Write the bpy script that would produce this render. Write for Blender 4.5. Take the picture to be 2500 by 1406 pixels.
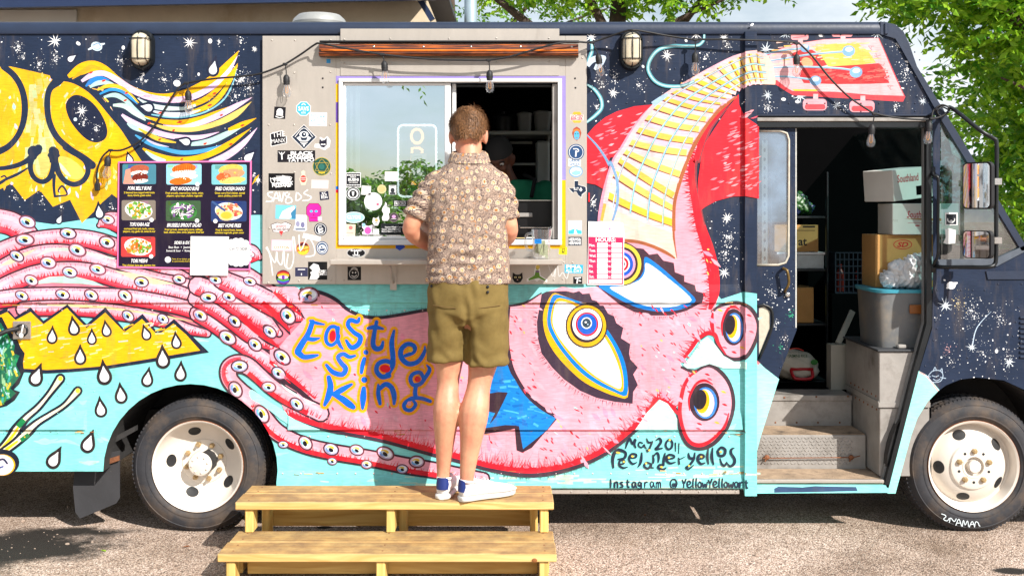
import bpy, bmesh, math, random
import numpy as np
from mathutils import Vector, Matrix
from mathutils.geometry import tessellate_polygon
R = math.radians
for _o in list(bpy.data.objects): bpy.data.objects.remove(_o)
scene = bpy.context.scene
COL = scene.collection

# ------------------------------------------------------------------ camera
CAMY, CAMZ, FPX, HOR = -5.6, 1.70, 2632.0, 507.0     # metres; focal length and horizon in photo pixels
cam = bpy.data.cameras.new('camera'); camo = bpy.data.objects.new('camera', cam); COL.objects.link(camo)
camo.location = (0, CAMY, CAMZ); camo.rotation_euler = (R(90), 0, 0)
cam.sensor_width = 36; cam.lens = 36*FPX/2500; cam.shift_y = -(703-HOR)/2500
cam.clip_start = 0.05; cam.clip_end = 2000
scene.camera = camo
# ------------------------------------------------------------------ sky and sun
SUN = Vector((0.85, -1.0, 1.0)).normalized()           # towards the sun
world = bpy.data.worlds.new('World'); scene.world = world; world.use_nodes = True
nt = world.node_tree; nt.nodes.clear()
wo = nt.nodes.new('ShaderNodeOutputWorld'); bg = nt.nodes.new('ShaderNodeBackground')
sky = nt.nodes.new('ShaderNodeTexSky'); sky.sky_type = 'NISHITA'; sky.sun_disc = False
sky.sun_elevation = math.asin(SUN.z); sky.sun_rotation = math.atan2(SUN.x, SUN.y)
sky.air_density = 1.2; sky.dust_density = 0.3; sky.ozone_density = 1.0
tc = nt.nodes.new('ShaderNodeTexCoord'); ns = nt.nodes.new('ShaderNodeTexNoise')
mp = nt.nodes.new('ShaderNodeMapping'); mp.inputs['Scale'].default_value = (1.2, 1.2, 3.0)
ns.inputs['Scale'].default_value = 2.2; ns.inputs['Detail'].default_value = 7; ns.inputs['Roughness'].default_value = 0.55
rp = nt.nodes.new('ShaderNodeValToRGB'); rp.color_ramp.elements[0].position = 0.38; rp.color_ramp.elements[1].position = 0.56
mx = nt.nodes.new('ShaderNodeMix'); mx.data_type = 'RGBA'
mx.inputs['B'].default_value = (9.4, 10.0, 10.6, 1)       # lit cloud
nt.links.new(tc.outputs['Generated'], mp.inputs[0]); nt.links.new(mp.outputs[0], ns.inputs['Vector'])
nt.links.new(ns.outputs[0], rp.inputs[0]); nt.links.new(rp.outputs[0], mx.inputs['Factor'])
nt.links.new(sky.outputs[0], mx.inputs['A']); nt.links.new(mx.outputs['Result'], bg.inputs[0])
bg.inputs[1].default_value = 0.068; nt.links.new(bg.outputs[0], wo.inputs[0])
sl = bpy.data.lights.new('sun', 'SUN'); sl.energy = 5.0; sl.angle = R(0.55); sl.color = (1.0, 0.955, 0.88)
so = bpy.data.objects.new('sun', sl); COL.objects.link(so); so.location = (6, -8, 9)
so.rotation_euler = SUN.to_track_quat('Z', 'Y').to_euler()
vs = scene.view_settings; vs.view_transform = 'Standard'; vs.look = 'None'; vs.exposure = 0.68; vs.gamma = 1; vs.use_curve_mapping = False

# ------------------------------------------------------------------ helpers
def P(px, py, d=0.0):
    """photo pixel -> world point on the vertical plane y = d"""
    k = (d - CAMY)/FPX
    return Vector(((px-1250)*k, d, CAMZ+(HOR-py)*k))
def PX(px, d=0.0): return (px-1250)*(d-CAMY)/FPX
def PZ(py, d=0.0): return CAMZ+(HOR-py)*(d-CAMY)/FPX
def lin1(c):
    c /= 255.0
    return c/12.92 if c <= 0.04045 else ((c+0.055)/1.055)**2.4
def S(r, g, b, k=0.80): return (lin1(r)*k, lin1(g)*k, lin1(b)*k)

def tag(o, label=None, cat=None, group=None, kind=None):
    if label: o['label'] = label
    if cat: o['category'] = cat
    if group: o['group'] = group
    if kind: o['kind'] = kind
    return o
def empty(name, loc=(0, 0, 0), label=None, cat=None, group=None):
    o = bpy.data.objects.new(name, None); COL.objects.link(o); o.location = loc; o.empty_display_size = 0.1
    return tag(o, label, cat, group)
def link(name, me, mat=None, parent=None, smooth=False):
    o = bpy.data.objects.new(name, me); COL.objects.link(o)
    if mat is not None and len(me.materials) == 0: me.materials.append(mat)
    if smooth: me.polygons.foreach_set('use_smooth', [True]*len(me.polygons))
    if parent is not None:
        o.parent = parent
        o.matrix_parent_inverse = wm(parent).inverted()
    return o
def wm(o):
    m = Matrix.LocRotScale(o.location, o.rotation_euler, o.scale)
    return (wm(o.parent) @ o.matrix_parent_inverse @ m) if o.parent else m
def mesh(name, V, F):
    me = bpy.data.meshes.new(name); me.from_pydata([tuple(v) for v in V], [], F); me.update(); return me

class MB:
    """collects shapes for ONE mesh"""
    def __init__(s): s.V = []; s.F = []
    def add(s, V, F):
        n = len(s.V); s.V += [Vector(v) for v in V]; s.F += [[i+n for i in f] for f in F]; return s
    def box(s, x0, x1, y0, y1, z0, z1, M=None):
        V = [Vector((x, y, z)) for x in (x0, x1) for y in (y0, y1) for z in (z0, z1)]
        if M is not None: V = [M @ v for v in V]
        return s.add(V, [(0,1,3,2),(4,6,7,5),(0,4,5,1),(2,3,7,6),(0,2,6,4),(1,5,7,3)])
    def bbox(s, x0, x1, y0, y1, z0, z1, b=0.004, M=None):
        """box with chamfered edges"""
        V = []; F = []
        c = Vector(((x0+x1)/2, (y0+y1)/2, (z0+z1)/2)); h = Vector((abs(x1-x0)/2, abs(y1-y0)/2, abs(z1-z0)/2))
        b = min(b, min(h)*0.6); idx = {}
        for sx in (-1, 1):
            for sy in (-1, 1):
                for sz in (-1, 1):
                    for a in range(3):
                        v = Vector((sx*(h.x-(b if a != 0 else 0)), sy*(h.y-(b if a != 1 else 0)), sz*(h.z-(b if a != 2 else 0))))
                        idx[(sx, sy, sz, a)] = len(V); V.append(c+v)
        for sgn in (-1, 1):
            F.append([idx[(sgn, y, z, 0)] for y, z in ((-1,-1),(1,-1),(1,1),(-1,1))][::sgn])
            F.append([idx[(x, sgn, z, 1)] for x, z in ((-1,-1),(-1,1),(1,1),(1,-1))][::sgn])
            F.append([idx[(x, y, sgn, 2)] for x, y in ((-1,-1),(1,-1),(1,1),(-1,1))][::sgn])
        for a in range(3):
            o1, o2 = [q for q in range(3) if q != a]
            for s1 in (-1, 1):
                for s2 in (-1, 1):
                    def K(t, ax):
                        k = [0, 0, 0]; k[a] = t; k[o1] = s1; k[o2] = s2
                        return idx[(k[0], k[1], k[2], ax)]
                    F.append([K(-1, o1), K(1, o1), K(1, o2), K(-1, o2)])
        for sx in (-1, 1):
            for sy in (-1, 1):
                for sz in (-1, 1): F.append([idx[(sx, sy, sz, a)] for a in range(3)])
        if M is not None: V = [M @ v for v in V]
        return s.add(V, F)
    def tube(s, pts, r, n=10, caps=True):
        pts = [Vector(p) for p in pts]; m = len(pts)
        rr = r if isinstance(r, (list, tuple)) else [r]*m
        t0 = (pts[1]-pts[0]).normalized()
        u = t0.orthogonal().normalized(); V = []; F = []
        for i in range(m):
            t = (pts[min(i+1, m-1)]-pts[max(i-1, 0)]).normalized()
            u = (u-t*u.dot(t)); u = u.normalized() if u.length > 1e-6 else t.orthogonal().normalized()
            w = t.cross(u)
            for j in range(n):
                a = 2*math.pi*j/n; V.append(pts[i]+(u*math.cos(a)+w*math.sin(a))*rr[i])
        for i in range(m-1):
            for j in range(n):
                k = (j+1) % n; F.append((i*n+j, i*n+k, (i+1)*n+k, (i+1)*n+j))
        if caps: F.append(list(range(n))[::-1]); F.append([(m-1)*n+j for j in range(n)])
        return s.add(V, F)
    def lathe(s, prof, M, n=32, closed=False):
        """prof: (r, h) pairs about local z, M places it"""
        V = []; F = []; m = len(prof)
        for (r, h) in prof:
            for j in range(n):
                a = 2*math.pi*j/n; V.append(M @ Vector((r*math.cos(a), r*math.sin(a), h)))
        for i in range(m-1 if not closed else m):
            i2 = (i+1) % m
            for j in range(n):
                k = (j+1) % n; F.append((i*n+j, i*n+k, i2*n+k, i2*n+j))
        return s.add(V, F)
    def disc(s, r, M, n=24, h=0.0):
        return s.add([M @ Vector((r*math.cos(2*math.pi*j/n), r*math.sin(2*math.pi*j/n), h)) for j in range(n)], [list(range(n))])
    def ell(s, c, r, M=None, nu=16, nv=10):
        V = []; F = []; c = Vector(c)
        for i in range(nv+1):
            th = math.pi*i/nv
            for j in range(nu):
                ph = 2*math.pi*j/nu
                v = Vector((r[0]*math.sin(th)*math.cos(ph), r[1]*math.sin(th)*math.sin(ph), r[2]*math.cos(th)))
                V.append(c+(M @ v if M is not None else v))
        for i in range(nv):
            for j in range(nu):
                k = (j+1) % nu; F.append((i*nu+j, (i+1)*nu+j, (i+1)*nu+k, i*nu+k))
        return s.add(V, F)
    def prism(s, pts, d0, d1, raw=False):
        """extrude a closed outline (photo px on plane d0) straight back to d1"""
        a = [Vector(p) if raw else P(p[0], p[1], d0) for p in pts]; n = len(a)
        V = a+[Vector((v.x, d1, v.z)) for v in a]
        F = [list(t) for t in tessellate_polygon([a])]
        F = F+[[i+n for i in t] for t in F]
        for i in range(n):
            j = (i+1) % n; F.append((i, j, j+n, i+n))
        return s.add(V, F)
    def loft(s, rings, caps=True):
        n = len(rings[0]); V = [v for r_ in rings for v in r_]; F = []
        for i in range(len(rings)-1):
            for j in range(n):
                k = (j+1) % n; F.append((i*n+j, i*n+k, (i+1)*n+k, (i+1)*n+j))
        if caps: F.append(list(range(n))[::-1]); F.append([(len(rings)-1)*n+j for j in range(n)])
        return s.add(V, F)
    def mesh(s, name='m', fix=True):
        me = mesh(name, s.V, s.F)
        if fix:
            b = bmesh.new(); b.from_mesh(me); bmesh.ops.recalc_face_normals(b, faces=b.faces); b.to_mesh(me); b.free()
        return me
    def obj(s, name, mat, parent=None, smooth=False):
        return link(name, s.mesh(name), mat, parent, smooth)
def autosmooth(o, ang=35):
    me = o.data; me.polygons.foreach_set('use_smooth', [True]*len(me.polygons))
    try: me.set_sharp_from_angle(angle=R(ang))
    except Exception: pass
    return o
def cr(pts, n=6, closed=False):
    """Catmull-Rom through tuples of any length"""
    p = [np.array(q, float) for q in pts]; m = len(p); out = []
    rng = range(m if closed else m-1)
    for i in rng:
        if closed: a, b, c, d = p[(i-1) % m], p[i], p[(i+1) % m], p[(i+2) % m]
        else: a, b, c, d = p[max(i-1, 0)], p[i], p[i+1], p[min(i+2, m-1)]
        for k in range(n):
            t = k/n
            out.append(0.5*((2*b)+(c-a)*t+(2*a-5*b+4*c-d)*t*t+(3*b-a-3*c+d)*t**3))
    if not closed: out.append(p[-1])
    return [tuple(q) for q in out]

# ------------------------------------------------------------------ materials
MATS = {}
def newmat(name):
    m = bpy.data.materials.new(name); m.use_nodes = True; MATS[name] = m
    t = m.node_tree; return m, t, t.nodes['Principled BSDF']
def N(t, typ, **kw):
    n = t.nodes.new('ShaderNode'+typ)
    for k, v in kw.items():
        if k.startswith('i_'): n.inputs[k[2:]].default_value = v
        else: setattr(n, k, v)
    return n
def pmat(name, col, rough=0.5, metal=0.0, var=0.12, scale=8.0, bump=0.0, bscale=60.0, spec=0.5, stretch=(1, 1, 1), dirt=None, dirtpos=(0.5, 0.7), dscale=4.0):
    m, t, b = newmat(name)
    tcn = N(t, 'TexCoord'); mpn = N(t, 'Mapping'); mpn.inputs['Scale'].default_value = stretch
    t.links.new(tcn.outputs['Object'], mpn.inputs[0])
    no = N(t, 'TexNoise', i_Scale=scale, i_Detail=6.0, i_Roughness=0.6); t.links.new(mpn.outputs[0], no.inputs['Vector'])
    mr = N(t, 'MapRange'); mr.inputs['From Min'].default_value = 0.25; mr.inputs['From Max'].default_value = 0.75
    mr.inputs['To Min'].default_value = 1-var; mr.inputs['To Max'].default_value = 1+var
    t.links.new(no.outputs[0], mr.inputs[0])
    mu = N(t, 'Mix', data_type='RGBA', blend_type='MULTIPLY'); mu.inputs['Factor'].default_value = 1
    mu.inputs['A'].default_value = (*col, 1); t.links.new(mr.outputs[0], mu.inputs['B'])
    out = mu.outputs['Result']
    if dirt:
        n2 = N(t, 'TexNoise', i_Scale=dscale, i_Detail=8.0, i_Roughness=0.65); t.links.new(mpn.outputs[0], n2.inputs['Vector'])
        rr = N(t, 'ValToRGB'); rr.color_ramp.elements[0].position, rr.color_ramp.elements[1].position = dirtpos
        t.links.new(n2.outputs[0], rr.inputs[0])
        m2 = N(t, 'Mix', data_type='RGBA'); m2.inputs['B'].default_value = (*dirt, 1)
        t.links.new(rr.outputs[0], m2.inputs['Factor']); t.links.new(out, m2.inputs['A']); out = m2.outputs['Result']
    t.links.new(out, b.inputs['Base Color'])
    b.inputs['Roughness'].default_value = rough; b.inputs['Metallic'].default_value = metal
    b.inputs['Specular IOR Level'].default_value = spec
    if bump:
        n3 = N(t, 'TexNoise', i_Scale=bscale, i_Detail=5.0); t.links.new(mpn.outputs[0], n3.inputs['Vector'])
        bp = N(t, 'Bump', i_Strength=bump, i_Distance=0.01); t.links.new(n3.outputs[0], bp.inputs['Height'])
        t.links.new(bp.outputs[0], b.inputs['Normal'])
    return m
def attrmat(name, rough=0.45, var=0.10, scale=5.0, fine=0.06, bump=0.05, grime=0.0):
    """colour comes from the mesh's paint colours, with brush streaks and wear"""
    m, t, b = newmat(name)
    at = N(t, 'Attribute', attribute_name='Col')
    tcn = N(t, 'TexCoord')
    no = N(t, 'TexNoise', i_Scale=scale, i_Detail=7.0, i_Roughness=0.62); t.links.new(tcn.outputs['Object'], no.inputs['Vector'])
    mp2 = N(t, 'Mapping'); mp2.inputs['Scale'].default_value = (14, 14, 90); mp2.inputs['Rotation'].default_value = (0, R(24), 0)
    t.links.new(tcn.outputs['Object'], mp2.inputs[0])
    n2 = N(t, 'TexNoise', i_Scale=1.6, i_Detail=4.0); t.links.new(mp2.outputs[0], n2.inputs['Vector'])
    def rng(src, v):
        mr = N(t, 'MapRange'); mr.inputs['From Min'].default_value = 0.3; mr.inputs['From Max'].default_value = 0.7
        mr.inputs['To Min'].default_value = 1-v; mr.inputs['To Max'].default_value = 1+v; t.links.new(src, mr.inputs[0]); return mr.outputs[0]
    mm = N(t, 'Math', operation='MULTIPLY'); t.links.new(rng(no.outputs[0], var), mm.inputs[0]); t.links.new(rng(n2.outputs[0], fine), mm.inputs[1])
    mu = N(t, 'Mix', data_type='RGBA', blend_type='MULTIPLY'); mu.inputs['Factor'].default_value = 1
    t.links.new(at.outputs['Color'], mu.inputs['A']); t.links.new(mm.outputs[0], mu.inputs['B'])
    mp3 = N(t, 'Mapping'); mp3.inputs['Scale'].default_value = (9, 9, 1.6); t.links.new(tcn.outputs['Object'], mp3.inputs[0])
    n4 = N(t, 'TexNoise', i_Scale=1.3, i_Detail=9.0, i_Roughness=0.7); t.links.new(mp3.outputs[0], n4.inputs['Vector'])
    r4 = N(t, 'MapRange'); r4.inputs['From Min'].default_value = 0.52; r4.inputs['From Max'].default_value = 0.80; r4.inputs['To Max'].default_value = grime; t.links.new(n4.outputs[0], r4.inputs[0])
    mg = N(t, 'Mix', data_type='RGBA'); mg.inputs['B'].default_value = (0.16, 0.12, 0.085, 1); t.links.new(r4.outputs[0], mg.inputs['Factor']); t.links.new(mu.outputs['Result'], mg.inputs['A'])
    t.links.new(mg.outputs['Result'], b.inputs['Base Color']); b.inputs['Specular IOR Level'].default_value = 0.22
    rr = N(t, 'MapRange'); rr.inputs['To Min'].default_value = rough-0.12; rr.inputs['To Max'].default_value = rough+0.15
    t.links.new(no.outputs[0], rr.inputs[0]); t.links.new(rr.outputs[0], b.inputs['Roughness'])
    if bump:
        bp = N(t, 'Bump', i_Strength=bump, i_Distance=0.004); t.links.new(n2.outputs[0], bp.inputs['Height'])
        n5 = N(t, 'TexNoise', i_Scale=3.2, i_Detail=2.0); t.links.new(tcn.outputs['Object'], n5.inputs['Vector']); b5 = N(t, 'Bump', i_Strength=0.55, i_Distance=0.02); t.links.new(n5.outputs[0], b5.inputs['Height']); t.links.new(bp.outputs[0], b5.inputs['Normal']); t.links.new(b5.outputs[0], b.inputs['Normal'])
    return m
def glassmat(name, tint=(1, 1, 1), refl=0.12, rough=0.0, grime=0.0, fres=True, gcol=(0.75, 0.75, 0.72), gloss=(0.95, 0.97, 1)):
    m, t, b = newmat(name); t.nodes.remove(b); out = t.nodes['Material Output']
    tr = N(t, 'BsdfTransparent'); tr.inputs[0].default_value = (*tint, 1)
    gl = N(t, 'BsdfGlossy'); gl.inputs['Roughness'].default_value = rough; gl.inputs[0].default_value = (*gloss, 1)
    mxs = N(t, 'MixShader')
    if fres:
        lw = N(t, 'LayerWeight', i_Blend=0.35); mr = N(t, 'MapRange'); mr.inputs['To Min'].default_value = refl; mr.inputs['To Max'].default_value = 0.95
        t.links.new(lw.outputs['Facing'], mr.inputs[0]); t.links.new(mr.outputs[0], mxs.inputs[0])
    else: mxs.inputs[0].default_value = refl
    t.links.new(tr.outputs[0], mxs.inputs[1]); t.links.new(gl.outputs[0], mxs.inputs[2])
    last = mxs.outputs[0]
    if grime:
        df = N(t, 'BsdfDiffuse'); df.inputs[0].default_value = (*gcol, 1)
        tcn = N(t, 'TexCoord'); no = N(t, 'TexNoise', i_Scale=6.0, i_Detail=8.0); t.links.new(tcn.outputs['Object'], no.inputs['Vector'])
        mr = N(t, 'MapRange'); mr.inputs['From Min'].default_value = 0.35; mr.inputs['From Max'].default_value = 0.8; mr.inputs['To Max'].default_value = grime
        t.links.new(no.outputs[0], mr.inputs[0]); m2 = N(t, 'MixShader'); t.links.new(mr.outputs[0], m2.inputs[0])
        t.links.new(last, m2.inputs[1]); t.links.new(df.outputs[0], m2.inputs[2]); last = m2.outputs[0]
    t.links.new(last, out.inputs[0]); return m

# ------------------------------------------------------------------ flat paint and print
_TXT = {}
def text_tris(s, off=0.0):
    """triangles of a line of lettering, height about 1 (cap 0.7), origin at its left foot"""
    k = (s, off)
    if k not in _TXT:
        cu = bpy.data.curves.new('t', 'FONT'); cu.body = s; cu.size = 1.0; cu.offset = off; cu.resolution_u = 2
        o = bpy.data.objects.new('t', cu); COL.objects.link(o)
        bpy.context.view_layer.update()
        me = bpy.data.meshes.new_from_object(o.evaluated_get(bpy.context.evaluated_depsgraph_get()))
        me.calc_loop_triangles()
        v = [(q.co.x, q.co.y) for q in me.vertices]
        _TXT[k] = [[v[i] for i in t.vertices] for t in me.loop_triangles]
        bpy.data.objects.remove(o); bpy.data.curves.remove(cu); bpy.data.meshes.remove(me)
    return _TXT[k]
def halfcut(poly, a, b, c):
    """split a convex polygon of (x, y, col) by a*x+b*y+c: returns (>=0 side, <0 side)"""
    A = []; B = []; n = len(poly)
    dv = [a*p[0]+b*p[1]+c for p in poly]
    for i in range(n):
        p, q = poly[i], poly[(i+1) % n]; dp, dq = dv[i], dv[(i+1) % n]
        (A if dp >= 0 else B).append(p)
        if (dp >= 0) != (dq >= 0):
            t = dp/(dp-dq)
            m = (p[0]+(q[0]-p[0])*t, p[1]+(q[1]-p[1])*t, tuple(p[2][k]+(q[2][k]-p[2][k])*t for k in range(3)))
            A.append(m); B.append(m)
    return (A if len(A) > 2 else None), (B if len(B) > 2 else None)
def subtract(poly, hole):
    """convex polygon minus convex hole (hole listed so that its inside is >= 0 for every edge)"""
    out = []; cur = poly
    n = len(hole)
    for i in range(n):
        (x0, y0), (x1, y1) = hole[i], hole[(i+1) % n]
        a, b = -(y1-y0), (x1-x0); c = -(a*x0+b*y0)
        ins, outs = halfcut(cur, a, b, c)
        if outs: out.append(outs)
        if not ins: return out
        cur = ins
    return out
def orient(h):
    A = sum(h[i][0]*h[(i+1) % len(h)][1]-h[(i+1) % len(h)][0]*h[i][1] for i in range(len(h)))
    return h if A > 0 else h[::-1]
def BB(p): return (min(q[0] for q in p), max(q[0] for q in p), min(q[1] for q in p), max(q[1] for q in p))
class Paint:
    def __init__(s, d=0.0, holes=(), hcuts=(), vcuts=(), relief=None, step=1e-4):
        s.d = d; s.holes = [orient(list(h)) for h in holes]; s.hcuts = hcuts; s.vcuts = vcuts; s.relief = relief
        s.polys = []; s.grid = {}
        s.hb = [(min(p[0] for p in h), max(p[0] for p in h), min(p[1] for p in h), max(p[1] for p in h)) for h in s.holes]
    def L(s, wrap=False): pass
    def off(s, bb, extra=0.0):
        """a new stroke lies just above whatever is already painted under it"""
        c = 16.0; cells = [(i, j) for i in range(int(bb[0]//c), int(bb[1]//c)+1) for j in range(int(bb[2]//c), int(bb[3]//c)+1)]
        o = max(s.grid.get(k, 0.0) for k in cells)+2.5e-6
        for k in cells: s.grid[k] = o+extra
        return o
    def tri(s, pts, o):
        """convex polygon of (x, y, col)"""
        ps = [pts]
        bx = (min(p[0] for p in pts), max(p[0] for p in pts), min(p[1] for p in pts), max(p[1] for p in pts))
        for h, hb in zip(s.holes, s.hb):
            if bx[1] < hb[0] or bx[0] > hb[1] or bx[3] < hb[2] or bx[2] > hb[3]: continue
            ps = [q for p in ps for q in subtract(p, h)]
        for c in s.hcuts:
            if bx[2] < c < bx[3]: ps = [q for p in ps for q in halfcut(p, 0, 1, -c) if q]
        for c in s.vcuts:
            if bx[0] < c < bx[1]: ps = [q for p in ps for q in halfcut(p, 1, 0, -c) if q]
        s.polys += [(p, o) for p in ps]
    def fill(s, pts, col, smooth=0, o=None):
        if smooth: pts = cr(pts, smooth, True)
        o = s.off(BB(pts)) if o is None else o
        vv = [Vector((p[0], p[1], 0)) for p in pts]
        for t in tessellate_polygon([vv]): s.tri([(pts[i][0], pts[i][1], col) for i in t], o)
    def ribbon(s, pts, w, col, col2=None, n=5, caps=True):
        """w: one width or a list; col/col2: colours of the left and right edge"""
        m = len(pts); ww = w if isinstance(w, (list, tuple)) else [w]*m
        if len(ww) != m:
            xi = np.linspace(0, 1, m); ww = list(np.interp(xi, np.linspace(0, 1, len(ww)), ww))
        q = cr([(p[0], p[1], ww[i]) for i, p in enumerate(pts)], n) if n > 1 else [(p[0], p[1], ww[i]) for i, p in enumerate(pts)]
        Lp = []; Rp = []
        for i in range(len(q)):
            a = q[max(i-1, 0)]; b = q[min(i+1, len(q)-1)]
            tx, ty = b[0]-a[0], b[1]-a[1]; l = math.hypot(tx, ty) or 1; nx, ny = -ty/l, tx/l; h = q[i][2]/2
            Lp.append((q[i][0]+nx*h, q[i][1]+ny*h)); Rp.append((q[i][0]-nx*h, q[i][1]-ny*h))
        c2 = col2 or col; o = s.off(BB(Lp+Rp), len(q)*5e-7)
        for i in range(len(q)-1):
            oo = o+i*5e-7
            s.tri([(*Lp[i], col), (*Lp[i+1], col), (*Rp[i+1], c2)], oo); s.tri([(*Lp[i], col), (*Rp[i+1], c2), (*Rp[i], c2)], oo)
        if caps and col2 is None:
            for e in (q[0], q[-1]):
                if e[2] > 3: s.dot(e[0], e[1], e[2]/2, e[2]/2, 0, col, 10)
        return Lp, Rp
    def dot(s, x, y, rx, ry=None, ang=0, col=(1, 1, 1), n=16):
        ry = ry or rx; ca, sa = math.cos(ang), math.sin(ang); pts = []
        for i in range(n):
            u, v = rx*math.cos(2*math.pi*i/n), ry*math.sin(2*math.pi*i/n); pts.append((x+u*ca-v*sa, y+u*sa+v*ca, col))
        s.tri(pts, s.off(BB(pts)))
    def rect(s, x0, y0, x1, y1, col): s.tri([(x0, y0, col), (x1, y0, col), (x1, y1, col), (x0, y1, col)], s.off((x0, x1, y0, y1)))
    def rrect(s, x0, y0, x1, y1, r, col):
        pts = []
        for cx, cy, a0 in ((x1-r, y1-r, 0), (x0+r, y1-r, 90), (x0+r, y0+r, 180), (x1-r, y0+r, 270)):
            for k in range(5): a = R(a0+k*22.5); pts.append((cx+r*math.cos(a), cy+r*math.sin(a), col))
        s.tri(pts, s.off(BB(pts)))
    def text(s, x, y, st, h, col, w=None, align='l', off=0.0, shear=0.0, rot=0.0, sx=1.0):
        """h = cap height in px; w = fit to this width"""
        T = text_tris(st, off)
        if not T: return
        k = h/0.70; xs = [p[0] for t in T for p in t]; x0, x1 = min(xs), max(xs)
        kx = k*sx if not w else w/max(x1-x0, 1e-6)
        W = (x1-x0)*kx; ox = {'l': 0, 'c': -W/2, 'r': -W}[align]; ca, sa = math.cos(rot), math.sin(rot); o = s.off((x-W-4, x+W+4, y-W-h, y+W+4) if rot else (x+ox-2, x+ox+W+h, y-h*1.4, y+h*.5))
        for t in T:
            q = []
            for p in t:
                u = (p[0]-x0)*kx+ox+shear*p[1]*k; v = -p[1]*k; q.append((x+u*ca-v*sa, y+u*sa+v*ca, col))
            s.tri(q, o)
    def star(s, x, y, r, col, n=9, rnd=None):
        rnd = rnd or random
        for i in range(n):
            a = 2*math.pi*i/n+rnd.uniform(-.15, .15); l = r*rnd.uniform(.6, 1.1); w = max(1.2, r*.09)
            q = [(x+l*math.cos(a), y+l*math.sin(a), col), (x+w*math.cos(a+1.6), y+w*math.sin(a+1.6), col), (x+w*math.cos(a-1.6), y+w*math.sin(a-1.6), col)]; s.tri(q, s.off(BB(q)))
        s.dot(x, y, r*.22, None, 0, col, 8)
    def mesh(s, name, dep=None):
        V = []; F = []; C = []
        for p, o in s.polys:
            n = len(V)
            for q in p:
                d = s.d-(s.relief(q[0], q[1]) if s.relief else 0.0)
                v = P(q[0], q[1], s.d); v.y = d-o; V.append(v); C.append(q[2])
            F.append(list(range(n, n+len(p))))
        me = mesh(name, V, F)
        ca = me.color_attributes.new('Col', 'FLOAT_COLOR', 'POINT')
        ca.data.foreach_set('color', np.array([(c[0], c[1], c[2], 1.0) for c in C], np.float32).ravel())
        # faces towards the viewer side (-y)
        nn = np.zeros(len(me.polygons)*3, np.float32); me.polygons.foreach_get('normal', nn)
        flip = [i for i in range(len(me.polygons)) if nn[3*i+1] > 0]
        if flip:
            b = bmesh.new(); b.from_mesh(me); b.faces.ensure_lookup_table()
            bmesh.ops.reverse_faces(b, faces=[b.faces[i] for i in flip]); b.to_mesh(me); b.free()
        return me
    def obj(s, name, mat, parent=None): return link(name, s.mesh(name), mat, parent)
def inpoly(x, y, pl):
    c = False; j = len(pl)-1
    for i in range(len(pl)):
        if (pl[i][1] > y) != (pl[j][1] > y) and x < (pl[j][0]-pl[i][0])*(y-pl[i][1])/(pl[j][1]-pl[i][1])+pl[i][0]: c = not c
        j = i
    return c
# ------------------------------------------------------------------ shared materials
rng = random.Random(7)
NAVY = S(32, 45, 69); NAVY2 = S(28, 36, 60); AQUA = S(136, 226, 224); AQUA2 = S(120, 225, 232); PINK = S(246, 166, 184); PINK2 = S(248, 190, 204); HOT = S(245, 150, 190)
RED = S(232, 32, 50); DRED = S(190, 25, 40); YEL = S(250, 182, 14); ORG = S(248, 165, 30); DARK = S(58, 38, 52); BRWN = S(105, 55, 60); BLUE = S(0, 105, 215); SKYB = S(40, 165, 240); WHT = S(250, 250, 252, .85)
CREAM = S(245, 225, 175); LAV = S(238, 200, 236); MINT = S(178, 218, 212); GRN = S(20, 125, 70); BLK = S(16, 16, 24)
M_paint = attrmat('mural_paint', 0.5, 0.16, 5.0, 0.13, 0.12, 0.46)
M_print = attrmat('printed_vinyl', 0.42, 0.05, 9.0, 0.03, 0.0, 0.12)
M_navy = pmat('navy_body_paint', NAVY, 0.42, 0, 0.25, 6, 0.06, 50, dirt=S(120, 125, 130), dirtpos=(0.66, 0.86), dscale=7)
M_mint = pmat('aqua_body_paint', AQUA, 0.5, 0, 0.12, 5, 0.05, 50, dirt=S(210, 190, 120), dirtpos=(0.62, 0.85), dscale=6)
M_steel = pmat('brushed_aluminium', S(198, 189, 180), 0.36, 0.35, 0.06, 3, 0.02, 30, stretch=(7, 7, 1.5), dirt=S(150, 140, 130), dirtpos=(0.6, 0.9), dscale=1.4)
M_alu = pmat('dull_aluminium', S(176, 171, 166), 0.42, 0.2, 0.30, 5, 0.10, 40, dirt=S(92, 84, 76), dirtpos=(0.48, 0.76), dscale=5)
M_wframe = pmat('white_window_frame', S(242, 242, 242), 0.4, 0, 0.05, 9)
M_black = pmat('black_rubber', S(22, 22, 26), 0.6, 0, 0.2, 20, 0.1, 90)
M_blackmetal = pmat('black_painted_metal', S(26, 30, 34), 0.38, 0.2, 0.2, 14, 0.05, 70)
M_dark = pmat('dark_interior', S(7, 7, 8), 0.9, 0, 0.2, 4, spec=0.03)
M_under = pmat('dirty_underbody', S(52, 50, 50), 0.85, 0, 0.3, 7, 0.3, 30)
M_tyre = pmat('tyre_rubber', S(48, 48, 53), 0.75, 0, 0.25, 9, 0.12, 60, dirt=S(100, 84, 70), dirtpos=(0.46, 0.72), dscale=6)
M_rim = pmat('white_wheel_paint', S(236, 226, 214), 0.42, 0, 0.06, 7, 0.03, 40, dirt=S(186, 140, 100), dirtpos=(0.66, 0.85), dscale=9)
M_rust = pmat('rusty_steel', S(140, 88, 58), 0.8, 0.2, 0.4, 25, 0.3, 90)
M_chrome = pmat('worn_chrome', S(215, 210, 205), 0.22, 0.9, 0.12, 20)
M_glass = glassmat('reflective_window_glass', (0.55, 0.66, 0.66), 0.74, 0.0, 0.03, True, (0.75, 0.75, 0.72), (0.80, 0.92, 1.0))
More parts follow.
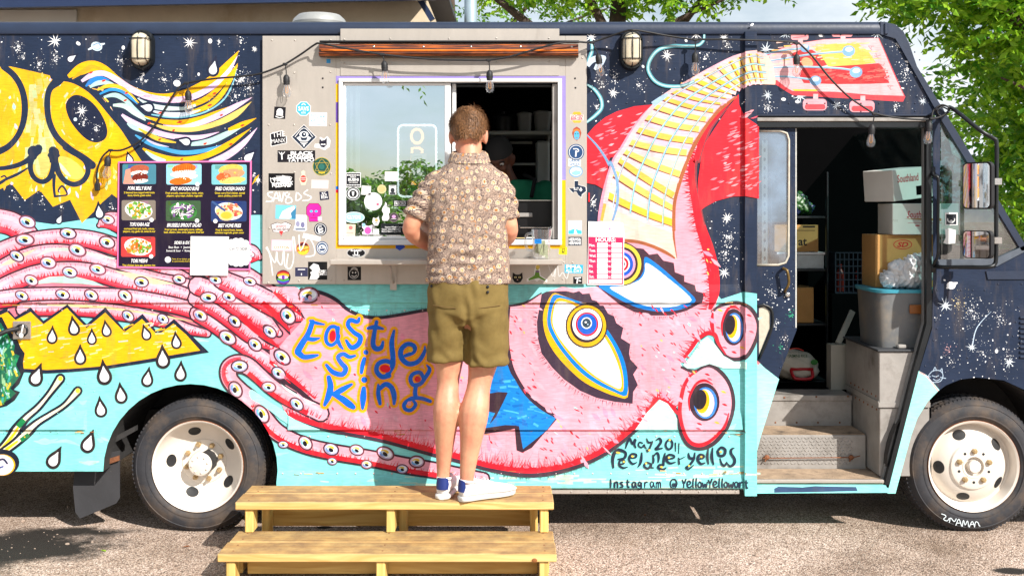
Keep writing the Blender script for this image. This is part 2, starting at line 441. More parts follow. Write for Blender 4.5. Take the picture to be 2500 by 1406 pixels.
M_cabglass = glassmat('green_cab_glass', (0.30, 0.52, 0.50), 0.16, 0.0, 0.16)
M_bulb = glassmat('clear_bulb_glass', (0.97, 0.97, 0.97), 0.09, 0.0)
M_mirror = pmat('mirror_silver', (0.38, 0.39, 0.41), 0.02, 1.0, 0.0)
M_lampglass = pmat('frosted_lamp_glass', S(214, 202, 176), 0.35, 0, 0.18, 12, dirt=S(120, 96, 60), dirtpos=(0.62, 0.85), dscale=9)
M_fil = pmat('amber_filament', S(235, 160, 60), 0.5)

# ------------------------------------------------------------------ ground
def ground():
    m, t, b = newmat('exposed_aggregate_asphalt')
    tcn = N(t, 'TexCoord')
    def noise(sc, det=6.0, ro=0.6, src=None):
        n = N(t, 'TexNoise', i_Scale=sc, i_Detail=det, i_Roughness=ro); t.links.new(src or tcn.outputs['Object'], n.inputs['Vector']); return n
    def ramp(src, st):
        r_ = N(t, 'ValToRGB'); e = r_.color_ramp.elements
        while len(e) < len(st): e.new(0.5)
        for i, (p, c) in enumerate(st): e[i].position = p; e[i].color = (*c, 1)
        t.links.new(src, r_.inputs[0]); return r_
    def mix(fac, A, B, bt='MIX'):
        x = N(t, 'Mix', data_type='RGBA', blend_type=bt)
        for k, v in (('Factor', fac), ('A', A), ('B', B)):
            if isinstance(v, (int, float)): x.inputs[k].default_value = v
            elif isinstance(v, tuple): x.inputs[k].default_value = (*v, 1)
            else: t.links.new(v, x.inputs[k])
        return x.outputs['Result']
    vo = N(t, 'TexVoronoi', i_Scale=150.0); t.links.new(tcn.outputs['Object'], vo.inputs['Vector'])
    stone = ramp(vo.outputs['Color'], [(0.0, S(96, 86, 80)), (0.30, S(180, 160, 146)), (0.65, S(222, 204, 190)), (1.0, S(252, 244, 238))])
    gap = ramp(vo.outputs['Distance'], [(0.34, (1, 1, 1)), (0.80, (0.30, 0.27, 0.25))])
    c = mix(1.0, stone.outputs[0], gap.outputs[0], 'MULTIPLY')
    n1 = noise(260.0, 3.0); c = mix(1.0, c, ramp(n1.outputs[0], [(0.28, (0.45, 0.43, 0.42)), (0.52, (1.15, 1.12, 1.1))]).outputs[0], 'MULTIPLY')
    big = noise(1.1, 8.0, 0.65); c = mix(1.0, c, ramp(big.outputs[0], [(0.34, (0.56, 0.49, 0.42)), (0.50, (1.0, 0.95, 0.90)), (0.64, (1.34, 1.30, 1.28))]).outputs[0], 'MULTIPLY')
    br = noise(2.3, 9.0, 0.7); c = mix(ramp(br.outputs[0], [(0.54, (0, 0, 0)), (0.74, (0.5, 0.5, 0.5))]).outputs[0], c, S(132, 104, 78))
    ck = N(t, 'TexVoronoi', feature='DISTANCE_TO_EDGE', i_Scale=0.9); cw = noise(6.0, 5.0); cvm = N(t, 'VectorMath', operation='MULTIPLY_ADD'); cvm.inputs[1].default_value = (.25, .25, 0); t.links.new(cw.outputs['Color'], cvm.inputs[0]); t.links.new(tcn.outputs['Object'], cvm.inputs[2]); t.links.new(cvm.outputs[0], ck.inputs['Vector'])
    c = mix(ramp(ck.outputs['Distance'], [(0.002, (.35, .35, .35)), (0.006, (0, 0, 0))]).outputs[0], c, S(96, 78, 62))
    # oil and damp stain by the mud flap, with its own ragged outline
    sep = N(t, 'SeparateXYZ'); t.links.new(tcn.outputs['Object'], sep.inputs[0])
    def blob(cx, cy, rx, ry, amp, sc, lo, hi):
        mp_ = N(t, 'Mapping'); mp_.inputs['Location'].default_value = (-cx/rx, -cy/ry, 0); mp_.inputs['Scale'].default_value = (1/rx, 1/ry, 1)
        t.links.new(tcn.outputs['Object'], mp_.inputs[0])
        ln = N(t, 'VectorMath', operation='LENGTH'); t.links.new(mp_.outputs[0], ln.inputs[0])
        nn = noise(sc, 8.0, 0.7); ad = N(t, 'Math', operation='MULTIPLY_ADD'); ad.inputs[1].default_value = amp; ad.inputs[2].default_value = -amp/2
        t.links.new(nn.outputs[0], ad.inputs[0]); sm = N(t, 'Math', operation='ADD'); t.links.new(ln.outputs['Value'], sm.inputs[0]); t.links.new(ad.outputs[0], sm.inputs[1])
        return ramp(sm.outputs[0], [(lo, (1, 1, 1)), (hi, (0, 0, 0))]).outputs[0]
    wet = (0.012, 0.008, 0.005)
    for a in ((-2.52, -0.20, 0.60, 0.30, 1.3, 5, 0.65, 1.05), (-2.35, 0.06, 0.45, 0.12, 1.6, 6, 0.45, 0.9), (-2.65, -.5, .4, .2, 1.5, 5, .5, .95), (2.34, -0.55, 0.10, 0.055, 0.5, 16, 0.7, 1.0), (-1.07, -0.08, 0.085, 0.035, 0.4, 16, 0.7, 1.0), (-1.0, 0.14, 0.045, 0.03, 0.4, 16, 0.7, 1.0)):
        c = mix(blob(*a), c, wet)
    t.links.new(c, b.inputs['Base Color']); b.inputs['Roughness'].default_value = 0.85
    bp = N(t, 'Bump', i_Strength=0.7, i_Distance=0.006); t.links.new(vo.outputs['Distance'], bp.inputs['Height']); bp.invert = True
    t.links.new(bp.outputs[0], b.inputs['Normal'])
    V = [(-120, -120, 0), (120, -120, 0), (120, 160, 0), (-120, 160, 0)]
    o = link('ground', mesh('ground', V, [(0, 1, 2, 3)]), m); tag(o, kind='structure')
ground()
def litter():
    mb = MB(); r_ = random.Random(5)
    for i in range(1500):
        x = r_.uniform(-3.2, 3.2); y = r_.uniform(-1.6, 0.5); l = min(.013, .002+r_.expovariate(450)); h = l*r_.uniform(.5, .8)
        mb.ell((x, y, h*.35), (l, l*r_.uniform(.6, 1), h), None, 6, 4)
    o = mb.obj('gravel', pmat('loose_gravel', S(165, 145, 130), 0.9, 0, 0.5, 30)); tag(o, 'loose gravel scattered over the asphalt beside the truck', 'gravel', kind='stuff')
    for (px, py, colr, nm, lab) in ((253, 1345, S(150, 190, 40), 'fallen_leaf', 'single fresh green leaf lying on the asphalt near the rear wheel'), (1575, 1258, S(180, 110, 50), 'fallen_leaf', 'tiny orange dead leaf under the edge of the truck'), (455, 1335, S(165, 100, 60), 'fallen_leaf', 'brown dead leaf on the asphalt left of the wooden steps')):
        dd = CAMZ*FPX/(py-HOR)+CAMY; c = P(px, py, dd); a = r_.uniform(0, 3)
        V = []; 
        for k, (u, w, h) in enumerate(((-.022, 0, .004), (-.008, .007, .006), (.01, .007, .005), (.024, 0, .003), (.01, -.007, .004), (-.008, -.007, .007))):
            V.append((c.x+u*math.cos(a)-w*math.sin(a), c.y+u*math.sin(a)+w*math.cos(a), h))
        lo = link(nm, mesh('leaf', V, [(0, 1, 5), (1, 2, 4, 5), (2, 3, 4)]), pmat('leaf_litter_%d' % px, colr, 0.6)); tag(lo, lab, 'leaf')
litter()
# ------------------------------------------------------------------ truck: painted side
TRUCK = empty('food_truck', (0, 1.0, 0), 'step van food truck covered in a pink octopus and outer space mural', 'food truck')
ARCH_L = [(465+213*math.cos(2*math.pi*i/40), 1150+213*math.sin(2*math.pi*i/40)) for i in range(40)]
ARCH_R = [(2292, 953), (2310, 940), (2345, 926), (2385, 921), (2450, 928), (2520, 960), (2580, 1020), (2600, 1100), (2600, 1300), (2160, 1300), (2190, 1190), (2215, 1090), (2240, 1020), (2265, 980)]
WINHOLE = [(838, 205), (1362, 205), (1362, 582), (838, 582)]
BELOW = [(-900, 1150), (247, 1150), (247, 1400), (-900, 1400)]
HC = [694, 712, 738, 741.5, 751.5, 753, 755, 1002, 1022, 1047, 1051, 1060, 1061.5, 1063, 1148, 1166, 1189, 1193]
VC = [206, 212, 702, 706, 1812, 1815, 1817, 1845, 1848]
def relief(x, y):
    e = 0.0
    if 1815.5 < x < 1846.5: e += 0.026
    if x < 1813:
        e += float(np.interp(y, [694, 712, 738, 741.5], [0, .007, .012, 0]))+float(np.interp(y, [751.5, 753, 755], [0, -.003, 0]))
        if x < 208 or x > 704:
            e += float(np.interp(y, [1002, 1022, 1047, 1051], [0, .008, .013, 0]))+float(np.interp(y, [1060, 1061.5, 1063], [0, -.003, 0]))
        if x > 500: e += float(np.interp(y, [1148, 1166, 1189, 1193], [0, .008, .012, 0]))
    return e
MU = Paint(0.0, [ARCH_L, ARCH_R, WINHOLE], HC, VC, relief)
def zz(reg, s_):
    """points read off an enlarged view of the photograph"""
    ox, oy = {'1': (0, 0), '2': (0, 380), '3': (0, 720), '4': (1420, 0), '5': (1420, 380), '6': (1200, 700), '7': (1200, 1006), '8': (500, 700), '9': (500, 1006), 'A': (1840, 0), 'B': (1840, 380), 'C': (1840, 720), 'D': (0, 1006)}[reg]
    v = [float(q) for q in s_.replace(',', ' ').split()]
    return [(ox+v[i]/3.515, oy+v[i+1]/3.515) for i in range(0, len(v), 2)]
K = 1/3.515
# ground coats
MU.fill([(-800, 80), (1848, 80), (1848, 1207), (1816, 1207), (1815, 1193), (676, 1193), (676, 1150), (250, 1150), (240, 1150), (-800, 1150)], AQUA)
MU.fill([(-800, 80), (1848, 80), (1848, 716), (1815, 712), (1760, 730), (1745, 712), (1432, 690), (643, 690), (643, 525), (450, 528), (240, 531), (165, 542), (130, 548), (0, 530), (-800, 530)], NAVY)
# cloudy brushwork in the aqua
for i in range(170):
    x = rng.uniform(-40, 1810); y = rng.uniform(770, 1185)
    if (560 < x < 1500 and y < 1100) or (x < 690 and y > 1130): continue
    c = rng.choice([S(120, 225, 240), S(185, 246, 225), S(205, 245, 215), S(160, 235, 245), S(225, 240, 190)])
    w = rng.uniform(14, 70); MU.ribbon([(x, y), (x+w*.5, y+rng.uniform(-6, 6)), (x+w, y+rng.uniform(-10, 10))], [2, rng.uniform(5, 13), 2], tuple(AQUA[k]*.6+c[k]*.4 for k in range(3)), n=3, caps=False)
for x0, y0, w0 in ((690, 1172, 700), (1200, 1165, 600), (1500, 1150, 300), (1330, 1180, 450)):
    for i in range(12):
        x = x0+rng.uniform(0, w0); y = y0+rng.uniform(-12, 14)
        MU.ribbon([(x, y), (x+rng.uniform(20, 70), y+rng.uniform(-2, 2))], rng.uniform(2, 6), tuple(AQUA[k]*.55+CREAM[k]*.45 for k in range(3)), n=1, caps=False)
# ---- scattered stars on the navy
def specks(P_, n, x0, y0, x1, y1, c=WHT, big=1.0, skip=None):
    for i in range(n):
        x = rng.uniform(x0, x1); y = rng.uniform(y0, y1)
        r_ = min(rng.expovariate(1.5)+0.45, 2.6)*big
        if getattr(P_, 'clip', None) and not inpoly(x, y, P_.clip): continue
        P_.dot(x, y, r_, r_*rng.uniform(.6, 1), rng.uniform(0, 3), c, 5)
def cluster(P_, x, y, r_, n, c=WHT, big=1.0):
    for i in range(n):
        a = rng.uniform(0, 6.28); q = abs(rng.gauss(0, r_*.5)); s_ = min(rng.expovariate(2.2)+0.4, 2.4)*big
        if getattr(P_, 'clip', None) and not inpoly(x+q*math.cos(a), y+q*math.sin(a)*1.2, P_.clip): continue
        P_.dot(x+q*math.cos(a), y+q*math.sin(a)*1.2, s_, s_*.8, 0, c, 5)
specks(MU, 110, 0, 92, 640, 520); specks(MU, 90, 1436, 90, 1848, 300); specks(MU, 60, 1700, 480, 1815, 705)
for a in ((45, 115, 16, 60), (55, 140, 14, 40), (95, 155, 28, 60), (135, 140, 18, 50), (295, 150, 22, 60), (345, 195, 14, 40), (400, 195, 30, 50), (440, 185, 14, 25), (535, 105, 12, 25), (590, 100, 14, 25), (590, 195, 32, 170), (575, 235, 26, 60), (610, 215, 30, 60), (1720, 140, 30, 60), (1500, 190, 30, 60), (1470, 205, 20, 40), (1560, 210, 26, 40), (1455, 260, 16, 40), (1780, 580, 24, 110), (1770, 620, 26, 60), (1780, 110, 26, 40), (1450, 500, 12, 30), (620, 430, 18, 25), (600, 380, 20, 20), (100, 490, 20, 25), (40, 480, 22, 25), (150, 505, 16, 18), (275, 505, 14, 20)):
    cluster(MU, a[0], a[1], a[2], a[3])
for x, y, r_ in ((135, 101, 21), (463, 105, 19), (1628, 136, 19), (1700, 84, 20), (1767, 93, 16), (1497, 228, 17), (1443, 92, 20), (1775, 533, 18), (1768, 665, 17), (622, 121, 10), (630, 440, 13)): MU.star(x, y, r_, WHT, 10, rng)
for x, y, rx, ry, a in ((191, 107, 6, 4, .6), (301, 117, 4, 5, 0), (513, 101, 5, 6, 0), (350, 182, 3, 4, 0), (485, 182, 3, 4, 0), (1675, 100, 4, 3, 1), (1570, 163, 4, 3, 1), (432, 204, 9, 8, .4), (356, 199, 3, 3, 0)): MU.dot(x, y, rx, ry, a, WHT, 10)
MU.ribbon([(215, 122), (236, 113), (256, 107)], [3, 9, 3], S(215, 232, 245)); MU.dot(236, 114, 14, 11, .3, S(205, 226, 242)); MU.ribbon([(226, 112), (240, 106), (246, 114)], 2.2, S(120, 150, 190)); MU.ribbon([(228, 118), (238, 122), (246, 117)], 1.8, S(140, 170, 205))
MU.ribbon([(1835, 62), (1832, 64)], 5, WHT)
def drop(P_, x, y, h, ang=0.0, rim=DARK, inn=WHT, k=1.0, thin=False):
    """tear drop of height h, tip up (then turned by ang)"""
    prof = [(0, -.5), (.07, -.34), (.20, -.10), (.29, .12), (.27, .33), (.13, .47), (-.05, .49), (-.22, .40), (-.29, .20), (-.24, -.02), (-.10, -.28)]
    ca, sa = math.cos(ang), math.sin(ang)
    def tr(q, s_, dy): return [(x+(u*s_)*ca-(v*s_+dy)*sa, y+(u*s_)*sa+(v*s_+dy)*ca) for u, v in q]
    P_.fill(tr(prof, h, 0), rim, 3)
    P_.fill(tr(prof, h*(.62 if not thin else .78), h*.075), inn, 3)
    P_.ribbon(tr([(-.10, .25), (-.02, .02), (.02, -.2)], h*.6, h*.07), [h*.09, h*.07, 1], S(205, 225, 245), caps=False)
# ---- yellow skull face
YF = S(240, 178, 28)
MU.fill([(-80, 165), (26, 163), (80, 175), (130, 187), (165, 188), (205, 207), (245, 240), (285, 290), (325, 345), (358, 395), (358, 470), (286, 484), (273, 474), (250, 494), (230, 516), (200, 545), (171, 488), (129, 505), (97, 464), (60, 489), (28, 448), (0, 462), (-80, 480)], YF)
for i in range(330):                                             # dabs of other yellows, lilac, mint
    x = rng.uniform(-5, 350); y = rng.uniform(175, 480)
    if y > 470 or (x > 150 and y < 195) or x > 165+(y-188)*1.0+0 and y < 380 or (y > 448 and x < 60): continue
    c = rng.choice([ORG, YEL, S(225, 175, 60), S(230, 190, 90), LAV, S(195, 215, 160), S(170, 225, 205), S(250, 215, 90), S(215, 180, 60), S(250, 170, 30)])
    l = rng.uniform(7, 26); a = rng.uniform(1.1, 2.0); MU.ribbon([(x, y), (x+l*math.cos(a)*.6, y+l*.6), (x+l*math.cos(a), y+l)], [1, rng.uniform(3, 9), 1], c, n=3, caps=False)
for i in range(60):
    x = rng.uniform(62, 130); y = rng.uniform(190, 400); c = rng.choice([S(200, 190, 110), S(190, 205, 150), S(222, 190, 90), S(205, 200, 140)])
    MU.ribbon([(x, y), (x+rng.uniform(-6, 6), y+rng.uniform(15, 40))], [2, rng.uniform(6, 14), 2][1], c, n=1, caps=False)
# right eye lobe: clean deep yellow
MU.fill(zz('1', '560,700 640,720 760,790 850,880 950,1010 1040,1130 1120,1260 1160,1340 1050,1400 900,1406 760,1370 620,1280 520,1180 450,1050 440,900 480,790'), S(250, 178, 14), 3)
for i in range(46):
    a = rng.uniform(0, 6.28); cx, cy = 210, 290; x = cx+62*math.cos(a)+rng.uniform(-8, 8); y = cy+78*math.sin(a)+rng.uniform(-6, 6)
    c = rng.choice([ORG, S(250, 190, 90), S(246, 205, 170), S(255, 215, 70), S(250, 180, 120)]); MU.ribbon([(x, y), (x-14*math.sin(a), y+14*math.cos(a))], rng.uniform(2, 5), c, n=1, caps=False)
MU.ribbon(zz('1', '30,575 120,650 185,760 213,900 200,1050 150,1170 70,1260 -30,1310'), [15, 15, 15, 16, 15, 14, 15, 17], NAVY)
MU.ribbon(zz('1', '560,600 500,690 425,770 405,900 425,1050 490,1180 600,1280 720,1360 790,1420'), [26, 24, 15, 15, 15, 15, 15, 17, 20], NAVY)
MU.ribbon(zz('1', '470,650 620,690 750,760 850,850 950,970 1050,1090 1130,1210 1200,1310 1260,1400'), [24, 14, 13, 14, 14, 14, 14, 16, 16], NAVY)
MU.fill(zz('1', '565,895 620,825 700,825 800,890 880,1000 920,1110 905,1190 830,1225 740,1195 645,1100 585,1000'), NAVY2, 4)
MU.star(200, 272, 17, WHT, 9, rng); cluster(MU, 195, 265, 22, 45); cluster(MU, 205, 300, 14, 50, big=.9); cluster(MU, 235, 315, 20, 50, big=.9); MU.dot(184, 292, 4.5, None, 0, S(215, 235, 240), 10)
# mouth and nose of the skull
W_ = 12.5
MU.dot(82, 371, 15, 15, 0, NAVY); MU.dot(131, 384, 16, 16, 0, NAVY)
MU.ribbon(zz('2', '-60,115 60,105 160,80 240,40 300,-10 330,-60'), [9, 11, 12, 14, 22, 20], NAVY)
MU.ribbon(zz('2', '290,0 262,70 270,150 310,205 370,225 425,190 455,110 462,20 455,-40'), [13, 13, 12, 12, 12, 13, 13, 15, 22], NAVY)
MU.ribbon(zz('2', '470,-30 480,60 505,150 560,220 640,248 715,215 755,140 740,60 690,10 620,-30 560,-70'), [22, 16, 14, 13, 13, 13, 13, 13, 13, 13, 14], NAVY)
MU.ribbon(zz('2', '465,170 462,260 470,345'), [9, 7, 6], NAVY); MU.ribbon(zz('2', '470,350 530,345 575,335 560,290 530,262 500,300 512,318'), [6, 4, 4, 5, 5, 4, 2], NAVY)
MU.ribbon(zz('2', '-40,250 60,200 150,160 235,110'), [4, 7, 7, 4], NAVY); MU.ribbon(zz('2', '0,245 30,225 55,200 40,175 10,185'), 4, NAVY)
MU.fill(zz('2', '320,10 370,-20 420,20 425,100 400,170 350,190 310,150 300,80'), S(222, 200, 110), 3)
MU.fill(zz('2', '500,20 560,10 640,50 705,110 715,170 670,205 590,190 530,130'), S(232, 200, 90), 3)
MU.fill(zz('2', '510,60 560,110 610,180 560,160 520,110'), S(200, 225, 190), 3); MU.fill(zz('2', '320,20 340,90 345,170 315,140 306,80'), S(200, 215, 150), 3)
drop(MU, 315, 385, 34, -.3, NAVY, WHT)
# ---- flame hair
H = lambda pts, w, c, **k: MU.ribbon(zz('1', pts), [q*K for q in w], c, caps=False, **k)
H('585,660 690,600 790,570 890,600 1000,680 1120,755 1250,800 1400,825 1560,810 1700,765 1850,675 1960,560 2052,435', [30, 95, 95, 80, 55, 40, 30, 36, 60, 85, 88, 66, 2], YEL)
H('620,680 720,610 800,575 900,620 1010,700 1150,775', [10, 40, 30, 20, 20, 8], S(225, 165, 30))
H('700,700 790,645 890,632 1000,685 1120,765 1250,825 1400,855 1560,855 1700,815 1850,725 1960,615 2040,480', [24, 46, 46, 50, 54, 52, 50, 50, 50, 46, 36, 2], LAV)
H('1640,905 1760,855 1860,775 1960,665 2042,545', [40, 46, 42, 34, 2], YEL); H('1400,925 1560,935 1680,905', [14, 30, 22], S(205, 225, 225))
H('1650,965 1800,905 1910,800 2000,650 2040,560', [34, 44, 40, 24, 4], S(245, 190, 30)); H('1300,985 1450,1005 1620,1000 1790,950 1930,845 2005,700 2030,600', [10, 20, 16, 14, 14, 10, 2], S(130, 195, 215))
H('735,745 790,695 860,672 940,690', [14, 44, 36, 6], S(40, 130, 215)); H('770,750 840,715 930,712 1000,740', [20, 40, 30, 8], MINT)
H('1180,845 1290,905 1420,930 1590,935', [6, 36, 40, 24], S(200, 222, 222)); H('835,775 930,738 1030,752 1110,810 1190,885', [16, 34, 34, 30, 8], S(240, 190, 50))
H('855,810 950,770 1040,785 1120,840 1180,895', [14, 26, 26, 26, 6], S(50, 150, 225)); H('890,835 990,818 1080,865 1150,935 1240,1005 1330,1030', [16, 40, 40, 36, 22, 8], MINT)
H('1310,955 1450,985 1600,980 1720,945', [14, 40, 34, 8], S(210, 225, 240)); H('970,905 1070,912 1160,975 1250,1035', [20, 44, 40, 12], S(196, 225, 215))
H('1240,1000 1400,1045 1560,1052 1720,1020 1850,970 1980,915', [8, 40, 42, 40, 30, 6], YEL); H('1400,1075 1560,1088 1720,1055 1880,990 2020,915 2165,838', [6, 24, 44, 50, 44, 2], LAV)
H('1045,985 1130,1050 1250,1105 1400,1155 1560,1180 1720,1178 1880,1135', [20, 52, 50, 46, 42, 36, 4], LAV); H('1290,1060 1450,1105 1650,1112 1850,1065 2020,985 2158,875', [6, 36, 40, 46, 52, 3], S(240, 205, 110))
H('1095,1058 1150,1095 1260,1135 1360,1165', [20, 40, 26, 4], MINT); H('1190,1105 1350,1190 1510,1225', [14, 38, 10], S(240, 195, 60))
H('1640,1240 1800,1215 1950,1150 2085,1085', [30, 52, 46, 8], MINT); H('1960,1115 2080,1070 2200,1015', [24, 46, 3], YEL)
H('1160,1160 1260,1220 1400,1275 1550,1310 1720,1300 1900,1255 2000,1220', [12, 36, 34, 36, 36, 20, 2], S(70, 160, 215)); H('1230,1180 1330,1235 1450,1262', [6, 20, 4], S(205, 200, 240))
H('1225,1275 1350,1345 1500,1375 1660,1365 1810,1320 1960,1240 2150,1105', [14, 60, 56, 50, 50, 46, 3], YEL); H('1250,1300 1330,1355 1420,1385', [16, 40, 30], MINT)
H('1800,1400 1950,1335 2090,1230 2208,1098', [50, 60, 46, 2], LAV)
for s_ in ('890,695 40', '1075,863 30', '780,625 36', '1085,800 30', '1475,835 40', '1840,805 34', '1800,905 40', '1375,970 40', '1280,1060 30', '1540,1050 50', '1760,1235 34', '1900,990 28', '2080,1078 36', '1980,1240 30', '1370,1200 26', '1490,1120 24', '1560,1368 24'):
    a, b, l = [float(q) for q in s_.replace(',', ' ').split()]; MU.ribbon(zz('1', f'{a-l/2},{b+6} {a},{b} {a+l/2},{b-8}'), [1, 5, 1], S(228, 60, 40), caps=False)
for i in range(60):
    a = rng.random(); x = (1150+a*800)*K; y = (800+60*math.sin(a*3))*K+rng.uniform(-8, 6); MU.ribbon([(x, y), (x+rng.uniform(8, 18), y+rng.uniform(1, 5))], [.6, 1.6, .4], rng.choice([YEL, S(190, 140, 40), S(90, 70, 40)]), n=2, caps=False)
MU.ribbon(zz('1', '1195,900 1290,880'), 1, NAVY)
for x, y, h, a in ((178, 141, 36, .95), (522, 162, 54, .22), (354, 262, 48, -1.35), (447, 345, 44, -1.3), (612, 380, 48, .8)): drop(MU, x, y, h, a, NAVY2, S(228, 236, 244))
MU.fill(zz('2', '2160,255 2190,190 2225,160 2200,210'), YEL)
# ---- yellow collar with drops, lower left
def offpath(pts, w, f, n=6):
    """centre line moved sideways by f*w (f>0: below when drawn left to right)"""
    m = len(pts); ww = list(np.interp(np.linspace(0, 1, m), np.linspace(0, 1, len(w)), w))
    q = cr([(p[0], p[1], ww[i]) for i, p in enumerate(pts)], n); out = []
    for i in range(len(q)):
        a = q[max(i-1, 0)]; b = q[min(i+1, len(q)-1)]; tx, ty = b[0]-a[0], b[1]-a[1]; l = math.hypot(tx, ty) or 1
        out.append((q[i][0]-ty/l*q[i][2]*f, q[i][1]+tx/l*q[i][2]*f, q[i][2], tx/l, ty/l))
    return out
def fringe(line, col, l0, l1, side, dens=1.6, wd=(1.5, 4.0), lean=0.35):
    """brush hairs standing off a line of (x, y, ...) points"""
    for i in range(len(line)-1):
        a, b = line[i], line[i+1]; seg = math.hypot(b[0]-a[0], b[1]-a[1]); k = seg/6.0*dens
        for j in range(int(k)+(rng.random() < k-int(k))):
            t = rng.random(); x = a[0]+(b[0]-a[0])*t; y = a[1]+(b[1]-a[1])*t
            tx, ty = (b[0]-a[0])/(seg or 1), (b[1]-a[1])/(seg or 1); nx, ny = -ty*side, tx*side
            l = rng.uniform(l0, l1); w = rng.uniform(*wd); e = rng.uniform(-lean, lean)
            q = [(x-tx*w/2, y-ty*w/2, col), (x+tx*w/2, y+ty*w/2, col), (x+nx*l+tx*l*e, y+ny*l+ty*l*e, col)]; MU.tri(q, MU.off(BB(q)))
def tent(pts, w, red=1, out=4.5, hair=True, edge=DARK):
    w = [q*(TW if red else 1) for q in w]
    MU.ribbon(pts, [q+2*out for q in np.interp(np.linspace(0, 1, len(pts)), np.linspace(0, 1, len(w)), w)], edge, n=6)
    MU.ribbon(pts, list(np.interp(np.linspace(0, 1, len(pts)), np.linspace(0, 1, len(w)), w)), PINK, n=6)
    for k in (.0, -.22):
        o = offpath(pts, w, k*(-1 if red < 0 else 1)); MU.ribbon([(q[0], q[1]) for q in o[::2]], [q[2]*.22 for q in o[::2]], PINK2 if k else S(247, 176, 194), caps=False, n=2)
    if red:
        o = offpath(pts, w, .375*red)
        q2 = [q for q in o]
        MU.ribbon([(q[0], q[1]) for q in q2], [q[2]*.26 for q in q2], S(226, 20, 44) if red > 0 else S(240, 90, 112), S(240, 90, 112) if red > 0 else S(226, 20, 44), n=1, caps=False)
        fringe(offpath(pts, w, .30*red), RED, w[len(w)//2]*.10, w[len(w)//2]*.40, -red, 2.0); fringe(offpath(pts, w, -.42*red), S(240, 110, 140), 2, w[len(w)//2]*.25, red, .8)
    if hair: fringe(offpath(pts, w, -.5), BRWN, 2, 8, red or 1, .35, (.6, 1.2))
def sucker(x, y, r, ang=0.3, asp=.72, flip=1):
    r *= .86; asp *= rng.uniform(.84, .98); ang += rng.uniform(-.25, .25)
    MU.dot(x, y, r*1.26, r*1.26*asp*1.06, ang, rng.choice([BRWN, S(86, 48, 60), S(120, 66, 80)]), 20); MU.dot(x, y, r*1.02, r*asp*1.02, ang, rng.choice([S(214, 186, 214), S(196, 190, 226), S(228, 178, 196)]), 20)
    ca, sa = math.cos(ang), math.sin(ang)
    def o(u, v): return (x+u*r*ca-v*r*asp*sa, y+u*r*sa+v*r*asp*ca)
    MU.dot(*o(.05, -.04), r*.82, r*asp*.82, ang, S(240, 244, 252), 18)
    MU.dot(*o(-.16, -.22*flip), r*.56, r*asp*.42, ang-.2, rng.choice([S(236, 196, 60), S(222, 200, 90)]), 14); MU.dot(*o(-.22, .24*flip), r*.58, r*asp*.46, ang, rng.choice([S(110, 180, 235), S(140, 200, 240), S(120, 160, 225)]), 14); MU.dot(*o(-.05, .10), r*.58, r*asp*.34, ang+.2, S(225, 236, 250), 12)
    MU.dot(*o(.02, .16*flip), r*rng.uniform(.34, .46), r*asp*rng.uniform(.30, .42), ang+.3, S(22, 20, 30), 12); MU.ribbon([o(-.9, .3), o(-.4, .75), o(.3, .8), o(.85, .35)], [.6, r*.10, r*.10, .6], S(150, 130, 180), caps=False)
# tentacles, back to front
MU.fill([(-80, 600), (30, 590), (120, 582), (200, 578), (270, 590), (330, 600), (640, 668), (700, 720), (740, 780), (700, 900), (640, 860), (560, 800), (470, 812), (300, 775), (0, 775), (-80, 760)], S(232, 120, 140))
TW = 1.22
tent(zz('2', '-160,540 0,560 110,590 210,660 300,760'), [44, 44, 44, 42, 36], 1)
tent(zz('2', '850,600 900,570 960,560 1040,590 1200,700'), [6, 26, 34, 36, 36], 1)
tent(zz('2', '1500,720 1800,760 2100,830 2180,850 2230,870'), [50, 46, 36, 30, 10], 1)
tent(zz('2', '-160,880 0,820 150,765 330,725 560,705 780,725 950,770 1150,850 1400,980 1650,1120 1900,1260 2150,1400'), [30, 32, 33, 33, 32, 32, 33, 34], 1)
tent(zz('2', '1800,960 2000,1010 2150,1090 2330,1220'), [40, 44, 46, 40], 1)
tent(zz('2', '-160,1080 0,985 150,905 330,850 520,840 720,870 900,930 1100,1010 1350,1080 1600,1130 1850,1230 2100,1390'), [32, 33, 34, 34, 33, 32, 32, 33], 1)
tent(zz('2', '-160,1240 0,1140 150,1070 330,1010 560,985 780,1000 980,1050 1180,1105 1400,1150 1600,1210 1850,1330'), [30, 32, 32, 32, 31, 31, 30], 1)
# sandy gaps showing between the arms
MU.fill(zz('2', '300,870 420,795 560,790 700,810 860,850 1000,880 960,890 780,850 620,815 450,815'), S(190, 215, 200)); MU.fill(zz('2', '980,985 1150,1010 1350,1060 1500,1100 1330,1105 1150,1065'), S(240, 215, 175)); MU.fill(zz('2', '240,1110 420,1040 620,1030 800,1075 900,1120 700,1100 450,1090'), S(180, 215, 205)); MU.fill(zz('2', '0,945 130,860 330,790 240,850 100,930'), S(215, 205, 175))
tent(zz('2', '-160,1255 0,1235 200,1210 500,1200 800,1205 1080,1215 1350,1255 1600,1310 1850,1400'), [32, 32, 30, 30, 30, 30, 30], 1)
tent(zz('3', '200,120 400,112 600,112 800,125 1000,150 1200,180 1400,220 1600,290 1780,330'), [26, 28, 28, 28, 28, 26, 20, 12], 1)
MU.fill(zz('3', '330,85 600,78 900,95 1200,140 1450,180 1690,235 1560,215 1250,160 900,118 600,100'), S(225, 205, 150))
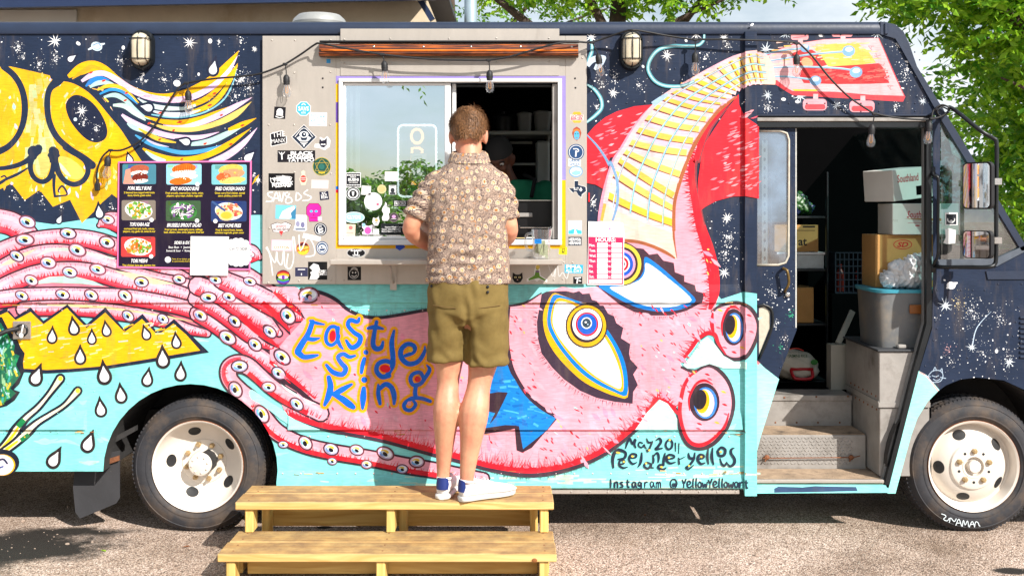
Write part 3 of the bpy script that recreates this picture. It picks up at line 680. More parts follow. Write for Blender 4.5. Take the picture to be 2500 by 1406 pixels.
# arms running down to the right
tent(zz('8', '-60,230 100,330 250,440 420,560 600,690 780,830 960,1000'), [30, 30, 30, 30, 28, 20, 4], 1)
tent(zz('8', '-60,100 100,180 260,290 430,420 600,530'), [34, 36, 38, 36, 8], 1)
tent(zz('8', '-60,-10 120,60 300,170 480,290 640,400'), [34, 36, 40, 40, 10], 1)
tent(zz('8', '150,-60 330,20 520,120 700,210 850,275'), [34, 38, 42, 40, 8], 1)
# ---- the big pink body
TOP = [(690, 690), (736, 709), (784, 714), (821, 731), (847, 754), (884, 771), (927, 775), (984, 767), (1043, 757), (1140, 752), (1243, 748)]
BOT = [(1604, 975), (1581, 1012), (1527, 1066), (1456, 1114), (1370, 1145), (1285, 1154), (1200, 1142), (1120, 1120), (1040, 1100), (927, 1069), (784, 1041), (699, 1012)]
body = cr([(660, 700), (720, 700)]+TOP[1:], 3)+[(1700, 742)]+[(1650, 880)]+cr(BOT, 3)+zz('8', '640,960 700,850 600,730 560,600 560,540 640,520 700,440 740,400 850,280 800,200 700,150 600,60')
MU.fill(body, PINK)
MU.ribbon([(736, 706)]+TOP[2:], [9, 9, 9, 9, 9, 8, 8, 8, 8, 8], S(48, 40, 55))
fringe([(q[0], q[1]-3) for q in cr(TOP[4:], 4)], S(60, 110, 110), 6, 15, -1, .8, (.7, 1.4), .8)
MU.ribbon([(q[0], q[1]+5) for q in BOT], [10, 10, 10, 10, 10, 10, 9, 9, 9, 9, 8, 6], S(70, 50, 65))
fringe([(q[0], q[1]+8) for q in cr(BOT[1:8], 4)], S(60, 110, 100), 5, 14, -1, .8, (.6, 1.3), .8)
o_ = [(q[0]-2, q[1]-7) for q in BOT]; MU.ribbon(o_, 14, RED, caps=False)
fringe([(q[0]-3, q[1]-10) for q in cr(BOT, 4)], RED, 8, 30, 1, 1.6, (1.6, 4), .5)
fringe([(q[0]-3, q[1]-12) for q in cr(BOT, 4)], S(245, 120, 140), 14, 44, 1, .8, (1.6, 4), .5)
# arms' dark tips and red strokes on the body's left
for a, b, w in (('700,150 790,200 860,275', '600,40 700,130 830,250', 22), ('600,240 680,320 735,410', '500,130 620,250 730,380', 26), ('480,400 560,470 650,530', '300,250 450,380 640,520', 26), ('620,760 800,880 965,1005', '560,640 760,800 950,960', 20)):
    MU.ribbon(zz('8', a), [w*.8, w*.6, 2], DARK, caps=False); MU.ribbon(zz('8', b), [w*.4, w*.55, 3], RED, caps=False); fringe(cr(zz('8', b), 4), RED, 5, 22, -1, 1.8, (1.6, 4), .8)
# loop arm round the wheel
LOOP = zz('9', '2400,560 2150,520 1960,490 1700,450 1400,390 1100,340 850,280 640,180 520,60')+zz('8', '430,1000 300,890 215,790 210,700 280,660 370,680 470,760 570,850 700,940 850,1015 1000,1085')
tent(LOOP, [20, 26, 32, 34, 34, 34, 34, 36, 38, 38, 38, 36, 38, 40, 38, 34, 34, 34, 34, 34], 0, 5)
lo2 = [(q[0], q[1]) for q in offpath(LOOP, [34], -.34)]
MU.ribbon(lo2[2:56:3], 11, RED, caps=False, n=2); fringe(lo2[:56], RED, 6, 20, 1, 1.8, (1.6, 4), .6)
lo3 = [(q[0], q[1]) for q in offpath(LOOP, [36], .36)]
MU.ribbon([lo2[k] for k in range(62, 82, 3)], 10, S(240, 70, 90), caps=False, n=2); fringe(lo2[62:84], RED, 5, 16, 1, 1.5)
MU.ribbon([lo3[k] for k in range(86, len(lo3)-2, 3)], 11, RED, caps=False, n=2); fringe(lo3[86:], RED, 6, 18, -1, 1.8)
MU.fill(zz('8', '395,880 440,900 560,985 700,1075 720,1180 560,1060 470,1000 400,960 380,910'), S(165, 240, 240), 2); MU.fill(zz('8', '650,830 760,900 880,970 960,1000 900,1000 800,945 700,885'), S(225, 248, 246))
MU.fill(zz('9', '710,20 780,60 900,110 1000,145 720,150 700,60'), S(165, 240, 240))
# sucker eyes
for x, y, r_ in ((235, 570, 72), (215, 722, 80), (585, 668, 72), (665, 810, 78), (925, 550, 60), (920, 745, 70), (145, 862, 66), (415, 918, 70), (600, 1000, 66), (840, 975, 72), (270, 1070, 62), (195, 1200, 60), (545, 1190, 64), (790, 1195, 64), (1080, 1200, 66), (1215, 1085, 62), (1540, 1060, 58), (1850, 1065, 58), (2145, 1080, 58), (1795, 1215, 72), (1970, 1210, 60), (2150, 850, 40)): sucker(*zz('2', f'{x},{y}')[0], r_*K, .32, .72)
for x, y, r_ in ((1100, 180, 58), (1400, 205, 54), (1720, 175, 66), (2015, 225, 64), (1955, 365, 80), (2190, 425, 66), (2300, 290, 48)): sucker(*zz('3', f'{x},{y}')[0], r_*K, .5, .72)
for x, y, r_, a in ((895, 72, 88, .15), (715, 250, 78, .7), (560, 385, 66, .6), (665, 602, 82, .6), (635, 740, 66, .8), (300, 680, 72, .0), (265, 880, 74, 1.1), (550, 858, 62, .4), (790, 1005, 66, .8), (490, 1090, 84, 1.0)): sucker(*zz('8', f'{x},{y}')[0], r_*K, a, .74)
for x, y, r_, a in ((865, 262, 68, .7), (1085, 315, 66, .1), (1305, 322, 62, .1), (1550, 350, 76, .3), (1820, 422, 66, .3), (675, 275, 44, .3), (1095, 418, 40, .1), (1390, 445, 48, .1), (1695, 485, 50, .3)): sucker(*zz('9', f'{x},{y}')[0], r_*K, a, .8)
# marks on the pink skin
n_ = 0
while n_ < 330:
    x = rng.uniform(660, 1690); y = rng.uniform(700, 1140)
    if not inpoly(x, y, body) or y > float(np.interp(x, [q[0] for q in BOT[::-1]], [q[1] for q in BOT[::-1]]))-42 or (x < 1000 and y < float(np.interp(x, [q[0] for q in TOP], [q[1] for q in TOP]))+8) or (700 < x < 1060 and 755 < y < 1010 and rng.random() < .75): continue
    n_ += 1; q = rng.random()
    if q < .45: c = rng.choice([S(244, 150, 178), S(247, 178, 195), S(246, 172, 194), S(244, 156, 174)]); w = rng.uniform(5, 14); l = rng.uniform(10, 40)
    elif q < .85: c = rng.choice([RED, S(235, 70, 100), S(225, 90, 120)]); w = rng.uniform(2, 5); l = rng.uniform(5, 16)
    elif q < .93: c = S(150, 225, 225); w = rng.uniform(3, 6); l = rng.uniform(6, 12)
    else: c = S(250, 205, 120); w = rng.uniform(3, 7); l = rng.uniform(6, 14)
    a = rng.uniform(.5, 1.6) if x < 1200 else rng.uniform(.3, 1.1); MU.ribbon([(x, y), (x+l*.5*math.cos(a), y+l*.5*math.sin(a)), (x+l*math.cos(a), y+l*math.sin(a))], [1, w, 1], c, n=2, caps=False)
# ---- lettering East side King
LET = ['905,290 960,310 1025,322|22 30 16', '925,300 890,400 840,480 800,550|44 48 54 58', '860,440 930,450 985,440|30 40 16', '800,560 850,600 920,595 970,585|58 46 40 22',
 '1140,420 1130,350 1080,345 1045,400 1045,470 1085,500 1130,470 1150,420|34 34 34 34 34 32 32 34', '1145,350 1140,440 1160,500 1185,530|34 36 32 20', '1325,270 1310,300 1250,285 1230,330 1280,390 1335,430 1320,490 1260,520 1215,460|26 36 40 38 40 44 46 44 26',
 '1475,300 1455,400 1445,490 1470,530 1515,520 1530,470|32 38 44 46 40 22', '1400,355 1460,345 1530,360|26 40 20', '1625,375 1605,480 1615,600 1610,680 1560,765|22 44 46 44 40', '1600,650 1550,635 1490,660 1475,720 1520,770 1580,760|40 40 40 42 44 44',
 '1720,590 1790,560 1800,510 1740,490 1685,540 1690,610 1750,660 1830,640 1880,570 1890,510|30 36 38 40 44 46 44 40 34 12', '1290,590 1240,600 1190,575 1145,600 1170,650 1210,700 1180,750 1100,730 1045,670|22 36 38 38 42 46 46 44 28',
 '1370,615 1355,670 1345,735|34 40 30', '1382,560 1384,562|44 44', '1065,775 1080,850 1065,930 1030,1010|40 54 56 30', '1260,835 1180,880 1110,920|26 50 44', '1110,920 1180,960 1240,1005 1275,1030|40 56 60 44', '1365,870 1360,950 1355,1040|40 56 28', '1368,795 1370,797|52 52',
 '1490,840 1490,920 1505,1000|22 40 30', '1495,880 1550,835 1600,860 1625,930 1625,1000|34 44 46 46 26', '1880,790 1850,735 1790,745 1765,790 1790,840 1850,830 1890,780 1930,710 1905,670|32 34 34 36 36 36 36 34 12', '1815,840 1805,900 1810,940|36 38 40', '1935,980 1860,955 1780,955 1715,1000 1720,1045 1770,1055 1810,1010 1790,975|30 34 36 36 34 32 30 26']
for k, ex, c in ((0, 26, S(250, 178, 24)), (1, 15, S(250, 160, 14))):
    for s_ in LET:
        a, b = s_.split('|'); MU.ribbon(zz('8', a), [(float(q)+2*ex)*K for q in b.split()], c)
for s_ in LET:
    a, b = s_.split('|'); MU.ribbon(zz('8', a), [float(q)*K for q in b.split()], S(10, 105, 222))
for x, y, rx, ry in ((1098, 422, 28, 50), (1548, 700, 46, 34), (1827, 790, 28, 26)): MU.dot(*zz('8', f'{x},{y}')[0], rx*K, ry*K, .1, S(238, 20, 40), 16)
for x, y, rx, ry, c in ((1755, 1000, 18, 20, PINK), (1765, 540, 22, 20, S(250, 200, 40))): MU.dot(*zz('8', f'{x},{y}')[0], rx*K, ry*K, .1, c, 12)
# ---- blue tongue star
MU.fill(zz('6', '-120,640 150,640 190,740 290,890 390,1000 560,1105 620,1120 760,1165 690,1215 640,1230 560,1185 420,1340 265,1420 215,1400 200,1210 80,1240 -120,1270'), DARK)
MU.fill(zz('6', '-120,660 135,660 165,740 265,890 365,1005 480,1080 550,1125 460,1240 360,1320 270,1390 250,1280 235,1185 120,1180 -120,1215'), S(20, 130, 215))
for i in range(70):
    x = rng.uniform(1165, 1330); y = rng.uniform(895, 1060)
    if inpoly(x, y, zz('6', '-120,670 120,670 150,740 250,890 350,1010 480,1095 400,1200 280,1260 240,1170 -100,1190')): MU.ribbon([(x, y), (x+rng.uniform(8, 30), y+rng.uniform(-8, 8))], rng.uniform(2, 6), rng.choice([S(30, 150, 230), S(10, 110, 195), S(70, 175, 235)]), n=1, caps=False)
MU.fill(zz('6', '-60,920 60,900 140,905 100,990 40,1110 -20,1180 30,1080 -60,1060'), DARK)
# ---- head: forehead, horn, ears
HEAD = [(1243, 748), (1262, 745), (1300, 728), (1330, 714), (1372, 700)]+zz('5', '-60,1140 60,1130 160,1120')+[(1480, 695), (1478, 640), (1470, 560)]+zz('5', '160,560 215,300 290,60')+zz('4', '300,1330 420,1130 540,1000 640,880')+zz('4', '1330,830 1200,940 1090,1080 1040,1200 990,1406')+zz('5', '965,60 960,200 990,400 1030,600 1100,800 1150,1000 1160,1180 1150,1290')+zz('6', '1900,200 1930,300')+zz('6', '1930,420 1850,405 1790,440 1700,560 1620,660 1640,690 1740,720 1640,860 1600,1000 1580,1060 1500,985 1420,955')+[(1590, 1000), (1500, 1085), (1400, 1135), (1250, 1148)]+zz('6', '560,1130 390,1000 270,880 180,720 150,560 145,430 155,300')
MU.fill(HEAD, PINK)
MU.ribbon(zz('6', '150,180 140,300 138,430 150,570 185,720 280,890 390,1005 500,1080 560,1110'), [7, 7, 7, 8, 9, 10, 10, 9, 4], S(62, 44, 60)); MU.ribbon(zz('6', '150,165 250,150 330,115 430,50'), [5, 6, 5, 3], DARK, caps=False)
o_ = [(q[0]-2, q[1]-7) for q in BOT[:7]]; MU.ribbon([(q[0]+1, q[1]+6) for q in o_], 9, S(70, 50, 65), caps=False)
MU.ribbon(o_, 14, RED, caps=False)
fringe([(q[0]-3, q[1]-10) for q in cr(BOT[:7], 4)], RED, 8, 30, 1, 1.7, (1.6, 4), .5); fringe([(q[0]-3, q[1]-12) for q in cr(BOT[:7], 4)], S(245, 120, 140), 14, 46, 1, 1.0, (1.6, 4), .5)
fringe([(q[0], q[1]+8) for q in cr(BOT[:7], 4)], S(60, 110, 100), 5, 14, -1, .9, (.6, 1.3), .8)
# ears
for ring, cx, cy in (('1890,210 1990,150 2110,135 2220,190 2275,310 2255,450 2180,590 2085,620 2000,590 1940,500 1920,420 1860,400 1800,440', 0, 0), ('1630,690 1740,725 1870,675 1990,755 2060,890 2070,1050 2000,1230 1900,1345 1780,1385 1680,1345 1615,1210 1590,1060 1500,985', 0, 0)):
    MU.ribbon(zz('6', ring), [6, 8, 9, 10, 10, 10, 10, 10, 10, 10, 9, 8, 6], S(70, 52, 62), n=5)
E1 = zz('6', '1925,200 2010,165 2110,150 2205,200 2262,310 2245,440 2170,575 2085,605 2010,575 1950,490 1915,400 1900,300'); E2 = zz('6', '1760,735 1870,690 1980,770 2045,890 2055,1050 1990,1215 1890,1325 1780,1362 1695,1325 1640,1200 1615,1060 1650,860')
MU.fill(E1, PINK, 4); MU.fill(E2, PINK, 4)
MU.ribbon(zz('6', '1790,430 1850,395 1915,410 1950,490 2010,580'), [8, 10, 10, 7, 3], RED, caps=False); MU.ribbon(zz('6', '1760,720 1680,790 1640,900 1615,1060 1640,1210 1700,1325 1790,1355 1890,1310 1990,1200 2035,1080'), [4, 7, 8, 9, 8, 9, 10, 8, 7, 3], RED, caps=False)
fringe(cr(zz('6', '1640,650 1700,560 1780,440 1850,400'), 5), RED, 10, 34, -1, 1.9, (1.6, 4), .5); MU.ribbon(zz('6', '1625,640 1700,545 1770,445 1830,405'), [4, 9, 10, 5], RED, caps=False)
fringe(cr(zz('6', '1420,955 1500,985 1570,1060'), 6), RED, 10, 30, -1, 1.9, (1.6, 4), .5); MU.ribbon(zz('6', '1430,958 1500,985 1575,1060 1610,1100'), [4, 8, 8, 3], RED, caps=False)
MU.ribbon(zz('6', '1900,200 1890,320 1910,420'), [3, 10, 4], RED, caps=False); MU.ribbon(zz('6', '1720,740 1650,850 1610,1000'), [3, 9, 4], RED, caps=False)
MU.fill(zz('6', '1640,670 1720,580 1790,470 1850,425 1900,470 1990,590 2080,640 2180,640 2180,700 1990,700 1870,660 1740,700 1680,700'), S(200, 246, 236)); MU.fill(zz('6', '1440,965 1510,1000 1560,1065 1590,1130 1590,1220 1400,1220 1230,1220 1330,1080'), S(190, 244, 236))
fringe(cr(zz('6', '1640,665 1710,580 1790,470'), 6), S(70, 60, 60), 4, 12, 1, 1.2, (.7, 1.4), .5)
for cx, cy, rx, ry in ((2075, 345, 95, 150), (1825, 985, 125, 155)):
    x, y = zz('6', f'{cx},{cy}')[0]; rx *= K; ry *= K
    MU.dot(x, y, rx*1.05, ry*1.05, 0, DARK, 26); MU.ribbon([(x-rx*1.0, y+ry*.5), (x-rx*1.05, y-ry*.2), (x-rx*.6, y-ry*.95), (x, y-ry*1.18), (x+rx*.6, y-ry*.95)], [2, 5, 6, 7, 2], RED, caps=False)
    MU.dot(x+rx*.08, y+ry*.05, rx*.80, ry*.86, 0, S(60, 135, 225), 24); MU.dot(x+rx*.05, y+ry*.06, rx*.64, ry*.76, 0, S(250, 205, 220), 22); MU.dot(x-rx*.02, y+ry*.02, rx*.50, ry*.70, .1, S(200, 230, 240), 20); MU.dot(x-rx*.12, y-ry*.02, rx*.48, ry*.66, .1, YEL, 20); MU.dot(x-rx*.30, y-ry*.12, rx*.46, ry*.56, .1, S(38, 30, 40), 20)
for x, y in ((2200, 240), (1960, 200), (1945, 350), (2220, 380), (2150, 520), (2080, 560), (2000, 520), (1850, 750), (1870, 790), (1700, 900), (1990, 900), (2000, 1010), (1780, 1170), (1770, 1210), (1930, 1160), (2010, 1090)): MU.ribbon(zz('6', f'{x-22},{y-6} {x},{y} {x+22},{y+10}'), [1, 5, 1], rng.choice([RED, S(240, 190, 60), S(235, 90, 110)]), caps=False)
# horn: red right edge
HR = zz('4', '1320,850 1210,960 1100,1100 1050,1220 1000,1380')+zz('5', '970,60 965,200 1000,400 1040,600 1105,800 1150,1000 1155,1180 1120,1320')
MU.ribbon([(q[0]-6, q[1]) for q in HR], [4, 10, 13, 15, 15, 16, 17, 20, 24, 28, 28, 24, 8], RED, caps=False)
fringe([(q[0]-14, q[1]) for q in cr(HR[3:], 5)], RED, 8, 26, 1, 2.0, (1.8, 4.5), .5)
MU.ribbon([(q[0]+4, q[1]) for q in HR[:9]], [3, 4, 5, 6, 6, 6, 5, 4, 3], S(150, 60, 70), caps=False)
# second eye (upper)
MU.fill(zz('5', '330,770 400,765 460,790 530,800 580,850 650,840 700,900 790,920 800,1000 880,1030 880,1080 970,1110 980,1160 1050,1180 1030,1260 900,1330 760,1370 600,1370 450,1340 330,1280 230,1200 120,1110 200,1100 330,1060'), S(70, 46, 60))
MU.fill(zz('5', '540,870 620,910 720,990 820,1080 920,1170 975,1240 900,1300 780,1330 640,1335 500,1310 400,1270 300,1220 200,1160 150,1115 350,1100 480,1060 530,980'), S(20, 125, 215), 3)
MU.fill(zz('5', '550,920 640,970 740,1050 850,1140 940,1235 860,1275 760,1298 640,1300 520,1280 420,1240 330,1190 240,1130 360,1115 490,1070 540,1000'), S(238, 246, 250), 3)
ex, ey = 1420+370*K, 380+930*K
for r_, c in ((180, S(60, 50, 55)), (170, S(230, 205, 70)), (140, S(60, 45, 50)), (120, S(235, 160, 190)), (100, S(30, 90, 200)), (72, S(235, 235, 240)), (60, S(220, 30, 50)), (40, WHT), (30, S(40, 50, 70))): MU.dot(ex-8, ey, r_*K, r_*K*1.05, 0, c, 28)
fringe([(ex-8+180*K*math.cos(a), ey+185*K*math.sin(a)) for a in np.linspace(-1, 1.5, 24)], DARK, 3, 9, -1, 1.5, (.7, 1.3))
fringe(cr(zz('5', '430,1340 600,1375 760,1375 900,1335'), 6), S(90, 60, 80), 5, 16, 1, 1.2, (.8, 1.6))
# big eye (lower)
MU.fill(zz('6', '430,60 470,40 640,35 700,50 750,35 780,60 840,55 860,110 900,120 930,160 960,160 1000,230 1050,250 1070,310 1130,350 1110,440 1190,490 1180,570 1190,620 1255,690 1215,750 1255,840 1215,900 1210,1000 1060,985 900,950 760,890 620,790 520,690 430,570 395,430 390,300 410,180'), S(64, 48, 66))
MU.fill(zz('6', '520,60 600,70 700,110 800,140 860,190 950,310 1040,440 1120,600 1160,760 1168,945 1060,935 940,890 800,820 680,720 560,590 480,460 445,330 450,200'), S(240, 180, 20), 3)
MU.fill(zz('6', '530,70 620,80 720,115 820,150 880,210 960,320 1050,450 1128,600 1165,760 1160,930 1050,900 900,830 760,730 640,600 545,470 480,330 490,180'), S(0, 130, 225), 3)
MU.fill(zz('6', '560,100 640,105 740,145 840,230 940,350 1030,480 1095,620 1130,770 1125,895 1040,865 900,790 770,690 650,560 560,430 510,310 520,190'), S(240, 182, 30), 3)
MU.fill(zz('6', '560,130 640,130 740,180 840,260 930,380 1010,500 1075,640 1112,780 1105,870 1030,845 900,770 780,670 660,540 570,420 525,310 535,200'), S(244, 244, 246), 3)
ex, ey = 1200+815*K, 700+335*K
for r_, c, dx, dy in ((180, S(54, 44, 44), 0, 0), (168, S(236, 176, 25), 0, 0), (140, S(52, 38, 46), 0, -6), (126, S(246, 248, 248), 4, -14), (98, S(220, 30, 55), 4, -14), (84, S(20, 95, 200), 4, -16), (46, WHT, 0, -25), (38, S(50, 70, 90), 0, -25), (14, S(30, 40, 50), 0, -20)): MU.dot(ex+dx*K, ey+dy*K, r_*K, r_*K*1.06, 0, c, 30)
for i in range(30): a = i*2*math.pi/30; MU.dot(ex+4*K+112*K*math.cos(a), ey-14*K+118*K*math.sin(a), 1.3, None, 0, S(60, 170, 130), 5)
MU.dot(ex-2, ey-9, 3, 2.4, 0, WHT, 8); MU.dot(ex+3, ey-4, 2, 2, 0, S(170, 200, 220), 8)
fringe([(ex+180*K*math.cos(a), ey+186*K*math.sin(a)) for a in np.linspace(.3, 4.3, 40)], DARK, 3, 10, -1, 1.5, (.7, 1.3))
fringe(cr(zz('6', '400,200 385,300 392,430 430,570 520,700 620,800 760,900 900,955 1060,990 1200,1000'), 6), S(80, 55, 75), 5, 17, 1, 1.5, (.9, 1.8))
fringe(cr(zz('6', '1000,230 1050,250 1130,350 1190,490 1190,620 1255,690 1255,840 1215,1000'), 4), S(190, 110, 120), 2, 7, -1, 1.2, (1, 2))
# skin marks on the head and ears
n_ = 0
while n_ < 200:
    x = rng.uniform(1240, 1740); y = rng.uniform(560, 1140); u, v = (x-1200)/K, (y-700)/K
    if not inpoly(x, y, HEAD) or (380 < u < 1260 and 30 < v < 1010) or (y < 740 and x < 1710): continue
    n_ += 1; q = rng.random(); a = rng.uniform(.4, 1.2)
    if q < .4: c = rng.choice([S(244, 150, 178), S(247, 178, 195), S(246, 172, 194)]); w = rng.uniform(4, 12); l = rng.uniform(10, 34)
    elif q < .82: c = rng.choice([RED, S(235, 70, 90)]); w = rng.uniform(2, 5); l = rng.uniform(6, 15)
    else: c = rng.choice([S(160, 225, 230), S(250, 200, 110)]); w = rng.uniform(2, 5); l = rng.uniform(5, 12)
    MU.ribbon([(x, y), (x+l*.5*math.cos(a), y+l*.5*math.sin(a)), (x+l*math.cos(a), y+l*math.sin(a))], [1, w, 1], c, n=2, caps=False)
# ---- red fins beside the guitar neck
MU.fill(zz('4', '45,1160 110,1085 200,1010 300,960 450,915 610,900 560,960 440,1130 330,1330')+zz('5', '240,20 220,140 190,290 120,250 40,235 0,235')+[(1420, 330)], S(232, 40, 55))
MU.fill(zz('4', '1345,810 1350,900 1400,1010 1500,1080 1520,1090 1520,1420')+zz('5', '1520,370 1400,350 1300,350 1150,390 1060,440 1020,470 1000,330 1000,200 1020,60')+zz('4', '1030,1330 1060,1230 1130,1120 1210,1000'), S(232, 40, 55))
for i in range(150):
    if i % 3: x = rng.uniform(1730, 1840); y = rng.uniform(270, 480); ok = x > 1705+(480-y)*.38
    else: x = rng.uniform(1440, 1560); y = rng.uniform(275, 440); ok = x < 1585-(y-265)*.62 and x > 1432+max(0, 330-y)*1.1
    if ok: l = rng.uniform(8, 22); MU.ribbon([(x, y), (x+l*.5, y-l*.12), (x+l, y-l*.35)], [.6, rng.uniform(2.5, 6), .6], rng.choice([S(250, 130, 145), S(245, 95, 115), S(250, 165, 175)]), n=3, caps=False)
# ---- guitar neck
FB = zz('5', '160,560 215,300 290,60')+zz('4', '360,1280 440,1140 540,1000 640,880 740,800 870,720 1000,650 1150,570 1290,500 1400,450 1500,440 1600,480 1640,560 1662,690 1660,730 1500,725 1400,745 1300,800 1190,900 1100,1000 1020,1110 940,1240 885,1390')+zz('5', '830,200 795,350 775,500 780,700 815,890 720,840 600,790 480,745 380,720')
MU.ribbon(zz('4', '1330,830 1200,930 1100,1040 1020,1160 950,1290 900,1400')+zz('5', '845,180 805,340 785,500 785,700 812,880'), [5, 7, 7, 7, 7, 7, 8, 8, 8, 8, 4], S(170, 95, 60), caps=False)
MU.ribbon(zz('4', '620,900 520,1010 420,1150 330,1300')+zz('5', '270,60 200,290 160,480 150,580'), [6, 9, 10, 10, 10, 10, 9, 8], S(235, 150, 175), caps=False)
MU.fill(FB, S(246, 205, 190))
MU.ribbon(zz('4', '860,735 1010,650 1160,570 1300,500 1395,460'), [3, 9, 10, 9, 3], S(247, 180, 200), caps=False); MU.ribbon(zz('5', '170,560 225,300 295,60'), [7, 8, 7], S(240, 170, 70), caps=False)
# centre line of the neck: from the body end to the head
NL = zz('5', '210,420 260,180 320,30')+zz('4', '380,1280 460,1140 560,1000 660,885 760,805 880,735 1010,665 1160,585 1300,515 1400,475 1500,465 1600,490')
NR = zz('5', '780,640 780,480 800,330')+zz('4', '890,1390 950,1240 1030,1110 1110,1000 1190,905 1260,840 1310,795 1360,760 1410,735 1470,720 1540,715 1650,720')
NLs = cr(NL, 8); NRs = cr(NR, 8); nn_ = min(len(NLs), len(NRs)); MU.L()
for i in range(2, nn_-4, 6):                                       # frets
    a, b = NLs[i], NRs[i]; f = i/nn_; c = [(a[0]+(b[0]-a[0])*t, a[1]+(b[1]-a[1])*t+math.sin(t*3.14)*4) for t in (0, .3, .6, 1)]
    MU.ribbon([(q[0], q[1]+9*(1-f*.6)) for q in c], (13*(1-f*.55)), rng.choice([S(250, 190, 210), S(248, 200, 205)]), caps=False, n=3)
    MU.ribbon([(q[0]+rng.uniform(-2, 2), q[1]-9*(1-f*.6)) for q in c], (19*(1-f*.5)), rng.choice([S(250, 196, 60), S(248, 192, 84), S(250, 204, 104)]), caps=False, n=3)
for i in range(2, nn_-4, 6):
    a, b = NLs[i], NRs[i]; f = i/nn_; c = [(a[0]+(b[0]-a[0])*t, a[1]+(b[1]-a[1])*t+math.sin(t*3.14)*4) for t in (0, .3, .6, 1)]
    MU.ribbon(c, [5*(1-f*.5), 4*(1-f*.4), 2.6, 2], S(120, 68, 62), caps=False, n=3)
MU.ribbon([(q[0]-3, q[1]-2) for q in NLs[::4]], [11, 11, 9, 7, 6], S(247, 190, 196), caps=False, n=2); MU.ribbon([(q[0]+3, q[1]+2) for q in NRs[:60:4]], [8, 8, 7, 6, 5], S(176, 100, 62), caps=False, n=2)
MU.ribbon(zz('5', '370,730 480,740 600,775 720,830 800,880'), [9, 8, 8, 8, 4], S(165, 95, 60), caps=False)
for t, c, w in ((.10, S(150, 165, 190), 3.2), (.36, S(110, 195, 205), 4.0), (.62, S(95, 175, 210), 4.0), (.85, S(140, 185, 185), 3.0)):
    pts = [(NLs[i][0]+(NRs[i][0]-NLs[i][0])*t, NLs[i][1]+(NRs[i][1]-NLs[i][1])*t) for i in range(0, nn_, 6)]
    MU.ribbon(pts, [w+1.2]*3, S(110, 120, 115), caps=False, n=2)
    MU.ribbon(pts, [w, w, w*.8], c, caps=False, n=2); MU.ribbon([(q[0]-.8, q[1]) for q in pts], 1.2, S(210, 235, 235), caps=False, n=2)
for pts in ('1050,280 1045,350 990,395 880,400 770,400 660,430 590,510 570,600 620,690 700,735 800,745 880,735 960,700', '45,730 110,770 165,850 170,930 120,990 45,1050', '80,340 90,430 60,520 45,560'):
    MU.ribbon(zz('4', pts), [5, 7, 8, 9, 9, 9, 9, 9, 9, 9, 9, 8, 6], S(90, 165, 180)); MU.ribbon(zz('4', pts), 3.4, S(190, 230, 232), caps=False)
MU.ribbon(zz('4', '45,1160 130,1250 200,1350 240,1420')+zz('5', '250,60 300,200 310,330 300,440 265,560'), [3, 5, 6, 7, 7, 7, 7, 7, 5], S(120, 160, 200), caps=False)
MU.ribbon(zz('4', '50,570 90,520 160,500 200,500 150,560 110,600'), [10, 14, 14, 6, 16, 6], S(205, 222, 240), caps=False); MU.ribbon(zz('4', '610,900 680,850 740,810'), [14, 12, 8], S(165, 195, 225), caps=False)
MU.ribbon([(1442, 491), (1452, 476)], 1.6, WHT); MU.ribbon([(1444, 500), (1456, 486)], 1.6, WHT); MU.ribbon([(1438, 472), (1438, 492)], 3.5, RED); MU.dot(1449, 493, 4, 3, 0, WHT, 8)
# ---- hand lettering, lower right
G1 = {'M': ['0,1 .12,.35 .2,.0 .42,.55 .7,0 .75,.5 .85,1'], 'a': ['.55,.45 .3,.35 .08,.6 .2,.95 .5,.8 .58,.4 .6,.75 .75,1'], 'y': ['.05,.35 .2,.7 .45,.65', '.6,.3 .45,.8 .3,1.3 .1,1.25 .2,1.0'], '2': ['.05,.25 .3,.0 .55,.2 .3,.65 .05,1 .6,.95'], '0': ['.32,0 .05,.4 .2,.95 .5,.9 .62,.4 .4,.02 .3,0'], '1': ['.2,.1 .22,.5 .2,1'], 'P': ['.15,1.1 .2,.5 .22,.1', '.2,.1 .5,-.05 .8,.15 .65,.45 .3,.5'], 'e': ['.1,.65 .45,.6 .55,.4 .3,.25 .08,.5 .15,.9 .5,.95 .65,.8'], 'l': ['.3,-.1 .22,.4 .2,.8 .25,1'], 'n': ['.1,.35 .12,.7 .1,1', '.12,.6 .35,.35 .55,.5 .55,1'], 'd': ['.5,.5 .25,.4 .08,.7 .25,1 .5,.85', '.58,-.1 .55,.5 .6,1'], 'r': ['.12,.35 .15,.7 .12,1', '.15,.6 .35,.4 .55,.42'], '-': ['.05,.65 .5,.6'], 'o': ['.3,.35 .08,.6 .2,.95 .5,.9 .58,.55 .35,.35 .28,.36'], 'w': ['.05,.4 .15,.95 .38,.6 .55,.98 .75,.35'], 'I': ['.15,.0 .15,.5 .12,1'], 's': ['.5,.42 .25,.35 .1,.5 .4,.7 .4,.92 .05,.95'], 't': ['.28,.05 .25,.6 .35,.98 .5,.9', '.05,.35 .5,.35'], 'g': ['.5,.42 .2,.38 .1,.65 .3,.8 .5,.6 .52,.42 .5,1.1 .25,1.25 .08,1.1'], 'm': ['.08,.4 .1,1', '.1,.6 .25,.4 .38,.55 .38,1', '.38,.6 .55,.4 .7,.55 .72,1'], '@': ['.6,.65 .4,.5 .35,.75 .55,.8 .62,.5 .75,.85 .9,.5 .7,.15 .3,.1 .05,.45 .15,.9 .5,1.02 .8,.95'], 'Y': ['.05,.05 .3,.5 .6,.0', '.3,.5 .25,1'], 'W': ['.05,.0 .2,.95 .42,.4 .6,.98 .85,.0']}
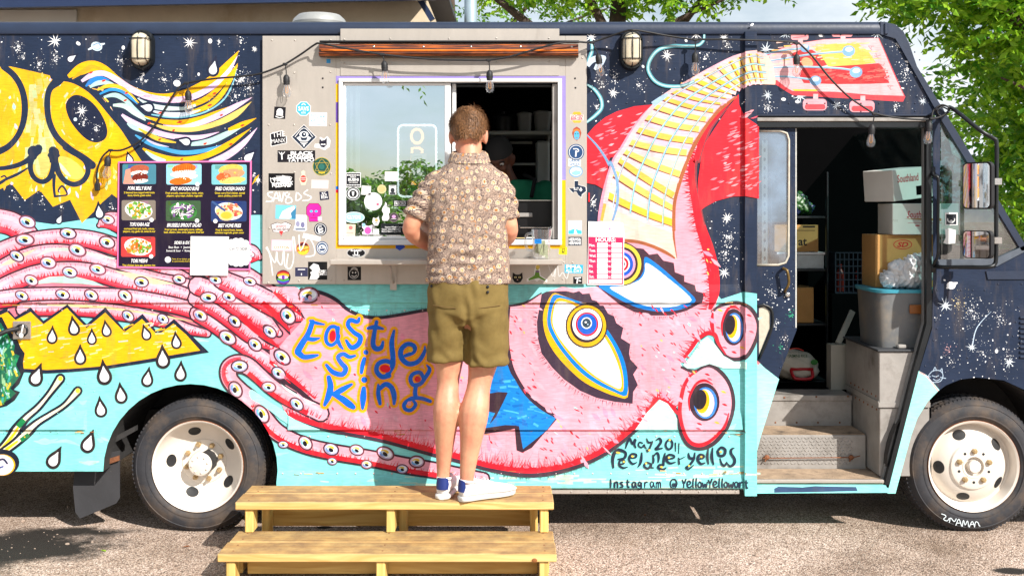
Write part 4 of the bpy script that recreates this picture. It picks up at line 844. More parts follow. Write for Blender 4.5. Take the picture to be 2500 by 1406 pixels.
def hand(s_, x, y, h, adv, w, jit=.06, slope=0.0):
    for ch in s_:
        if ch != ' ':
            for st in G1[ch]:
                v = [float(q) for q in st.replace(',', ' ').split()]
                MU.ribbon([(x+v[i]*h*.8, y+(v[i+1]+rng.uniform(-jit, jit)*.4)*h) for i in range(0, len(v), 2)], [w*.7, w*1.15, w*.8], S(32, 46, 66))
        x += adv*(h*.8)*{'M': 1.15, 'm': 1.1, 'w': 1.05, 'W': 1.15, '@': 1.25, '1': .5, 'l': .55, 'I': .6, ' ': .5, '-': .7, 'P': 1.0}.get(ch, .88)
        y += slope*h
    return x
INK = S(32, 46, 66)
for s_ in ('1150,310 1165,260 1185,225 1200,250 1212,270 1235,230 1225,270 1240,305|12 26 30 24 24 30 30 14', '1300,265 1270,255 1262,285 1290,300 1310,275 1312,290 1330,310|14 18 18 18 18 20 10', '1330,220 1345,255 1370,255|10 24 18', '1380,250 1360,300 1340,335 1330,315|20 22 20 12', '1410,240 1440,222 1455,250 1430,290 1410,315 1470,305|12 26 30 30 30 14', '1500,255 1525,232 1550,255 1545,300 1515,315 1495,285 1500,255|24 26 26 26 26 24 24', '1578,262 1580,335|16 10', '1608,262 1606,355|14 8',
 '1045,470 1040,400 1060,340 1100,322 1150,345 1140,390 1080,400|24 36 40 38 30 30 14', '1090,440 1130,440 1140,415 1105,410 1095,450 1130,475 1170,465|14 20 22 24 24 24 10', '1185,390 1235,385 1240,360 1200,358 1180,400 1210,440 1250,425|14 22 24 26 26 26 10', '1290,340 1285,400 1275,440 1255,470|14 32 26 10', '1370,440 1330,430 1310,460 1345,480 1370,445 1370,470 1395,475|18 26 26 26 22 22 10', '1385,360 1390,410 1385,440|14 26 14', '1388,380 1420,345 1435,380 1430,430|14 24 28 12', '1490,345 1478,400 1475,450|14 28 28', '1475,450 1440,450 1430,475 1470,490 1500,470|22 24 26 28 12', '1500,400 1560,390 1565,370 1520,362 1498,400 1530,435 1580,425|14 22 24 26 28 28 12', '1605,385 1610,440|14 22', '1612,400 1640,390 1665,375|12 12 6', '1690,345 1700,390 1740,390|14 34 22', '1745,340 1735,400 1700,450 1670,470 1690,485 1735,450|12 28 26 24 24 10', '1770,400 1815,390 1820,370 1785,362 1768,400 1795,440 1835,430|14 22 26 28 30 28 12', '1860,310 1852,380 1862,445|12 30 14', '1898,300 1890,380 1905,445|12 34 16', '1940,330 1970,300 2005,320 1995,365 1955,370 1938,335|26 30 32 32 30 26', '1960,390 1975,440 2000,455 2020,420|12 26 28 10', '2020,430 2045,460 2080,440 2085,400 2055,350 2060,315 2085,305|12 28 34 34 32 28 8'):
    a, b = s_.split('|'); MU.ribbon(zz('7', a), [float(q)*K*.74 for q in b.split()], INK)
for x, y, rx in ((1509, 1104, 8), (1523, 1126, 4), (1544, 1113, 5), (1585, 1098, 4), (1635, 1073, 4), (1577, 1130, 4), (1615, 1139, 5), (1633, 1116, 4), (1712, 1114, 4), (1759, 1102, 5), (1682, 1136, 4)): MU.dot(x, y, rx*.7, 2.6, .2, S(240, 205, 90), 10)
hand('Instagram', 1488, 1167, 21, .985, 4.0); hand('@', 1635, 1166, 23, 1, 3.4); hand('YellowYellowart', 1664, 1167, 21, .79, 3.8)
# ---- yellow collar, drops, sticks and bush, lower left
CO = zz('3', '-60,160 60,110 130,190 265,105 375,220 580,80 745,250 905,105 1065,290 1225,160 1355,320 1495,205 1640,340 1795,490 1500,540 1200,590 900,635 600,660 400,672 200,660 0,640 -60,630'); MU.fill(CO, S(28, 36, 58))
MU.fill(zz('3', '-60,200 65,145 135,215 265,145 375,250 575,110 745,282 905,150 1070,318 1220,205 1355,345 1490,245 1600,340 1720,475 1500,510 1200,560 900,608 600,632 400,642 200,630 0,610 -60,600'), S(251, 182, 14))
for i in range(150):
    x = rng.uniform(10, 450); y = rng.uniform(790, 895)
    if y > 760+abs((x % 90)-45)*.7 and y < 895-(x-60)*.10 and x < 470-(860-y)*.7: MU.ribbon([(x, y), (x+rng.uniform(8, 26), y-rng.uniform(0, 7))], rng.uniform(1.5, 4), rng.choice([S(250, 215, 150), S(245, 195, 190), ORG, S(250, 210, 60), S(215, 225, 150), S(240, 180, 30)]), n=1, caps=False)
MU.fill(zz('3', '-60,180 20,190 70,290 150,380 180,450 215,500 200,580 210,660 170,760 120,810 175,830 130,900 60,950 -60,980'), S(22, 32, 46))
MU.fill(zz('3', '-60,220 10,240 60,330 130,430 120,500 170,520 140,600 180,680 140,740 90,800 140,840 90,890 30,920 -60,940'), S(20, 105, 75))
for i in range(170):
    x = rng.uniform(-10, 45); y = rng.uniform(795, 975)
    if x < 44-abs(y-880)*.28: MU.ribbon([(x, y), (x+rng.uniform(-7, 7), y+rng.uniform(7, 18))], [1, rng.uniform(2.5, 6), 1][1], rng.choice([S(30, 140, 90), S(20, 90, 70), S(60, 165, 150), S(220, 190, 60), S(150, 200, 150), S(70, 150, 60), S(160, 205, 215)]), n=1, caps=False)
for a, b, w in (('520,715 430,840 330,960 230,1050 150,1150 60,1270 -30,1370', 0, 15), ('670,820 560,940 440,1020 330,1090 230,1180 130,1270 20,1350', 1, 14)):
    MU.ribbon(zz('3', a), [w*1.7, w*1.25, w*1.35, w*1.5, w*1.9, w*1.7, w*1.6], S(26, 34, 50)); MU.ribbon(zz('3', a), [w*.9, w*.4, w*.5, w*.6, w*.85, w*.8, w*.8], S(248, 236, 200))
    MU.ribbon(zz('3', '175,1120 60,1270 -30,1370' if not b else '150,1255 60,1320'), [5, 8, 8], S(252, 210, 30)); MU.dot(*zz('3', a)[0], 5.5, 6, 0, S(250, 215, 60), 12)
MU.ribbon(zz('3', '215,1065 165,1125'), 13, S(20, 125, 70), caps=False); MU.ribbon(zz('3', '250,1195 180,1245'), 10, S(20, 125, 70), caps=False); MU.dot(61, 1066, 2, None, 0, YEL, 6)
MU.dot(8, 1128, 40, 32, 0, S(28, 34, 50), 24); MU.dot(6, 1134, 32, 26, 0, YEL, 22); MU.dot(4, 1134, 30, 25, 0, S(240, 225, 238), 22); MU.ribbon([(-10, 1126), (8, 1120), (18, 1130)], 5, S(40, 50, 80)); MU.ribbon([(-10, 1144), (8, 1138)], 4, S(60, 90, 150))
for x, y, h, a in ((450, 340, 165, .05), (632, 262, 180, -.15), (790, 355, 150, 0), (912, 285, 155, -.15), (1250, 318, 150, -.3), (1512, 385, 160, -.1), (690, 510, 185, 0), (322, 680, 215, .35), (893, 660, 225, -.1), (1398, 525, 215, -.05), (1270, 700, 180, .15), (1552, 650, 185, .05), (1038, 838, 190, -.1), (862, 958, 190, -.1), (768, 1250, 215, .35), (478, 1388, 215, .5)):
    drop(MU, *zz('3', f'{x},{y}')[0], h*K, a, S(45, 38, 40), S(245, 247, 250))
for x, y, h, a in ((850, 470, 165, -.1), (515, 540, 110, .45)): drop(MU, *zz('2', f'{x},{y}')[0], h*K, a, NAVY2, S(228, 236, 244))
# little flecks and runs of worn paint along the edges
for i in range(90):
    x = rng.choice([rng.uniform(700, 1810), rng.uniform(0, 240), rng.uniform(1760, 1812)]); y = rng.choice([rng.uniform(1148, 1158), rng.uniform(1047, 1062), rng.uniform(738, 752)])
    if x < 250 and y > 1140: continue
    MU.ribbon([(x, y), (x+rng.uniform(3, 22), y+rng.uniform(-1, 1))], rng.uniform(.8, 2.6), rng.choice([S(190, 140, 60), S(150, 100, 60), S(225, 200, 150), S(120, 110, 100)]), n=1, caps=False)
SIDE = MU.obj('mural_side_panel', M_paint, TRUCK)
tag(SIDE, 'aluminium side skin hand painted with octopus, guitar, skull and stars')
# ------------------------------------------------------------------ truck: shell
DEEP = 2.05
def strip(name, prof, x0, x1, mat, parent=TRUCK):
    """prof: (y, z) points swept along x"""
    mb = MB(); n = len(prof); V = [(x, y, z) for x in (x0, x1) for y, z in prof]
    mb.add(V, [(i, i+1, n+i+1, n+i) for i in range(n-1)]); return autosmooth(mb.obj(name, mat, parent), 50)
XL = PX(-800); ZR = PZ(52)
rail = strip('roof_rail', [(0.0, PZ(85)), (-.009, PZ(84)), (-.011, PZ(81)), (-.010, PZ(70)), (-.006, PZ(61)), (0.006, PZ(55)), (.03, PZ(52)), (.10, PZ(50.5))], XL, PX(2168), M_navy)
mb = MB(); mb.box(XL, PX(2168), .10, DEEP, ZR-.05, ZR+.004); mb.obj('roof', pmat('roof_sheet', S(120, 125, 130), .5, .2), TRUCK)
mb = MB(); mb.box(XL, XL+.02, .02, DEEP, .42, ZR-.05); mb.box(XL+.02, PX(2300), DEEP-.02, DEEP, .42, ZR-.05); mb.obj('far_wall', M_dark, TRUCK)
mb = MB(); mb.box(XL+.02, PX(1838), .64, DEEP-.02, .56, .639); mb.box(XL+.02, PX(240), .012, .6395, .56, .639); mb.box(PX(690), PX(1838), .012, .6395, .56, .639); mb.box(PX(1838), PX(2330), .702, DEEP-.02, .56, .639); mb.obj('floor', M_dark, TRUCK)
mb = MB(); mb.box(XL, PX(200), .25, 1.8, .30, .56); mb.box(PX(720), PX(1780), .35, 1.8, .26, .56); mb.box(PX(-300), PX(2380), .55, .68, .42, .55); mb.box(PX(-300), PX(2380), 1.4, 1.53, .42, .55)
mb.tube([(PX(482), .1, .35), (PX(482), 1.95, .35)], .06); mb.tube([(PX(2374), .1, .34), (PX(2374), 1.95, .34)], .05); mb.ell((PX(482), 1.02, .35), (.18, .16, .17)); mb.obj('chassis', M_under, TRUCK)
# inner wheel housings
for cx, cz, r_, y1 in ((465, 1150, 213, .62), (2385, 1140, 219, .45)):
    mb = MB(); V = []; n = 26
    for i in range(n+1):
        a = math.pi*i/n; V += [P(cx+r_*math.cos(a), cz-r_*math.sin(a), 0)+Vector((0, .004, 0)), P(cx+r_*math.cos(a), cz-r_*math.sin(a), 0)+Vector((0, y1, 0))]
    mb.add(V, [(2*i, 2*i+1, 2*i+3, 2*i+2) for i in range(n)]); c0 = P(cx, cz, 0); mb.box(c0.x-r_/470, c0.x+r_/470, y1, y1+.01, .25, c0.z+r_/470)
    mb.obj('wheel_housing', M_under, TRUCK)
# bare metal edge below the side and the bent sill ends
mb = MB(); mb.bbox(PX(676), PX(1806), .002, .02, PZ(1206), PZ(1194.5), .003); mb.obj('lower_edge_strip', M_steel, TRUCK)
mb = MB(); mb.box(PX(-800), PX(240), .004, .03, PZ(1151), PZ(1143)); mb.obj('skirt_edge', M_mint, TRUCK)
# ---- rivets (a few pixels each, all one part)
def rivets(pts, d, r_=.0042, parent=None, mat=None, name='rivets'):
    mb = MB()
    for x, y in pts:
        c = P(x, y, d); dd = relief(x, y) if d == 0 else 0
        mb.add([c+Vector((r_*math.cos(a), -dd-.0005, r_*math.sin(a))) for a in [k*math.pi/3 for k in range(6)]]+[c+Vector((r_*.55*math.cos(a), -dd-.0036, r_*.55*math.sin(a))) for a in [k*math.pi/3 for k in range(6)]], [(i, (i+1) % 6, 6+(i+1) % 6, 6+i) for i in range(6)]+[(6, 7, 8, 9, 10, 11)])
    o = mb.obj(name, mat or M_navy, parent or TRUCK, True); tag(o, kind='stuff'); return o
rivets([(8+42.5*i, 94) for i in range(15)]+[(1445+43*i, 84+0*i) for i in range(9)]+[(1600, 102), (1650, 102), (1605, 168), (1648, 168), (1575, 252), (1530, 252), (1706, 252)], 0, .0048)
rivets([(20+44*i, 757.5) for i in range(41)]+[(712+44.5*i, 1019) for i in range(25)]+[(712+44.5*i, 1065) for i in range(25)]+[(690+44.5*i, 1155) for i in range(26)], 0, .0052, mat=pmat('painted_rivet', S(215, 190, 190), .5))
rivets([(1395+44.6*i, 1200) for i in range(10)], 0, .0045, mat=M_steel)
rivets([(208-i*22, 935+30*(i % 2)) for i in range(6)]+[(230, 955), (250, 925), (340, 915), (235, 1050), (240, 1060)]+[(44*i+10, 1008) for i in range(5)]+[(44*i+10, 1056) for i in range(5)], 0, .004, mat=M_mint)
# ---- serving window surround
PAN = empty('service_panel', (0, 0, 0)); PAN.parent = TRUCK; PAN.matrix_parent_inverse = wm(TRUCK).inverted()
WX0, WX1, WY0, WY1 = 822, 1380, 188, 606
def plate(mb, x0, y0, x1, y1, d0, d1): mb.bbox(PX(x0), PX(x1), d0, d1, PZ(y1), PZ(y0), .0015)
mb = MB()
def ringplate(mb, o, i, d0, d1):
    (a, b, c, e), (p, q, r_, s_) = o, i
    plate(mb, a, b, p, e, d0, d1); plate(mb, r_, b, c, e, d0, d1); plate(mb, p, b, r_, q, d0, d1); plate(mb, p, s_, r_, e, d0, d1)
ringplate(mb, (643, 90, 1432, 693), (WX0, WY0, WX1, WY1), -.022, -.016)
sh = mb.obj('metal_sheet', M_steel, PAN)
mb = MB(); plate(mb, 833, 73, 1365, 150, -.030, -.0235); plate(mb, 833, 150, 1365, 187, -.0262, -.0235); mb.obj('upper_sheet', M_steel, PAN)
rivets([(664, 99), (720, 99), (807, 98), (658, 186), (719, 178), (807, 176), (656, 305), (718, 305), (806, 305), (658, 557), (719, 421), (808, 424), (655, 690), (730, 685), (808, 684), (840, 684), (1422, 142), (1396, 140), (1376, 139), (1398, 641), (1376, 640), (1352, 652), (1374, 681), (1352, 683)], -.022, .005, PAN, M_steel)
rivets([(841, 97), (953, 95), (1096, 95), (1212, 94), (1340, 94), (841, 155), (953, 155), (1097, 153), (1212, 153), (1342, 151)], -.030, .005, PAN, M_steel)
rivets([(788, 192), (788, 214), (1404, 192), (1405, 215)], -.022, .0055, PAN, M_black, 'bolt_hole_shade_dots')  # raised black dots stand for the dark inside open bolt holes
# painted trim round the window
TP = Paint(-.0225, [[(831, 196), (1369, 196), (1369, 597), (831, 597)]])
TP.rect(820, 186, 1381, 607, S(150, 135, 205))
TP.rect(820, 205, 832, 607, S(238, 185, 22)); TP.rect(1368, 440, 1381, 607, S(240, 182, 14)); TP.rect(820, 596, 1381, 607, S(245, 180, 14))
for a in ((820, 250, 830, 300, S(105, 75, 165)), (820, 455, 831, 463, S(0, 110, 200)), (820, 463, 831, 471, S(225, 40, 40)), (966, 596, 985, 607, S(40, 80, 190)), (1235, 596, 1242, 607, S(150, 110, 190)), (1200, 596, 1240, 607, S(150, 110, 195)), (1030, 596, 1062, 607, S(110, 60, 140)), (1369, 350, 1381, 440, S(150, 140, 215))): TP.rect(*a)
TP.fill([(968, 607), (985, 598), (990, 603), (976, 612)], S(40, 80, 190)); TP.obj('painted_trim', M_print, PAN)
# white window frame: each bar its own piece
WIN = empty('service_window', (0, 0, 0)); WIN.parent = TRUCK; WIN.matrix_parent_inverse = wm(TRUCK).inverted()
def bar(x0, y0, x1, y1, d0, d1, nm='frame_bar', mat=M_wframe, b=.003, par=None):
    m_ = MB(); m_.bbox(PX(x0), PX(x1), d0, d1, PZ(y1), PZ(y0), b); return m_.obj(nm, mat, par or WIN)
bar(829, 194, 1371, 203, -.036, .03); bar(829, 585, 1371, 598, -.036, .03, 'window_sill'); bar(829, 203.3, 839, 584.7, -.036, .03); bar(1361, 203.3, 1371, 584.7, -.036, .03)
bar(1348, 206, 1360.7, 584, -.012, .05, mat=M_alu); bar(1103, 204, 1113, 584, .016, .034)
SASH = [bar(839.3, 204, 1101, 210, -.018, .006), bar(839.3, 577, 1101, 584, -.018, .006), bar(839.3, 210.2, 845, 576.8, -.018, .006), bar(1086, 210.2, 1101, 576.8, -.018, .006)]
mb = MB(); mb.add([P(845, 210, 0)+Vector((0, -.006, 0)), P(1086, 210, 0)+Vector((0, -.006, 0)), P(1086, 577, 0)+Vector((0, -.006, 0)), P(845, 577, 0)+Vector((0, -.006, 0))], [(0, 1, 2, 3)]); GLASS = mb.obj('glass_pane', M_glass, WIN)
bar(1112, 206, 1346, 212, .02, .05, mat=M_blackmetal); bar(845, 204, 1346, 205.5, .035, .05, mat=M_dark)
bar(853, 212, 859, 575, .02, .03, 'inner_track', M_wframe); bar(866, 212, 877, 575, .02, .03, 'inner_track', M_wframe)
# counter shelf and brackets
zs = 1.440
mb = MB(); mb.bbox(PX(805, -.22), PX(1374, -.22), -.225, -.0225, zs-.026, zs, .004); CSH = mb.obj('counter_shelf', M_steel, TRUCK)
for px in (960, 1215):
    mb = MB(); x = PX(px, -.03); mb.box(x-.017, x+.017, -.028, -.0225, PZ(708, -.03), zs-.0265); mb.box(x-.015, x+.015, -.18, -.0285, zs-.031, zs-.0265); mb.tube([(x, -.17, zs-.034), (x, -.032, PZ(690, -.03))], .006, 6); mb.obj('shelf_bracket', M_steel, TRUCK)
# hinge bar of the awning above the window
m_, t, b = newmat('varnished_orange_board')
tcn = N(t, 'TexCoord'); sp = N(t, 'SeparateXYZ'); t.links.new(tcn.outputs['Object'], sp.inputs[0])
mp_ = N(t, 'Mapping'); mp_.inputs['Scale'].default_value = (2, 1, 60); t.links.new(tcn.outputs['Object'], mp_.inputs[0])
no = N(t, 'TexNoise', i_Scale=3.0, i_Detail=8.0, i_Roughness=.7); t.links.new(mp_.outputs[0], no.inputs['Vector'])
cr_ = N(t, 'ValToRGB'); e = cr_.color_ramp.elements
for p, c in ((.62, S(110, 45, 20)), (.75, S(235, 120, 25))): e.new(p).color = (*c, 1)
e[0].position = .30; e[0].color = (*S(24, 14, 12), 1); e[1].position = .48; e[1].color = (*S(70, 28, 16), 1)
t.links.new(no.outputs[0], cr_.inputs[0]); t.links.new(cr_.outputs[0], b.inputs['Base Color']); b.inputs['Roughness'].default_value = .4
AW = empty('awning_hinge_bar', (0, 0, 0)); AW.parent = TRUCK; AW.matrix_parent_inverse = wm(TRUCK).inverted()
dA = -.034
mb = MB(); z0, z1 = PZ(139, dA), PZ(108, dA); prof = [(-.032, z1), (-.062, z1-.006), (-.072, (z0+z1)/2+.004), (-.078, z0+.012), (-.070, z0), (-.034, z0-.004)]
V = [(x, y, z) for x in (PX(782, dA), PX(1411, dA)) for y, z in prof]; n = len(prof); mb.add(V, [(i, (i+1) % n, n+(i+1) % n, n+i) for i in range(n)]+[tuple(range(n)), tuple(range(n, 2*n))]); mb.obj('rolled_board', m_, AW)
bar(785, 104, 1413, 109, -.066, -.0305, 'hinge_leaf', M_blackmetal, par=AW); bar(800, 138.5, 1411, 144.5, -.064, -.0305, 'hinge_leaf', pmat('weathered_seal', S(96, 82, 66), .8, 0, .4, 40), par=AW)
bar(790, 127, 1409, 131, -.0815, -.074, 'orange_edge', pmat('orange_edge_paint', S(240, 125, 25), .45, 0, .3, 20), par=AW)
for px in (816, 912, 1034, 1150, 1271, 1396):
    mb = MB(); c = P(px, 115, -.07); mb.ell((c.x, -.068, c.z), (.007, .006, .007), None, 10, 6); mb.obj('screw', M_chrome, AW, True)
# ---- bulkhead lamps
def bulkhead(px, py, lab):
    L_ = empty('bulkhead_lamp', P(px, py, 0)); L_.parent = TRUCK; L_.matrix_parent_inverse = wm(TRUCK).inverted(); c = P(px, py, 0)
    def cap(w, h, y0, y1, mat, nm, n=10):
        mb = MB(); rings = []
        for y, k in ((y0, 1.0), (y0-(y0-y1)*.7, 1.0), (y1, .90)):
            r_ = []
            for s_, zc in ((1, h-w), (-1, -(h-w))):
                for i in range(n+1):
                    a = math.pi*i/n if s_ > 0 else math.pi+math.pi*i/n; r_.append(Vector((c.x+w*k*math.cos(a), y, c.z+zc+w*k*math.sin(a))))
            rings.append(r_)
        mb.loft(rings); return autosmooth(mb.obj(nm, mat, L_), 40)
    cap(.060, .105, -.0005, -.040, M_blackmetal, 'lamp_base')
    mb = MB(); rings = []
    for y, k in ((-.040, 1), (-.062, .97), (-.078, .84), (-.086, .62), (-.089, .3)):
        r_ = []; w = .047*k; hh = .040+.045*k
        for s_ in (1, -1):
            for i in range(11):
                a = math.pi*i/10 if s_ > 0 else math.pi+math.pi*i/10; r_.append(Vector((c.x+w*math.cos(a), y, c.z+s_*(hh-w)+w*math.sin(a))))
        rings.append(r_)
    mb.loft(rings); mb.obj('lamp_glass', M_lampglass, L_, True)
    mb = MB()
    for dx in (-.028, 0, .028): mb.tube([(c.x+dx, -.04, c.z+.092), (c.x+dx, -.078, c.z+.078), (c.x+dx, -.094, c.z+.04), (c.x+dx, -.096, c.z), (c.x+dx, -.094, c.z-.04), (c.x+dx, -.078, c.z-.078), (c.x+dx, -.04, c.z-.092)], .0028, 6) if dx == 0 else None
    for dz in (.052, -.052): mb.tube([(c.x-.052, -.038, c.z+dz), (c.x-.048, -.075, c.z+dz), (c.x-.02, -.092, c.z+dz), (c.x+.02, -.092, c.z+dz), (c.x+.048, -.075, c.z+dz), (c.x+.052, -.038, c.z+dz)], .0028, 6)
    for dx in (-.036, .036): mb.tube([(c.x+dx, -.04, c.z+.075), (c.x+dx, -.085, c.z+.05), (c.x+dx, -.085, c.z-.05), (c.x+dx, -.04, c.z-.075)], .0022, 6)
    mb.obj('wire_cage', M_blackmetal, L_, True); tag(L_, lab)
bulkhead(351, 124, 'oval caged lamp on the navy side above the flame hair'); bulkhead(1540, 124, 'oval caged lamp on the navy side right of the serving window')
# ---- power inlet at the left edge
mb = MB(); c = P(55, 806, 0); mb.bbox(c.x-.047, c.x+.047, -.012, -.001, c.z-.047, c.z+.047, .008); PI = mb.obj('power_inlet', M_chrome, TRUCK)
mb = MB(); Mx = Matrix.Translation((c.x, -.014, c.z)) @ Matrix.Rotation(R(90), 4, 'X'); mb.lathe([(.034, -.001), (.034, .004), (.026, .004), (.024, -.008), (0.001, -.009)], Mx, 24); mb.obj('inlet_socket', M_blackmetal, PI, True)
mb = MB(); mb.tube(cr([(c.x-.01, -.02, c.z+.01), (c.x-.06, -.06, c.z+.0), (c.x-.14, -.09, c.z-.045), (c.x-.24, -.09, c.z-.10), (c.x-.4, -.08, c.z-.22)], 5), .0125, 10); mb.obj('power_cable', M_black, PI, True)
mb = MB(); mb.tube([(c.x+.012, -.02, c.z+.03), (c.x+.006, -.03, c.z-.02)], .004, 6); mb.ell((c.x+.006, -.03, c.z-.025), (.012, .008, .014)); mb.obj('inlet_latch', M_wframe, PI, True)
# ---- mud flap
mb = MB()
fl = [(184, 1118), (292, 1100), (292, 1215), (284, 1228), (232, 1250), (195, 1265), (184, 1250), (178, 1190)]
mb.prism(fl, .10, .108); for_ = mb.obj('mud_flap', pmat('dirty_mudflap_rubber', S(58, 57, 60), .85, 0, .25, 6, .1, 40, dirt=S(140, 135, 130), dirtpos=(.66, .74), dscale=30), TRUCK)
mb = MB(); mb.prism([(238, 1128), (290, 1112), (290, 1124), (238, 1142)], .085, .098); mb.obj('flap_bracket', M_rust, TRUCK)
mb = MB(); mb.prism([(255, 1078), (330, 1040), (330, 1052), (262, 1090)], .12, .16); mb.obj('body_brace', M_under, TRUCK)
# ---- wheels
def wheel(px, py, y0, front, lab, vis=True, R0=.354):
    W = empty('wheel', (PX(px, y0), y0, 0)); W.parent = TRUCK; W.matrix_parent_inverse = wm(TRUCK).inverted()
    c = Vector((PX(px, y0), y0, .345)); Mx = Matrix.Translation(c) @ Matrix.Rotation(R(90), 4, 'X')       # local +z = outwards (-y)
    mb = MB(); tp = [(.238, -.004), (.250, .010), (.275, .018), (.300, .016), (.318, .008), (.322, .0095), (.326, .006), (R0-.014, -.010), (R0-.004, -.022), (R0, -.040), (R0, -.075), (R0-.010, -.078), (R0-.010, -.088), (R0, -.091), (R0, -.125), (R0-.010, -.128), (R0-.010, -.138), (R0, -.141), (R0-.002, -.185), (R0-.02, -.21), (.25, -.225), (.235, -.215)]
    mb.lathe(tp, Mx, 72); t_ = autosmooth(mb.obj('tyre', M_tyre, W), 40)
    if vis:
        mb = MB()
        for i in range(96):
            a = 2*math.pi*i/96; Q = Mx @ Matrix.Rotation(a, 4, 'Z'); mb.box(R0-.012, R0-.0015, -.0055, .0055, -.034, -.016, Q)
        for i in range(72):
            for h0, h1 in ((-.073, -.045), (-.122, -.094), (-.175, -.145)):
                a = 2*math.pi*(i+.5*(h0 < -.09))/72; Q = Mx @ Matrix.Rotation(a, 4, 'Z'); mb.box(R0-.004, R0+.0022, -.0105, .0105, h0, h1, Q)
        o = mb.obj('tread_lugs', M_tyre, t_); tag(o, kind='stuff')
        mb = MB(); tp2 = [(.262, .0185), (.266, .0195), (.270, .0185)]; mb.lathe(tp2, Mx, 60); mb.obj('sidewall_rib', M_tyre, t_, True)
    mb = MB()
    if front: pr = [(.236, -.20), (.238, 0), (.242, .006), (.238, .010), (.228, .004), (.220, -.020), (.214, -.055), (.205, -.062), (.196, -.054), (.180, -.034), (.150, -.012), (.125, -.004), (.118, .006), (.105, .010), (.050, .010), (.048, -.02), (.0005, -.02)]
    else: pr = [(.236, -.20), (.238, 0), (.242, .006), (.238, .010), (.230, .004), (.224, -.022), (.216, -.050), (.206, -.070), (.190, -.090), (.165, -.108), (.140, -.118), (.120, -.122), (.116, -.116), (.080, -.114), (.0005, -.114)]
    mb.lathe(pr, Mx, 56); rim = autosmooth(mb.obj('rim', M_rim, W), 30)
    mb = MB(); mb.lathe([(.2395, .0095), (.2425, .0068), (.2428, .0035)], Mx, 60); mb.obj('rusty_rim_edge', M_rust, rim, True)
    nh = 5; rh = .170; hh = -.022 if front else -.100
    for i in range(nh):
        a = 2*math.pi*(i+(.30 if front else .22))/nh+R(90); hx, hy = rh*math.cos(a), rh*math.sin(a)
        sl_ = (-.85 if front else .72)      # the dish slopes outward from the hub
        mb = MB(); V = []; n = 20; ks = (1.0, .75, .5, .25)
        def hp(u, v):
            lx = (rh+u)*math.cos(a)-v*math.sin(a); ly = (rh+u)*math.sin(a)+v*math.cos(a)
            return Mx @ Vector((lx, ly, float(np.interp(math.hypot(lx, ly), [q[0] for q in pr[::-1]], [q[1] for q in pr[::-1]]))+.0012))
        for k in ks: V += [hp(.023*math.cos(2*math.pi*j/n)*k, .034*math.sin(2*math.pi*j/n)*k) for j in range(n)]
        V.append(hp(0, 0)); F = []
        for q in range(3): F += [(q*n+j, q*n+(j+1) % n, (q+1)*n+(j+1) % n, (q+1)*n+j) for j in range(n)]
        F += [(3*n+j, 3*n+(j+1) % n, 4*n) for j in range(n)]
        mb.add(V, F); mb.obj('hand_hole_shade_patch', M_black, rim)  # black patch laid on the rim stands in for the shade inside a hole
    # hub and studs
    mb = MB()
    if front:
        mb.lathe([(.062, .008), (.060, .012), (.052, .012), (.050, -.012), (.034, -.012), (.034, .018), (.028, .024), (.0005, .025)], Mx, 30); hub = autosmooth(mb.obj('hub', M_rim, W), 30); ns_, rs, hs, hl = 10, .082, .010, .018
    else:
        mb.lathe([(.066, -.114), (.064, -.050), (.058, -.036), (.054, -.034), (.0005, -.032)], Mx, 30); hub = autosmooth(mb.obj('hub', M_rim, W), 30); ns_, rs, hs, hl = 8, .095, -.116, .032
        mb = MB()
        for i in range(8): a = 2*math.pi*i/8+.2; mb.ell(Mx @ Vector((.043*math.cos(a), .043*math.sin(a), -.032)), (.006, .005, .006), None, 8, 5)
        tag(mb.obj('hub_bolts', M_rim, hub, True), kind='stuff')
    for i in range(ns_):
        a = 2*math.pi*i/ns_+.3
        if front and i % 2:
            mb = MB(); mb.disc(.0075, Mx @ Matrix.Translation((rs*math.cos(a), rs*math.sin(a), hs+.0008)), 10); mb.obj('stud_hole_shade_disc', M_black, hub); continue  # black disc for the dark of an empty stud hole, nothing is cut
        mb = MB(); Q = Mx @ Matrix.Translation((rs*math.cos(a), rs*math.sin(a), hs)); mb.lathe([(.015, 0), (.015, .012), (.011, .016), (.009, .016), (.008, hl), (.0005, hl)], Q, 6); mb.obj('wheel_nut', pmat('brassy_wheel_nut', S(196, 168, 124), .35, .5, .3, 40) if 'brassy_wheel_nut' not in MATS else MATS['brassy_wheel_nut'], hub)
    if lab: tag(W, lab)
    return W
wheel(483, 1132, .055, False, 'white rimmed rear wheel with deep dish and domed hub'); WF = wheel(2376, 1131, .055, True, 'white rimmed front wheel with scribbled tyre')
for px in (483, 2376):                                   # far side wheels under the body
    mb = MB(); Mx = Matrix.Translation((PX(px), 1.72, .345)) @ Matrix.Rotation(R(90), 4, 'X'); mb.lathe([(.2, .1), (.33, .1), (.354, .07), (.354, -.07), (.33, -.1), (.2, -.1)], Mx, 40); mb.disc(.21, Mx, 40, .05); mb.obj('far_wheel', M_tyre, TRUCK, True)
sg = Paint(.036); 
for s_ in ('1610,870 1640,880 1650,895 1630,915 1660,930 1680,905', '1680,945 1690,905 1720,935 1740,910', '1735,970 1760,915 1785,975', '1740,950 1780,948', '1790,980 1800,925 1815,965 1835,930 1845,980', '1850,985 1875,935 1895,975', '1858,962 1890,958', '1895,985 1905,940 1925,945 1935,970 1945,975'): sg.ribbon([(1840+p[0], p[1]) for p in zz('D', s_)], 2.0, S(225, 235, 240), caps=False)
sg.obj('chalk_scribble', M_print, WF)
